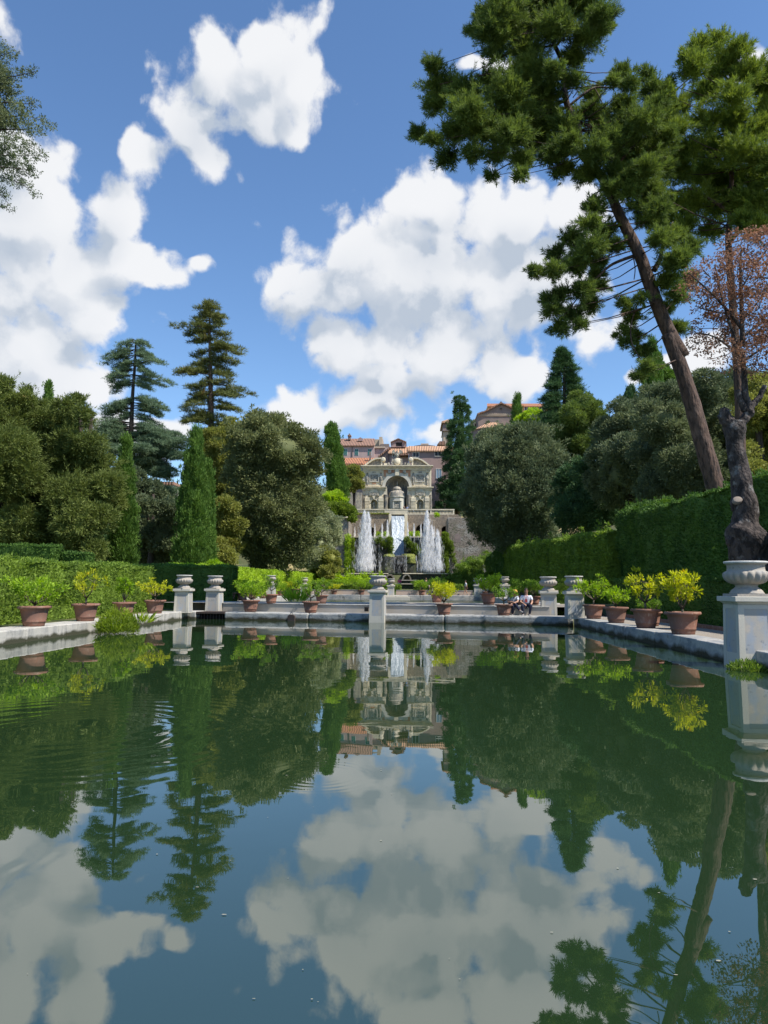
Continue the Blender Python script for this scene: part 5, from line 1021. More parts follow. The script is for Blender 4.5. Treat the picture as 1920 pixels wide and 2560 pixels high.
for s, nm in ((1, ''), (-1, '')):
    X = lambda x: 850 + s * (x - 850)
    def hb(name, m, x0, y0, x1, y1, dep, off=0, **kw): a, c = sorted((X(x0), X(x1))); return F_.box(name, m, a, y0, c, y1, dep, off, **kw)
    hb('cornice', 'trav', 162, 737, 655, 752, .6, .75); hb('frieze', 'trav', 190, 752, 640, 790, .3, .35)
    hb('spandrel_panel', 'mosaic', 597, 415, 800, 560 if False else 470, .1, .0, dy=.12); hb('spandrel_relief', 'travg', 680, 400, 740, 480, .3, .25, dy=.12)
    hb('mosaic_panel', 'mosaic', 597, 470, 640, 540, .1, .0, dy=.12)
    # relief panel
    def fr(b):
        for (x0, y0, x1, y1) in ((330, 490, 510, 503), (330, 628, 510, 642), (330, 503, 345, 628), (495, 503, 510, 628)): a, c = sorted((X(x0), X(x1))); fb(b, 9, a, y0, c, y1, YF + .15, .2, .22)
    part('relief_frame', fr, 'cream'); hb('relief_panel', 'travg', 346, 504, 494, 627, .1, .08, dy=.15)
    hb('inscription_plaque', 'travd', 385, 442, 450, 470, .1, .12, dy=.15); hb('lower_plaque', 'mosaic' if s > 0 else 'travd', 385, 650, 450, 678, .1, .12, dy=.15); hb('plaque_course', 'trav', 300, 695, 540, 715, .2, .15, dy=.15)
    for xx in (285, 545):   # carved figures beside the panel
        c = W(9, X(xx), 700, YF); m9 = mp(9, YF); b = MB(); rr = [(16, 0), (24, 20), (20, 60), (30, 110), (34, 150), (22, 185), (12, 195), (16, 215), (12, 235), (2, 242)]
        b.lathe([(r * m9, z * m9) for r, z in rr], (c.x, YF + .1, c.z), 12, amp=[.3] * 10, nf=5, sy=.8); b.build('carved_figure', M['travg'], T, True); hb('figure_capital', 'trav', xx - 25, 425, xx + 25, 455, .3, .3, dy=.15)
    hb('corner_pilaster', 'trav', 212, 410, 240, 738, .3, .12, dy=.15)
    # lower order: banded columns
    for xx, ww in ((285, 45), (545, 50)):
        hb('pilaster_block', 'trav', xx - ww, 935, xx + ww, 1015, .5, .35, bevel=.05); hb('pilaster', 'trav', xx - 30, 790, xx + 30, 935, .4, .18)
        def bands(b):
            for k in range(5): a, c = sorted((X(xx - ww), X(xx + ww))); fb(b, 9, a, 1022 + k * 26, c, 1042 + k * 26, YF, .5, .30)
        part('rusticated_shaft', bands, 'trav', bevel=.04)
    for xx, ww in ((218, 26), (635, 45)):
        b = MB(); c = W(9, X(xx), 1150, YF); m9 = mp(9, YF); pr = [(ww * .72 * m9, 0)]
        for k in range(12): z = 4 + k * 23; pr += [(ww * .72 * m9, z * m9), (ww * m9, (z + 2) * m9), (ww * m9, (z + 15) * m9), (ww * .72 * m9, (z + 17) * m9)]
        b.lathe(pr, (c.x, YF + .1, c.z), 14, smooth=False); b.build('banded_column', M['travd'], T, True)
    hb('niche_entablature', 'trav', 325, 838, 500, 905, .4, .35, bevel=.04); hb('niche_tablet', 'travg', 335, 848, 490, 898, .1, .38)
    fpoly(MB(), 9, [(X(320), 838)] + [(X(x), y) for x, y in archpts(412, 838, 92, 52, 10)] , YF, .4, .40).build('niche_pediment', M['trav'], T, True)
    ap = archpts(415, 1035, 76, 76, 12); ai = archpts(415, 1035, 61, 61, 12)
    def na(b):
        for k in range(12): fpoly(b, 9, [(X(x), y) for x, y in (ap[k], ap[k + 1], ai[k + 1], ai[k])], YF, .2, .18)
    part('niche_arch', na, 'trav'); fpoly(MB(), 9, [(X(385), 905), (X(440), 905), (X(425), 962), (X(402), 962)], YF, .3, .35).build('niche_bracket', M['trav'], T, True)
    # top pediment half with scroll
    def ped(b):
        o_ = [(X(x), y) for x, y in ((225, 335), (290, 280), (370, 225), (450, 192), (545, 185))]; i_ = [(X(x), y) for x, y in ((262, 335), (315, 295), (385, 245), (455, 214), (545, 208))]
        for k in range(4): fpoly(b, 9, [o_[k], o_[k + 1], i_[k + 1], i_[k]], YF, 1.2, .45)
    part('broken_pediment', ped, 'trav'); fpoly(MB(), 9, [(X(262), 336), (X(315), 296), (X(385), 246), (X(455), 215), (X(543), 209), (X(543), 336)], YF + .3, .8).build('tympanum', M['travd'], T, True)
    c = W(9, X(588), 222, YF); m9 = mp(9, YF); b = MB(); b.lathe([(.001, -.5), (30 * m9, -.5), (46 * m9, -.42), (46 * m9, .9), (.001, .9)], (0, 0, 0), 20)
    b.v = [(c.x + v[0], YF + v[2], c.z + v[1]) for v in b.v]; b.build('volute', M['trav'], T, True)
    hb('volute_stem', 'trav', 545, 250, 575, 336, .8, .3); hb('attic_block', 'trav', 600, 285, 665, 336, .8, .1); hb('cherub', 'travg', 668, 275, 715, 325, .6, .1, bevel=.15)
F_.box('upper_cornice', 'trav', 168, 334, 1530, 352, 1.2, .85); F_.box('cornice_bed', 'trav', 195, 352, 1505, 378, 1.0, .5); F_.box('upper_frieze', 'trav', 208, 378, 1490, 412, .8, .2)
for i in range(34): F_.box('dentil', 'trav', 205 + i * 38.3, 353, 222 + i * 38.3, 368, .3, .68) if i % 1 == 0 else None
# coat of arms and eagle
c = W(9, 850, 262, YF); m9 = mp(9, YF); b = MB(); b.lathe([(.001, -.35), (52 * m9, -.30), (66 * m9, -.05), (62 * m9, .1), (78 * m9, .2), (80 * m9, .5)], (0, 0, 0), 22, amp=[0, 0, 0, 0, .2, .25], nf=8)
b.v = [(c.x + v[0], YF + v[2], c.z + v[1] * 1.1) for v in b.v]; b.build('coat_of_arms', M['trav'], T, True)
for s in (1, -1):
    X = lambda x: 850 + s * (x - 850)
    fpoly(MB(), 9, [(X(760), 200), (X(745), 240), (X(738), 280), (X(748), 325), (X(790), 330), (X(792), 300), (X(780), 260), (X(785), 215)], YF, .6, .1).build('scroll_supporter', M['travg'], T, True)
t2 = thing('stone_eagle', 'carved stone eagle with spread wings on top of the coat of arms', 'statue', tuple(W(9, 850, 190, YF)))
for s in (1, -1):
    X = lambda x: 850 + s * (x - 850)
    fpoly(MB(), 9, [(X(838), 130), (X(815), 70), (X(790), 32), (X(765), 40), (X(750), 75), (X(752), 110), (X(764), 90), (X(772), 120), (X(782), 92), (X(795), 125), (X(805), 110), (X(830), 160)], YF, .35, .1).build('wing', M['travg'], t2, True)
b = MB(); cc = W(9, 850, 130, YF); b.ball(tuple(cc), 28 * m9, sc=(1, .8, 1.9)); b.ball(tuple(W(9, 850, 62, YF)), 13 * m9); b.tube([W(9, 850, 62, YF), W(9, 832, 70, YF)], [.08, .02], 5); b.tube([W(9, 850, 85, YF), W(9, 850, 65, YF)], [.2, .13], 8); b.build('body', M['travg'], t2, True)
# aedicule inside the arch
t3 = thing('domed_pavilion', 'small domed stone pavilion inside the great arch', 'pavilion', (pc.x, YF - .1, zb))
def lt(name, m, prof, n=8, **kw): MB().lathe([(r * m9, z * m9) for r, z in prof], (pc.x, YF + 1.0, zb), n, a0=math.pi / 8, a1=math.pi / 8 + 2 * math.pi, smooth=False, **kw).build(name, M[m], t3, True)
lt('drum', 'cream', [(155, 0), (155, 235)]); lt('drum_cornice', 'cream', [(165, 218), (172, 225), (172, 240), (150, 240)])
MB().lathe([(r * m9, z * m9) for r, z in [(158, 240), (152, 275), (150, 300), (138, 330), (118, 348), (96, 352), (94, 372), (100, 374), (84, 405), (60, 430), (30, 445), (10, 450), (12, 465), (3, 478), (10, 490), (12, 520), (3, 550), (.1, 560)]], (pc.x, YF + 1.0, zb), 24).build('dome', M['travd'], t3, True)
YA = YF + 1.0 - 155 * m9 * .924
def pa(name, fn, m): b = MB(); fn(b); b.build(name, M[m], t3, True)
pa('aedicule_frame', lambda b: (fb(b, 9, 770, 1000, 792, 1140, YA, .3, .2), fb(b, 9, 905, 1000, 930, 1140, YA, .3, .2), fpoly(b, 9, [(760, 1002), (795, 990), (805, 968), (850, 958), (895, 968), (905, 990), (940, 1002)], YA, .3, .28)), 'cream')
pa('aedicule_niche', lambda b: fpoly(b, 9, [(805, 1130), (805, 1040)] + archpts(850, 1040, 45, 45, 8)[1:-1] + [(895, 1040), (895, 1130)], YA, .1, .06), 'travg')
# statues in the niches
for x in (410, 1280):
    b = MB(); c = W(9, x, 1150, YF + .5); k = 1.95 / 2.05
    b.lathe([(.28, 0), (.30, .3), (.24, .8), (.26, 1.1), (.30, 1.35), (.16, 1.55), (.09, 1.6), (.09, 1.66), (.13, 1.75), (.12, 1.86), (.03, 1.93)], tuple(c), 14, amp=[.15, .15, .12, .05, 0, 0, 0, 0, 0, 0, 0], nf=7, sy=.75)
    b.tube([c + Vector((.24, 0, 1.42)), c + Vector((.36, -.08, 1.1)), c + Vector((.18, -.22, .98))], [.08, .065, .045], 7); b.tube([c + Vector((-.24, 0, 1.42)), c + Vector((-.33, -.05, 1.1)), c + Vector((-.36, -.12, .8))], [.08, .065, .045], 7)
    o = b.build('statue', M['travg']); tag(o, 'draped stone statue in the %s niche of the fountain facade' % ('left' if x < 800 else 'right'), 'statue', 'statues in the facade niches')
# ------------------------------------------------------------------ balustrade and terrace walls
YB = 150.0
t = thing('balustrade', 'long stone balustrade in front of the fountain facade', 'balustrade', tuple(W(1, 770, 1200, YB)))
def bpart(name, m, x0, y0, x1, y1, dep=.35, off=0): fb(MB(), 1, x0, y0, x1, y1, YB, dep, off).build(name, M[m], t, True)
bpart('rail', 'trav', 310, 1153, 1240, 1162, .4, .06); bpart('base', 'trav', 310, 1194, 1240, 1202, .4, .06); bpart('centre_panel', 'trav', 608, 1162, 800, 1194, .3, .02)
for x in (312, 600, 800, 1020, 1230): bpart('post', 'trav', x - 5, 1162, x + 8, 1194, .4, .03)
z0 = W(1, 770, 1194, YB).z; z1 = W(1, 770, 1162, YB).z; hB = z1 - z0; me = MB().lathe([(.10, 0), (.10, .06 * hB), (.06, .12 * hB), (.13, .38 * hB), (.07, .75 * hB), (.06, .85 * hB), (.10, .93 * hB), (.10, hB)], n=10).mesh('baluster', M['trav'])
i = 0
for x in list(range(328, 596, 13)) + list(range(818, 1012, 13)) + list(range(1034, 1226, 13)):
    p = W(1, x, 1194, YB); o = link('baluster', me, t); o.location = (p.x - t.location.x, .17, z0 - t.location.z + .001)
def wall(name, label, m, r, x0, y0, x1, y1, Y, dep, bevel=0, cat='wall', group=None):
    o = fb(MB(), r, x0, y0, x1, y1, Y, dep).build(name, M[m], bevel=bevel); return tag(o, label, cat, group)
GW = 'masonry walls round the cascade'
# upper wall with arches
t = thing('arched_wall', 'rubble wall with dark arches below the balustrade, left of the cascade', 'wall', tuple(W(1, 450, 1420, 143)), 0, GW)
def aw(name, x0, x1, y0, y1, arches, Y, m, t, dep=2.5):
    b = MB(); xs_ = [x0] + sum([[c - r_, c + r_] for c, r_, ys in arches], []) + [x1]
    for k in range(0, len(xs_), 2): fb(b, 1, xs_[k], y0, xs_[k + 1], y1, Y, dep)
    for c, r_, ys in arches:
        ap = archpts(c, ys, r_, r_ * .9, 12); fpoly(b, 1, [(c - r_, y0)] + [(c - r_, ys)] + ap[1:-1] + [(c + r_, ys), (c + r_, y0)], Y, dep)
    b.build('masonry', M[m], t, True)
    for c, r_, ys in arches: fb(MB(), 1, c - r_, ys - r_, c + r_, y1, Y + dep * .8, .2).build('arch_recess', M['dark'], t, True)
aw('w', 258, 650, 1203, 1420, [(470, 32, 1345)], 143, 'rubble', t)
fb(MB(), 1, 250, 1187, 640, 1200, 143, .8, .3).build('mossy_coping', M['mosslime'], t, True)
t = thing('arched_wall', 'rubble wall with two arches below the balustrade, right of the cascade', 'wall', tuple(W(1, 980, 1420, 143)), 0, GW)
aw('w', 785, 1300, 1203, 1420, [(945, 62, 1345), (1160, 40, 1345)], 143, 'rubble', t)
for (x0, x1) in ((632, 656), (776, 806)):
    wall('cascade_pier', 'yellowish mossy pier on the %s side of the cascade' % ('left' if x0 < 700 else 'right'), 'trav', 1, x0, 1200, x1, 1420, 141.5, 3, .05, 'pier', 'piers beside the cascade')
wall('mossy_wall', 'dark dripping moss wall behind the left big jet', 'moss', 1, 262, 1412, 668, 1760, 135, 6, group='mossy walls under the small jets'); wall('mossy_wall', 'dark dripping moss wall behind the right big jet', 'moss', 1, 776, 1412, 1180, 1760, 135, 6, group='mossy walls under the small jets')
wall('basin_lip', 'thin pale basin lip under the small jets left of the cascade', 'trav', 1, 258, 1408, 664, 1413, 134.7, 7, 0, 'basin', 'basin lips'); wall('basin_lip', 'thin pale basin lip under the small jets right of the cascade', 'trav', 1, 776, 1408, 1184, 1413, 134.7, 7, 0, 'basin', 'basin lips')
wall('cascade_bed', 'dark rock bed behind the falling sheet of the cascade', 'rubbleg', 1, 656, 1216, 780, 1765, 142, 6, 0, 'rock')
t = thing('stone_pier', 'tall square masonry pier left of the fountain basin', 'pier', tuple(W(1, 200, 1700, 130)))
fb(MB(), 1, 120, 1235, 250, 1780, 130, 12).build('shaft', M['rubbleg'], t, True, .08); fb(MB(), 1, 112, 1222, 256, 1236, 130, 12, .3).build('cap', M['trav'], t, True, .05)
wall('retaining_wall', 'grey weathered retaining wall with beam holes right of the fountain', 'rubbleg', 1, 1180, 1232, 1800, 1800, 134, 8, .1, group=GW)
b = MB()
for (x, y) in ((1222, 1307), (1293, 1307), (1225, 1397), (1333, 1402), (1232, 1478), (1290, 1478), (1350, 1470), (1260, 1560)): fb(b, 1, x - 5, y - 5, x + 5, y + 5, 134, .1, .02)
fpoly(b, 1, [(1240, 1460), (1240, 1400)] + archpts(1268, 1400, 28, 24, 8)[1:-1] + [(1296, 1400), (1296, 1460)], 134, .1, .02); o = b.build('beam_holes', M['church']); o.parent = bpy.data.objects['retaining_wall']; o.matrix_parent_inverse = Matrix.Identity(4)
wall('garden_wall', 'plain grey wall left of the facade above the ivy', 'travd', 1, 225, 1000, 385, 1200, 156, 3, 0, group=GW)
wall('terrace_wall', 'dark lower basin wall at the foot of the big jets, left half', 'moss', 1, 245, 1750, 620, 1860, 124, 3, 0, group=GW); wall('terrace_wall', 'dark lower basin wall at the foot of the big jets, right half', 'moss', 1, 765, 1750, 1240, 1860, 124, 3, 0, group=GW)
wall('basin_edge', 'pale rim of the lower basin left of the rock mound', 'trav', 1, 240, 1744, 625, 1750, 123.7, 3.6, 0, 'basin', 'basin lips'); wall('basin_edge', 'pale rim of the lower basin right of the rock mound', 'trav', 1, 762, 1744, 1245, 1750, 123.7, 3.6, 0, 'basin', 'basin lips')
b = fb(MB(), 1, 250, 1746, 1240, 1752, 127, 8); o = b.build('water', WM2); tag(o, kind='structure')
wall('garden_parapet', 'white-topped low parapet in the middle distance, upper', 'bench', 1, 745, 1806, 900, 1812, 112, .6, 0, 'parapet', 'distant parapets'); wall('parapet_base', 'dark mossy wall under the upper distant parapet', 'moss', 1, 740, 1812, 905, 1850, 112.2, .6, 0, 'wall', GW)
wall('garden_parapet', 'white-topped low parapet in the middle distance, lower', 'bench', 1, 560, 1838, 905, 1845, 100, .6, 0, 'parapet', 'distant parapets'); wall('parapet_base', 'dark mossy wall under the lower distant parapet', 'moss', 1, 560, 1845, 905, 1890, 100.2, .6, 0, 'wall', GW)
# stone arches at the foot of the mound
for x in (645, 800):
    b = MB(); o_ = archpts(x, 1800, 42, 48, 12); i_ = archpts(x, 1800, 28, 34, 12)
    for k in range(12): fpoly(b, 1, [o_[k], o_[k + 1], i_[k + 1], i_[k]], 122, 2)
    fb(b, 1, x - 42, 1800, x - 28, 1850, 122, 2); fb(b, 1, x + 28, 1800, x + 42, 1850, 122, 2); fb(b, 1, x - 28, 1765, x + 28, 1850, 123.5, .3)
    o = b.build('grotto_arch', M['rubbleg']); tag(o, 'small stone grotto arch at the %s foot of the mossy mound' % ('left' if x < 700 else 'right'), 'arch', 'grotto arches')
# mossy rock mound
def mound(label, x0, x1, yt, yb, Y, m, sd, dep=3):
    b = MB(); nx_, nz_ = 26, 18; c = W(1, (x0 + x1) / 2, yb, Y); hw = (x1 - x0) / 2 * mp(1, Y); H = (yb - yt) * mp(1, Y); vs = []
    for k in range(nz_ + 1):
        f = k / nz_; sh = 1.0 - .22 * f * f if f < .8 else (1 - .22 * .64) * max(.05, 1 - ((f - .8) / .2) ** 2) ** .5 if f > .8 else 1
        for i in range(nx_):
            a = 2 * math.pi * i / nx_; p = Vector((math.cos(a) * hw * sh, math.sin(a) * dep * sh, f * H)); q = 1 + .16 * mn.noise(p * .9 + Vector((sd, 0, 0))) + .08 * mn.noise(p * 2.6)
            vs.append((c.x + p.x * q, Y + dep + p.y * q, c.z + p.z))
    fs = [(k * nx_ + i, k * nx_ + (i + 1) % nx_, (k + 1) * nx_ + (i + 1) % nx_, (k + 1) * nx_ + i) for k in range(nz_) for i in range(nx_)]; fs.append(tuple(nz_ * nx_ + i for i in range(nx_)))
    b.add(vs, fs, True); return b
t = thing('rock_mound', 'mossy tufa rock mound with dripping water in front of the cascade', 'rock', tuple(W(1, 720, 1850, 126)))
mound('', 555, 700, 1572, 1850, 127, 'moss', 1).build('left_rock', M['moss'], t, True); mound('', 752, 900, 1570, 1850, 127, 'moss', 5).build('right_rock', M['moss'], t, True); mound('', 640, 810, 1586, 1850, 128.5, 'rubbleg', 8).build('centre_rock', M['rubbleg'], t, True)
mound('', 575, 690, 1562, 1592, 127, 'm', 2, 2.4).build('moss_cap', M['mosslime'], t, True); mound('', 740, 888, 1560, 1596, 127, 'm', 3, 2.4).build('moss_cap', M['mosslime'], t, True); mound('', 800, 885, 1590, 1650, 126.6, 'm', 4, 1.5).build('moss_cap', M['mosslime'], t, True)
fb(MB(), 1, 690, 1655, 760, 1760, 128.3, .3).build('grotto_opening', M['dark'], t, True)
fb(MB(), 1, 700, 1583, 800, 1589, 127.4, 3).build('lip_slab', M['rubbleg'], t, True, .05)
# hanging plants
def vine(label, r, lst, Y, leaf, name='hanging_ivy'):
    lob = lobes_px(r, lst, Y, .3, 1.2, 6); o = link(name, np_mesh(name, crown_lobes(lob, dens=1.2, cr=.3, per=24, Ln=.26, Wd=.12, core=.6, hide=.6, upb=-.2), [L[leaf]])); tag(o, label, 'ivy', 'ivy hanging on the fountain walls')
vine('yellow-green vertical line of ivy on the stone pier', 1, [(255, 1400 + k * 30, 12 + 6 * (k % 3)) for k in range(12)], 129.5, 'hedgelit')
vine('dark ivy curtain between left big jet and pier', 1, [(285, 1430 + k * 28, 22) for k in range(11)], 134.3, 'ivy')
vine('dark ivy curtain at the right end of the moss wall', 1, [(1150, 1400 + k * 28, 26) for k in range(12)] + [(1195, 1470, 22), (1205, 1520, 22), (1215, 1570, 16), (1235, 1620, 12), (1250, 1655, 8)], 133.6, 'ivy')
vine('ivy drips under the left small jets', 1, [(560, 1440, 22), (590, 1480, 20), (640, 1440, 24), (650, 1490, 20), (655, 1540, 16), (520, 1450, 16)], 134.3, 'ivy')
vine('ivy drips under the right small jets', 1, [(800, 1440, 22), (830, 1480, 24), (870, 1500, 22), (900, 1540, 20), (860, 1560, 20)], 134.3, 'ivy')
vine('small bushes on the ledge left of the cascade', 1, [(540, 1390, 22), (610, 1395, 18), (580, 1400, 12)], 139, 'hedgelit', 'ledge_bush'); vine('small bushes on the ledge right of the cascade', 1, [(840, 1392, 20), (890, 1388, 24), (1075, 1210, 16)], 139, 'hedgelit', 'ledge_bush')
ltree('bank_bush', 'grassy bank bush between retaining wall and hedge on the right', 'bush', [(1320, 1700, 60), (1380, 1660, 60), (1300, 1760, 50), (1420, 1720, 70), (1480, 1640, 50), (1540, 1600, 50)], 1, 118, L['hedge'], None, cr=.6, Ln=.3, Wd=.1, seed=61, dy=1.5, trunk_r=.1, per=50, core=.8, hide=.7, dens=1)
# ------------------------------------------------------------------ falling and rising water
def sprayMat(name, alpha, col=(.86, .90, .94)):
    m, nt, p, out = newmat(name); p.inputs['Base Color'].default_value = (*col, 1); p.inputs['Roughness'].default_value = .5
    tr = nt.nodes.new('ShaderNodeBsdfTranslucent'); tr.inputs[0].default_value = (*col, 1); a = nt.nodes.new('ShaderNodeMixShader'); a.inputs[0].default_value = .5
    nt.links.new(p.outputs[0], a.inputs[1]); nt.links.new(tr.outputs[0], a.inputs[2]); tp = nt.nodes.new('ShaderNodeBsdfTransparent'); b = nt.nodes.new('ShaderNodeMixShader'); b.inputs[0].default_value = alpha
    nt.links.new(tp.outputs[0], b.inputs[1]); nt.links.new(a.outputs[0], b.inputs[2]); nt.links.new(b.outputs[0], out.inputs[0]); return m
M['spray'] = sprayMat('water_spray', .33, (.99, .99, 1.0))
def jet(label, r, peaks, yb, Y, n, wpx, Ln, Wd, name='water_jet', spread=1.0, group='water jets of the fountain'):
    """peaks: (x, ytop, halfwidth at base)"""
    P = []; D = []; m = mp(r, Y)
    for (x, yt, hw, wgt) in peaks:
        k = int(n * wgt); u = rng.uniform(0, 1, k) ** .75; y = yt + (yb - yt) * u; hwz = hw * (.08 + .92 * u ** .5); a = rng.uniform(0, 2 * math.pi, k); q = np.abs(rng.normal(size=k)) * np.where(rng.uniform(size=k) < .15, .75, .42)
        c0 = W(r, x, yb, Y); c1 = W(r, x, yt, Y); z = c1.z + (c0.z - c1.z) * u
        P.append(np.stack([c0.x + np.cos(a) * q * hwz * m, Y + np.sin(a) * q * hwz * m, z], 1)); D.append(np.stack([rng.normal(size=k) * .04, rng.normal(size=k) * .04, np.ones(k)], 1))
    P = np.concatenate(P); D = unit(np.concatenate(D)); V, k = leaf_arrays(P, D, Ln, Wd); o = link(name, np_mesh(name, [(V, k, 0)], [M['spray']])); return tag(o, label, 'water jet', group)
jet('big white twin-peaked jet on the left of the fountain', 1, [(405, 1210, 74, .5), (442, 1222, 50, .35), (412, 1330, 84, .3)], 1746, 129, 17000, 0, 1.0, .19)
jet('big white pointed jet on the right of the fountain with a spray tail', 1, [(985, 1213, 55, .45), (1030, 1350, 50, .25), (975, 1420, 70, .3), (1085, 1385, 60, .16)], 1746, 129, 15500, 0, 1.0, .19)
for i, (x, yt, w_) in enumerate([(320, 1330, 7), (505, 1298, 9), (572, 1294, 12), (622, 1260, 16), (808, 1280, 11), (866, 1297, 10), (930, 1304, 9), (1052, 1318, 8)]):
    jet(['first small jet at far left of the upper basin', 'small jet just right of the big left jet', 'small jet second left of the cascade', 'small jet next to the cascade on its left, tallest of the small ones', 'small jet next to the cascade on its right', 'small jet second right of the cascade', 'small jet just left of the big right jet', 'small jet right of the big right jet'][i], 1, [(x, yt, w_, 1)], 1410, 138, 1600, 0, .3, .08, 'small_water_jet')
# cascade sheet
m, nt, p, out = newmat('cascade_water'); c = mixc(nt, noise_fac(nt, (5.5, 5.5, .6), .36, .50, 5, .7), (.13, .20, .25), (.46, .50, .54)); c = mixc(nt, noise_fac(nt, (11, 11, 1.4), .58, .74, 4, .6), c, (.14, .20, .24)); nt.links.new(c, p.inputs['Base Color']); p.inputs['Roughness'].default_value = .3; bumpn(nt, p, (4, 4, .8), 1, .15)
M['cascade'] = m
b = MB(); rows = []
for k in range(15):
    u = k / 14; y = 1216 + (1585 - 1216) * u; Y = 141.6 - 5.5 * u ** 1.3; xl = 657 + 12 * u; xr = 778 - 4 * u; rows.append([W(1, xl + (xr - xl) * j / 10, y, Y + .25 * mn.noise(Vector((j * .9, k * .5, 3)))) for j in range(11)])
vs = [p for r_ in rows for p in r_]; b.add(vs, [(k * 11 + j, k * 11 + j + 1, (k + 1) * 11 + j + 1, (k + 1) * 11 + j) for k in range(14) for j in range(10)], True); o = b.build('cascade', M['cascade']); tag(o, 'sheet of white water falling in the middle below the balustrade', 'waterfall')
def strands(label, lst, Y, name, Wd=.05):
    P = []; D = []; Ls = []
    for (x, y0, y1, k, sp) in lst:
        for i in range(k):
            a = rng.uniform(0, 1); yy = y0 + (y1 - y0) * a; c = W(1, x + rng.normal() * sp, yy, Y); P.append(c[:]); D.append((0, 0, 1))
    V, k = leaf_arrays(np.array(P), np.array(D, float), .55, Wd); o = link(name, np_mesh(name, [(V, k, 0)], [M['spray']])); tag(o, label, 'falling water', 'thin falls of the fountain')
strands('thin veils of water dripping from the rock mound', [(685, 1590, 1745, 90, 6), (660, 1590, 1700, 70, 12), (795, 1590, 1745, 80, 6), (735, 1590, 1680, 110, 25), (780, 1600, 1740, 60, 8), (725, 1650, 1760, 60, 20), (620, 1590, 1680, 50, 15)], 126.2, 'water_veil')
strands('thin falls spilling from the left upper basin', [(560, 1412, 1445, 150, 42), (505, 1412, 1560, 120, 4), (545, 1412, 1700, 130, 5), (575, 1412, 1480, 50, 6), (610, 1412, 1470, 40, 8), (640, 1412, 1460, 30, 8), (560, 1560, 1745, 80, 10), (480, 1412, 1500, 40, 5)], 134, 'water_veil')
strands('thin falls spilling from the right upper basin', [(800, 1412, 1500, 60, 8), (830, 1412, 1470, 50, 8), (868, 1412, 1490, 60, 5), (785, 1412, 1560, 50, 3), (905, 1412, 1450, 30, 8), (930, 1412, 1470, 40, 5)], 134, 'water_veil')
strands('water curving over the right shoulder of the rock mound', [(888, 1600, 1640, 40, 3), (897, 1640, 1745, 90, 4), (565, 1600, 1650, 40, 4), (553, 1650, 1745, 90, 5)], 126, 'water_veil')
# ------------------------------------------------------------------ people
SK = stone('skin', (.46, .26, .18), rough=.6, bump=None); SKs = {}
def cloth(name, col, c2=None, sc=30): return stone(name, col, [((sc, sc, sc), c2, .5, .6)] if c2 else (), rough=.9, bump=(60, .2, .004))
HAIR = stone('dark_hair', (.022, .016, .013), rough=.6, bump=(90, .6, .01))
SHOE = stone('shoe', (.20, .20, .21), rough=.7, bump=None); BLACK = stone('black_plastic', (.012, .012, .014), rough=.2, bump=None)
def skinned(name, pts, edges, root, m, parent, sub=1):
    names = list(pts); me = bpy.data.meshes.new(name); me.from_pydata([pts[k][:3] for k in names], [(names.index(a), names.index(b)) for a, b in edges], [])
    o = link(name, me, parent); me.materials.append(m); md = o.modifiers.new('skin', 'SKIN'); md.use_smooth_shade = True; md.branch_smoothing = .3
    for i, k in enumerate(names):
        r = pts[k][3]; r = r if isinstance(r, tuple) else (r, r); me.skin_vertices[0].data[i].radius = r; me.skin_vertices[0].data[i].use_root = (k == root)
    s = o.modifiers.new('sub', 'SUBSURF'); s.levels = sub; s.render_levels = sub
    return o
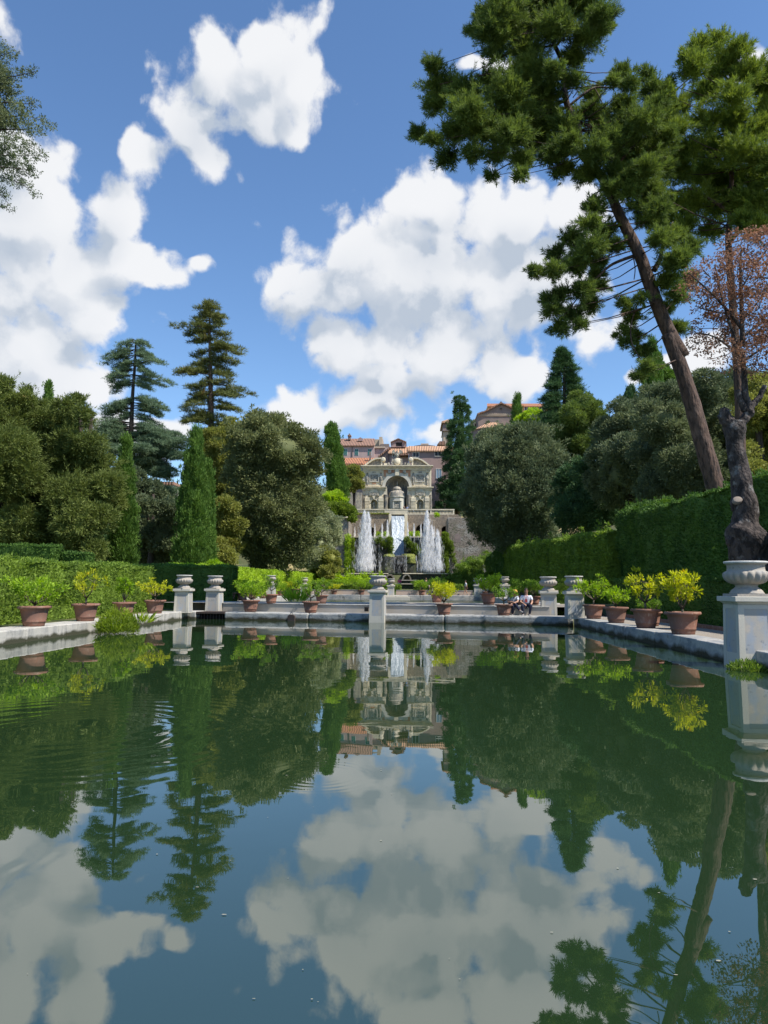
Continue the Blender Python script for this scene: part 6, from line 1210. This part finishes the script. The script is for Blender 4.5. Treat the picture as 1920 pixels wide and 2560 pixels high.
def person(label, loc, rz, pose, shirt, trousers, hairm=HAIR, cap=None, scale=1.0, glasses=False, lanyard=None, book=False, bare=False, group=None):
    """the figure faces -Y; pose gives joint positions relative to the ground point below the pelvis"""
    t = thing('person', label, 'person', loc, rz, group); t.scale = (scale,) * 3
    J = {k: Vector(v) for k, v in pose.items()}; hd = J['head']; nk = J['neck']; f = (pose.get('face') and Vector(pose['face']) or Vector((0, -1, 0))).normalized(); upv = Vector((0, 0, 1)); sd = f.cross(upv).normalized()
    P = {}; E = []
    def add(n, v, r, par=None):
        P[n] = (*v, r)
        if par: E.append((par, n))
    add('pelvis', J['pelvis'], (.15, .11)); add('waist', J['pelvis'].lerp(J['chest'], .45), (.135, .10), 'pelvis'); add('chest', J['chest'], (.16, .115), 'waist'); add('neck0', J['chest'].lerp(nk, .62), (.085, .08), 'chest'); add('neck', nk, .055, 'neck0')
    add('jaw', hd + Vector((0, 0, -.065)) + f * .015, (.062, .068), 'neck'); add('skull', hd + Vector((0, 0, .01)), (.076, .092), 'jaw'); add('crown', hd + Vector((0, 0, .085)), (.058, .070), 'skull')
    for s, c in (('l', 1), ('r', -1)):
        sh = J['sh' + s]; el = J['el' + s]; wr = J['wr' + s]; add('sh' + s, sh, .062, 'chest'); add('el' + s, el, .043, 'sh' + s); add('fa' + s, el.lerp(wr, .35), .042, 'el' + s); add('wr' + s, wr, .027, 'fa' + s)
        d = (wr - el).normalized(); hd_ = J.get('hand' + s, wr + d * .09); pd = (hd_ - wr).normalized(); add('palm' + s, wr + pd * .05, (.036, .018), 'wr' + s)
        side = pd.cross(Vector((0, 0, 1))); side = side.normalized() if side.length > .1 else Vector((1, 0, 0)); curl = Vector((0, 0, -1)) - pd * Vector((0, 0, -1)).dot(pd); curl = curl.normalized() if curl.length > .1 else Vector((0, 1, 0))
        for q, (off, ln) in enumerate(((-.028, .066), (-.010, .078), (.009, .073), (.026, .058))):
            b0 = wr + pd * .088 + side * off; add('f%d%s' % (q, s), b0, .0095, 'palm' + s); add('g%d%s' % (q, s), b0 + pd * ln * .5 + curl * .012, .0085, 'f%d%s' % (q, s)); add('h%d%s' % (q, s), b0 + pd * ln * .8 + curl * .034, .0075, 'g%d%s' % (q, s))
        b0 = wr + pd * .035 + side * (-.035 * c); add('t%s' % s, b0, .011, 'palm' + s); add('u%s' % s, b0 + pd * .04 + side * (-.018 * c), .009, 't%s' % s)
        hp = J['hip' + s]; kn = J['kn' + s]; an = J['an' + s]; to = J['to' + s]
        add('hip' + s, hp, .088, 'pelvis'); add('kn' + s, kn, .056, 'hip' + s); add('ca' + s, kn.lerp(an, .35), .053, 'kn' + s); add('an' + s, an, .036, 'ca' + s); add('ft' + s, an.lerp(to, .5) + Vector((0, 0, -.01)), (.036, .03), 'an' + s); add('to' + s, to, (.034, .024), 'ft' + s)
    skinned('body', P, E, 'pelvis', SK, t, 2)
    # face: nose, ears, eyes, mouth
    fm = MB(); fm.tube([hd + f * .088 + upv * .018, hd + f * .112 - upv * .018, hd + f * .092 - upv * .026], [.008, .014, .010], 7)
    for c in (1, -1): fm.ball(tuple(hd + sd * .080 * c - upv * .01), .022, 8, 6, (.5, 1, 1.3))
    fm.build('nose_and_ears', SK, t)
    e = MB()
    for c in (1, -1): e.ball(tuple(hd + f * .088 + sd * .030 * c + upv * .015), .010, 8, 5)
    e.build('eyes', BLACK, t); MB().tube([hd + f * .088 - upv * .052 + sd * .022, hd + f * .096 - upv * .052, hd + f * .088 - upv * .052 - sd * .022], [.004, .006, .004], 6).build('mouth', stone('lips', (.30, .12, .10), bump=None), t)
    # shirt
    S = {}; ES = []
    def ad(n, v, r, par=None):
        S[n] = (*v, r)
        if par: ES.append((par, n))
    ad('a', J['pelvis'] + Vector((0, 0, .05)), (.165, .125)); ad('b', J['pelvis'].lerp(J['chest'], .5), (.160, .125), 'a'); ad('c', J['chest'], (.178, .135), 'b'); ad('d', J['chest'].lerp(nk, .6), (.085, .08), 'c')
    for s in ('l', 'r'):
        sh = J['sh' + s]; el = J['el' + s]; ad('s' + s, sh, .080, 'c'); ad('e' + s, sh.lerp(el, .75), .070, 's' + s)
    skinned('shirt', S, ES, 'a', shirt, t, 2)
    S = {}; ES = []; ad('a', J['pelvis'] + Vector((0, 0, .02)), (.165, .125))
    for s in ('l', 'r'):
        hp = J['hip' + s]; kn = J['kn' + s]; an = J['an' + s]; ad('h' + s, hp, .098, 'a')
        if bare: ad('k' + s, hp.lerp(kn, .85), .080, 'h' + s)
        else: ad('k' + s, kn, .072, 'h' + s); ad('m' + s, kn.lerp(an, .5), .064, 'k' + s); ad('n' + s, kn.lerp(an, .93), .054, 'm' + s)
    skinned('trousers' if not bare else 'shorts', S, ES, 'a', trousers, t, 2)
    sh_ = MB()
    for s in ('l', 'r'):
        an = J['an' + s]; to = J['to' + s]; sh_.tube([an + Vector((0, 0, -.005)) - (to - an).normalized() * .03, an.lerp(to, .5) + Vector((0, 0, -.012)), to], [.048, .047, .034], 10)
    sh_.build('shoes', SHOE, t)
    # hair cap
    h = MB(); c = hd + Vector((0, 0, .035)) - f * .018; nn = 14; vs = []; fs = []
    for k in range(8):
        ph = math.pi / 2 * (1 - k / 7 * 1.55)
        for i in range(nn):
            a = 2 * math.pi * i / nn; dr = math.cos(a); z = math.sin(ph) * .098; rr = math.cos(ph); z = max(z, .035 if dr > .35 else -.085)
            v = c + f * (dr * rr * .100) + sd * (math.sin(a) * rr * .086) + upv * z; vs.append(v)
    fs = [(k * nn + i, k * nn + (i + 1) % nn, (k + 1) * nn + (i + 1) % nn, (k + 1) * nn + i) for k in range(7) for i in range(nn)]; h.add(vs, fs, True); h.build('hair', hairm, t)
    if cap is not None:
        b = MB(); b.lathe([(.112, -.01), (.108, .03), (.09, .07), (.05, .095), (.001, .10)], tuple(hd + Vector((0, 0, .045))), 16); pk = hd + Vector((0, 0, .045)) + f * .15; b.tube([hd + Vector((0, 0, .045)) + f * .08, pk], [.055, .05], 8); b.build('cap', cap, t)
    if glasses:
        b = MB()
        for c_ in (1, -1): b.ball(tuple(hd + f * .100 + sd * .034 * c_ + upv * .018), .026, 10, 6, (1, .5, .8))
        b.tube([hd + f * .104 + sd * .02 + upv * .02, hd + f * .104 - sd * .02 + upv * .02], [.004, .004], 5); b.tube([hd + f * .09 + sd * .062 + upv * .02, hd + sd * .085 + upv * .018], [.004, .004], 5); b.tube([hd + f * .09 - sd * .062 + upv * .02, hd - sd * .085 + upv * .018], [.004, .004], 5); b.build('sunglasses', BLACK, t)
    if lanyard is not None:
        b = MB(); ch = J['chest']; y_ = ch.y - .150
        b.box(ch.x - .05, y_ - .012, ch.z - .17, ch.x + .05, y_ - .002, ch.z - .03); b.tube([Vector((ch.x - .06, ch.y - .09, nk.z - .05)), Vector((ch.x - .02, y_, ch.z)), Vector((ch.x, y_ - .01, ch.z - .05))], [.006] * 3, 5); b.tube([Vector((ch.x + .06, ch.y - .09, nk.z - .05)), Vector((ch.x + .02, y_, ch.z)), Vector((ch.x, y_ - .01, ch.z - .05))], [.006] * 3, 5); b.build('lanyard_badge', lanyard, t)
    return t
SIT = dict(pelvis=(0, 0, .47), chest=(0, -.02, .80), neck=(0, -.04, .98), head=(0, -.07, 1.12), shl=(.19, -.02, .88), shr=(-.19, -.02, .88), ell=(.25, -.10, .64), elr=(-.25, -.10, .64), wrl=(.19, -.36, .52), wrr=(-.09, -.32, .56), handl=(.20, -.42, .46), handr=(-.03, -.38, .53),
           hipl=(.10, -.06, .47), hipr=(-.10, -.06, .47), knl=(.21, -.44, .50), knr=(-.16, -.46, .50), anl=(.13, -.40, .10), anr=(-.13, -.42, .10), tol=(.17, -.56, .045), tor=(-.17, -.58, .045))
CROSS = dict(SIT); CROSS.update(chest=(.02, -.10, .78), neck=(.05, -.17, .93), head=(.08, -.24, 1.04), face=(.55, -.75, -.1), shl=(.19, -.12, .84), shr=(-.16, -.08, .86), ell=(.20, -.28, .64), elr=(-.22, -.22, .63), wrl=(.02, -.40, .60), wrr=(.0, -.42, .64), handl=(-.04, -.46, .58), handr=(.08, -.46, .62), knl=(.10, -.46, .56), knr=(.02, -.48, .50), anl=(.32, -.56, .26), anr=(-.02, -.44, .10), tol=(.42, -.66, .22), tor=(-.02, -.60, .045))
STAND = dict(pelvis=(0, 0, .92), chest=(0, .0, 1.26), neck=(0, .0, 1.45), head=(0, -.02, 1.59), shl=(.19, 0, 1.36), shr=(-.19, 0, 1.36), ell=(.24, .03, 1.08), elr=(-.24, .03, 1.08), wrl=(.22, -.06, .84), wrr=(-.22, -.06, .84), hipl=(.10, 0, .90), hipr=(-.10, 0, .90), knl=(.11, -.02, .50), knr=(-.11, -.02, .50), anl=(.11, .02, .09), anr=(-.11, .02, .09), tol=(.13, -.15, .035), tor=(-.13, -.15, .035))
WALK = dict(STAND); WALK.update(knl=(.10, -.16, .52), anl=(.10, -.22, .09), tol=(.10, -.38, .035), knr=(-.10, .02, .50), anr=(-.10, .24, .14), tor=(-.10, .12, .04), wrl=(.2, .14, .90), ell=(.23, .12, 1.10), wrr=(-.2, -.26, .98))
WH = cloth('white_shirt', (.66, .68, .76)); WHS = cloth('white_striped_shirt', (.62, .66, .74), (.10, .12, .22), 14); NAVY = cloth('navy_trousers', (.018, .022, .045)); RED = cloth('red_badge', (.45, .07, .06)); PINK = cloth('pink_top', (.75, .06, .22)); CREAM = cloth('cream_trousers', (.55, .50, .42)); GREY = cloth('grey_blue_top', (.25, .30, .38)); BLK = cloth('dark_clothes', (.03, .035, .05)); TAN = cloth('tan_shorts', (.25, .17, .12)); CAPM = stone('mustard_cap', (.50, .30, .07), bump=None); BLUE = cloth('light_blue_top', (.35, .45, .65)); REDT = cloth('red_top', (.5, .12, .1))
bang = math.atan(-.192)
def onbench(x): return (x, yf(x) + 1.20, .29)
p = W(12, 1040, 900, 31.5); person('man in white T-shirt with sunglasses and a red badge sitting on the low wall', onbench(p.x), bang, SIT, WH, NAVY, glasses=True, lanyard=RED)
p = W(12, 600, 900, 31.5); person('person in white striped shirt and mustard cap sitting with crossed legs, leaning over', onbench(p.x), bang, CROSS, WHS, NAVY, cap=CAPM)
p = W(4, 712, 350, 69.5); person('boy in white T-shirt walking in front of the distant pink wall', (p.x, 69.6, .77), R_(-90), WALK, WH, TAN, scale=.86, bare=True)
p = W(10, 1245, 1090, 69.9); person('person in pale top sitting low on the distant pink wall, reading', (p.x, 70.3, .83), R_(35), CROSS, cloth('mauve_top', (.42, .30, .32)), BLK)
bk = MB(); bk.box(-.16, -.01, -.11, .16, .01, .11, Matrix.Rotation(.5, 4, 'X')); o = bk.build('open_book', M['white']); o.location = W(10, 1293, 1078, 69.7); tag(o, 'white open book held by the distant reader', 'book')
p = W(10, 822, 1050, 95); person('distant person in a bright pink top beyond the far centre pedestal', (p.x, 95, hgt(p.x, 95)), 0, STAND, PINK, CREAM)
p = W(10, 1188, 1050, 84); person('distant person in dark clothes beside the right of centre lemon tree', (p.x, 84, hgt(p.x, 84)), R_(40), STAND, BLK, NAVY)
p = W(9, 985, 1200, 151); person('person in dark clothes behind the balustrade', (p.x, 151.5, W(9, 985, 1232, 151.5).z), R_(20), STAND, BLK, NAVY, group='people behind the balustrade')
p = W(9, 1040, 1200, 151); person('person in pale blue top behind the balustrade beside the one in dark', (p.x, 151.6, W(9, 985, 1232, 151.6).z), R_(-20), STAND, BLUE, GREY, group='people behind the balustrade')
p = W(9, 1165, 1200, 151); person('child in light blue at the balustrade on the right', (p.x, 151.6, W(9, 985, 1232, 151.6).z), 0, STAND, BLUE, GREY, scale=.6, group='people behind the balustrade')
p = W(3, 447, 150, 88); person('distant person in a reddish top on the lawn beyond the bright hedge on the left', (p.x, 90, W(3, 447, 175, 90).z - .6), 0, STAND, REDT, BLK)
# ------------------------------------------------------------------ sky with clouds, sun
w = bpy.data.worlds.new('World'); scene.world = w; w.use_nodes = True; nt = w.node_tree; nt.nodes.clear()
SAZ, SEL = 116.0, 54.0     # sun: to the right, high
out = nt.nodes.new('ShaderNodeOutputWorld'); bg = nt.nodes.new('ShaderNodeBackground'); sky = nt.nodes.new('ShaderNodeTexSky'); sky.sky_type = 'NISHITA'; sky.sun_disc = False; sky.sun_elevation = R_(SEL); sky.sun_rotation = R_(SAZ)
sky.air_density = 1.0; sky.dust_density = 0.0; sky.ozone_density = 4.5
hs = nt.nodes.new('ShaderNodeHueSaturation'); hs.inputs['Saturation'].default_value = SKYSAT; hs.inputs['Value'].default_value = 1.0; nt.links.new(sky.outputs[0], hs.inputs['Color']); nt.links.new(hs.outputs[0], bg.inputs[0]); bg.inputs[1].default_value = SKYSTR
def ae(x, y):
    d = ray(0, x, y).normalized(); return math.atan2(d.x, d.y), math.asin(d.z)
BL_ = [ # x, y, rx, ry, rot(deg), in photo units, places in the sky
 (590,115,120,80,-25),(525,200,175,110,-15),(440,260,110,80,-35),(450,335,85,55,15),(640,200,85,85,0),(460,130,60,60,0),(600,60,45,40,0),(560,270,90,60,0),(500,200,150,120,0),
 (40,350,140,80,0),(60,470,200,130,0),(240,450,100,75,-30),(290,350,52,80,35),(290,560,100,60,20),(130,590,190,100,10),(60,740,190,120,0),(150,820,130,60,10),(200,680,80,80,0),(440,575,44,34,-20),(370,600,50,30,0),(40,640,120,90,0),(60,860,140,50,0),
 (960,470,170,115,-10),(1130,480,150,110,0),(780,530,150,95,-10),(900,620,290,150,0),(1080,640,180,130,0),(690,620,120,90,0),(820,750,180,100,10),(960,770,150,75,0),(1060,780,70,50,0),(1240,450,85,70,0),(1180,570,110,120,0),(980,400,90,40,0),(850,830,110,60,0),
 (650,890,100,55,-10),(780,890,140,70,0),(600,905,55,30,0),(1130,800,85,55,-30),(1285,740,75,60,-15),(1150,770,50,32,0),(935,935,36,40,0),(1640,130,55,42,0),(0,40,58,55,0),(1500,770,90,55,0),(1380,830,50,50,0),(300,930,190,50,0),(1050,150,60,28,0),(630,290,52,38,0)]
ng = bpy.data.node_groups.new('cloud_field', 'ShaderNodeTree'); ng.interface.new_socket('uv', in_out='INPUT', socket_type='NodeSocketVector'); ng.interface.new_socket('f', in_out='OUTPUT', socket_type='NodeSocketFloat'); ng.interface.new_socket('soft', in_out='OUTPUT', socket_type='NodeSocketFloat')
gi = ng.nodes.new('NodeGroupInput'); go = ng.nodes.new('NodeGroupOutput'); lk = ng.links
def NZ(sc, det, rg, src):
    n = ng.nodes.new('ShaderNodeTexNoise'); n.inputs['Scale'].default_value = sc; n.inputs['Detail'].default_value = det; n.inputs['Roughness'].default_value = rg; lk.new(src, n.inputs['Vector']); return n
n1 = NZ(9, 3, .5, gi.outputs[0]); s1 = ng.nodes.new('ShaderNodeVectorMath'); s1.operation = 'MULTIPLY_ADD'; lk.new(n1.outputs['Color'], s1.inputs[0]); s1.inputs[1].default_value = (.07, .07, 0); lk.new(gi.outputs[0], s1.inputs[2])
s2 = ng.nodes.new('ShaderNodeVectorMath'); s2.operation = 'SUBTRACT'; lk.new(s1.outputs[0], s2.inputs[0]); s2.inputs[1].default_value = (.035, .035, 0)
acc = None
def MA0(v, k):
    if not k: return v
    n = ng.nodes.new('ShaderNodeMath'); n.operation = 'ADD'; lk.new(v, n.inputs[0]); n.inputs[1].default_value = k; return n.outputs[0]
ROTS = {}
def rotated(q):   # the direction coordinates turned by a few shared angles
    if q not in ROTS:
        if q == 0: ROTS[q] = s2.outputs[0]
        else:
            r = ng.nodes.new('ShaderNodeVectorRotate'); r.rotation_type = 'Z_AXIS'; r.inputs['Angle'].default_value = R_(q); lk.new(s2.outputs[0], r.inputs['Vector']); ROTS[q] = r.outputs[0]
    return ROTS[q]
for (x, y, rx, ry, rot) in BL_:
    u, v = ae(x, y); ux, vx = ae(x + 20, y); uy, vy = ae(x, y - 20); ku = abs(ux - u) / 20; kv = abs(vy - v) / 20
    q = int(round(rot / 15.0) * 15); c_, s_ = math.cos(R_(q)), math.sin(R_(q)); U = u * c_ - v * s_; V_ = u * s_ + v * c_; sx_ = 1 / (rx * ku * 1.10); sy_ = 1 / (ry * kv * 1.10); src = rotated(q)
    if acc is not None:   # a nearly-zero dependence on the running value keeps the shader's evaluation in order
        dq = ng.nodes.new('ShaderNodeVectorMath'); dq.operation = 'MULTIPLY_ADD'; lk.new(acc, dq.inputs[0]); dq.inputs[1].default_value = (1e-7,) * 3; lk.new(src, dq.inputs[2]); src = dq.outputs[0]
    vec = ng.nodes.new('ShaderNodeVectorMath'); vec.operation = 'MULTIPLY_ADD'; lk.new(src, vec.inputs[0]); vec.inputs[1].default_value = (sx_, sy_, 0); vec.inputs[2].default_value = (-U * sx_, -V_ * sy_, 0)
    ln = ng.nodes.new('ShaderNodeVectorMath'); ln.operation = 'LENGTH'; lk.new(vec.outputs[0], ln.inputs[0]); val = MA0(ln.outputs['Value'], .34 if rx < 47 else .14 if rx < 62 else 0)
    if acc is None: acc = val
    else: mm = ng.nodes.new('ShaderNodeMath'); mm.operation = 'SMOOTH_MIN'; mm.inputs[2].default_value = .35; lk.new(acc, mm.inputs[0]); lk.new(val, mm.inputs[1]); acc = mm.outputs[0]
n2 = NZ(14, 8, .60, s1.outputs[0]); n3 = NZ(38, 4, .65, gi.outputs[0])
vo = ng.nodes.new('ShaderNodeTexVoronoi'); vo.feature = 'SMOOTH_F1'; vo.inputs['Scale'].default_value = 17; vo.inputs['Detail'].default_value = 1; vo.inputs['Roughness'].default_value = .5; vo.inputs['Smoothness'].default_value = .4; vo.voronoi_dimensions = '2D'; lk.new(s1.outputs[0], vo.inputs['Vector'])
def MA(op, a, b, c=None):
    n = ng.nodes.new('ShaderNodeMath'); n.operation = op
    for i, v in enumerate((a, b, c)):
        if v is None: continue
        if hasattr(v, 'is_linked'): lk.new(v, n.inputs[i])
        else: n.inputs[i].default_value = v
    return n.outputs[0]
inv = MA('SUBTRACT', 1.02, acc); cl = MA('MINIMUM', MA('MULTIPLY_ADD', inv, 1.3, -.10), 1.1); f = MA('MULTIPLY_ADD', MA('SUBTRACT', n2.outputs[0], .5), 1.75, cl); f = MA('MULTIPLY_ADD', MA('SUBTRACT', .66, vo.outputs['Distance']), .95, f); f = MA('MULTIPLY_ADD', MA('SUBTRACT', n3.outputs[0], .5), .60, f); lk.new(f, go.inputs[0]); lk.new(inv, go.inputs[1])
def NN(t): return nt.nodes.new(t)
def MT(op, a, b=None, c=None):
    n = NN('ShaderNodeMath'); n.operation = op
    for i, v in enumerate((a, b, c)):
        if v is None: continue
        if hasattr(v, 'is_linked'): nt.links.new(v, n.inputs[i])
        else: n.inputs[i].default_value = v
    return n.outputs[0]
tc = NN('ShaderNodeTexCoord'); sp = NN('ShaderNodeSeparateXYZ'); nt.links.new(tc.outputs['Generated'], sp.inputs[0]); az = MT('ARCTAN2', sp.outputs[0], sp.outputs[1]); el = MT('ARCSINE', sp.outputs[2]); cb = NN('ShaderNodeCombineXYZ'); nt.links.new(az, cb.inputs[0]); nt.links.new(el, cb.inputs[1])
prev = None
def grp(du, dv):
    global prev
    g = NN('ShaderNodeGroup'); g.node_tree = ng; a = NN('ShaderNodeVectorMath'); a.operation = 'ADD'; nt.links.new(cb.outputs[0], a.inputs[0]); a.inputs[1].default_value = (du, dv, 0); src = a.outputs[0]
    if prev is not None:
        q = NN('ShaderNodeVectorMath'); q.operation = 'MULTIPLY_ADD'; nt.links.new(prev.outputs[0], q.inputs[0]); q.inputs[1].default_value = (1e-7,) * 3; nt.links.new(src, q.inputs[2]); src = q.outputs[0]
    nt.links.new(src, g.inputs[0]); prev = g; return g
g0 = grp(0, 0); g1 = grp(.024, .042)
def MR(v, a, b, c, d, smooth=True):
    n = NN('ShaderNodeMapRange'); n.interpolation_type = 'SMOOTHSTEP' if smooth else 'LINEAR'; nt.links.new(v, n.inputs[0])
    for i, q in enumerate((a, b, c, d)): n.inputs[i + 1].default_value = q
    return n.outputs[0]
dens = MR(g0.outputs[0], .0, .56, 0, 1)
dif = MT('SUBTRACT', g0.outputs[0], g1.outputs[0]); lit = MR(dif, -.40, .40, 0, 1)
deep = MR(g1.outputs[1], .08, 1.05, 0, 1)
nz = NN('ShaderNodeTexNoise'); nz.inputs['Scale'].default_value = 7; nz.inputs['Detail'].default_value = 5; nz.inputs['Roughness'].default_value = .5; nt.links.new(cb.outputs[0], nz.inputs['Vector'])
patch = MR(nz.outputs[0], .32, .62, .35, 1.15)
sh = MT('MULTIPLY', MT('MULTIPLY', deep, patch), MT('SUBTRACT', 1.35, MT('MULTIPLY', lit, .8))); sh = MT('MULTIPLY_ADD', MT('SUBTRACT', 1, lit), .16, MT('MULTIPLY', sh, .85)); sh = MT('MINIMUM', sh, 1)
mx = NN('ShaderNodeMix'); mx.data_type = 'RGBA'; nt.links.new(sh, mx.inputs[0]); mx.inputs[6].default_value = (.93, .94, .96, 1); mx.inputs[7].default_value = (.52, .59, .69, 1)
bc_ = NN('ShaderNodeBackground'); nt.links.new(mx.outputs[2], bc_.inputs[0]); bc_.inputs[1].default_value = CLOUDSTR
msh = NN('ShaderNodeMixShader'); nt.links.new(MT('MULTIPLY', dens, .97), msh.inputs[0]); nt.links.new(bg.outputs[0], msh.inputs[1]); nt.links.new(bc_.outputs[0], msh.inputs[2]); nt.links.new(msh.outputs[0], out.inputs[0])
w.cycles.sampling_method = 'MANUAL'; w.cycles.sample_map_resolution = 512
sl = bpy.data.lights.new('sun', 'SUN'); so = bpy.data.objects.new('sun', sl); COL.objects.link(so); sl.energy = SUNSTR; sl.angle = R_(.55); sl.color = (1, .94, .84)
sd_ = Vector((math.sin(R_(SAZ)) * math.cos(R_(SEL)), math.cos(R_(SAZ)) * math.cos(R_(SEL)), math.sin(R_(SEL)))); so.rotation_euler = sd_.to_track_quat('Z', 'Y').to_euler()
so.location = sd_ * 60
scene.view_settings.view_transform = 'Standard'; scene.view_settings.look = 'None'; scene.view_settings.gamma = 1; scene.view_settings.use_curve_mapping = False; scene.view_settings.exposure = EXPO
scene.cycles.max_bounces = 6; scene.cycles.diffuse_bounces = 4; scene.cycles.glossy_bounces = 3; scene.cycles.transparent_max_bounces = 24; scene.cycles.transmission_bounces = 2; scene.cycles.use_denoising = True; scene.cycles.caustics_reflective = False; scene.cycles.caustics_refractive = False
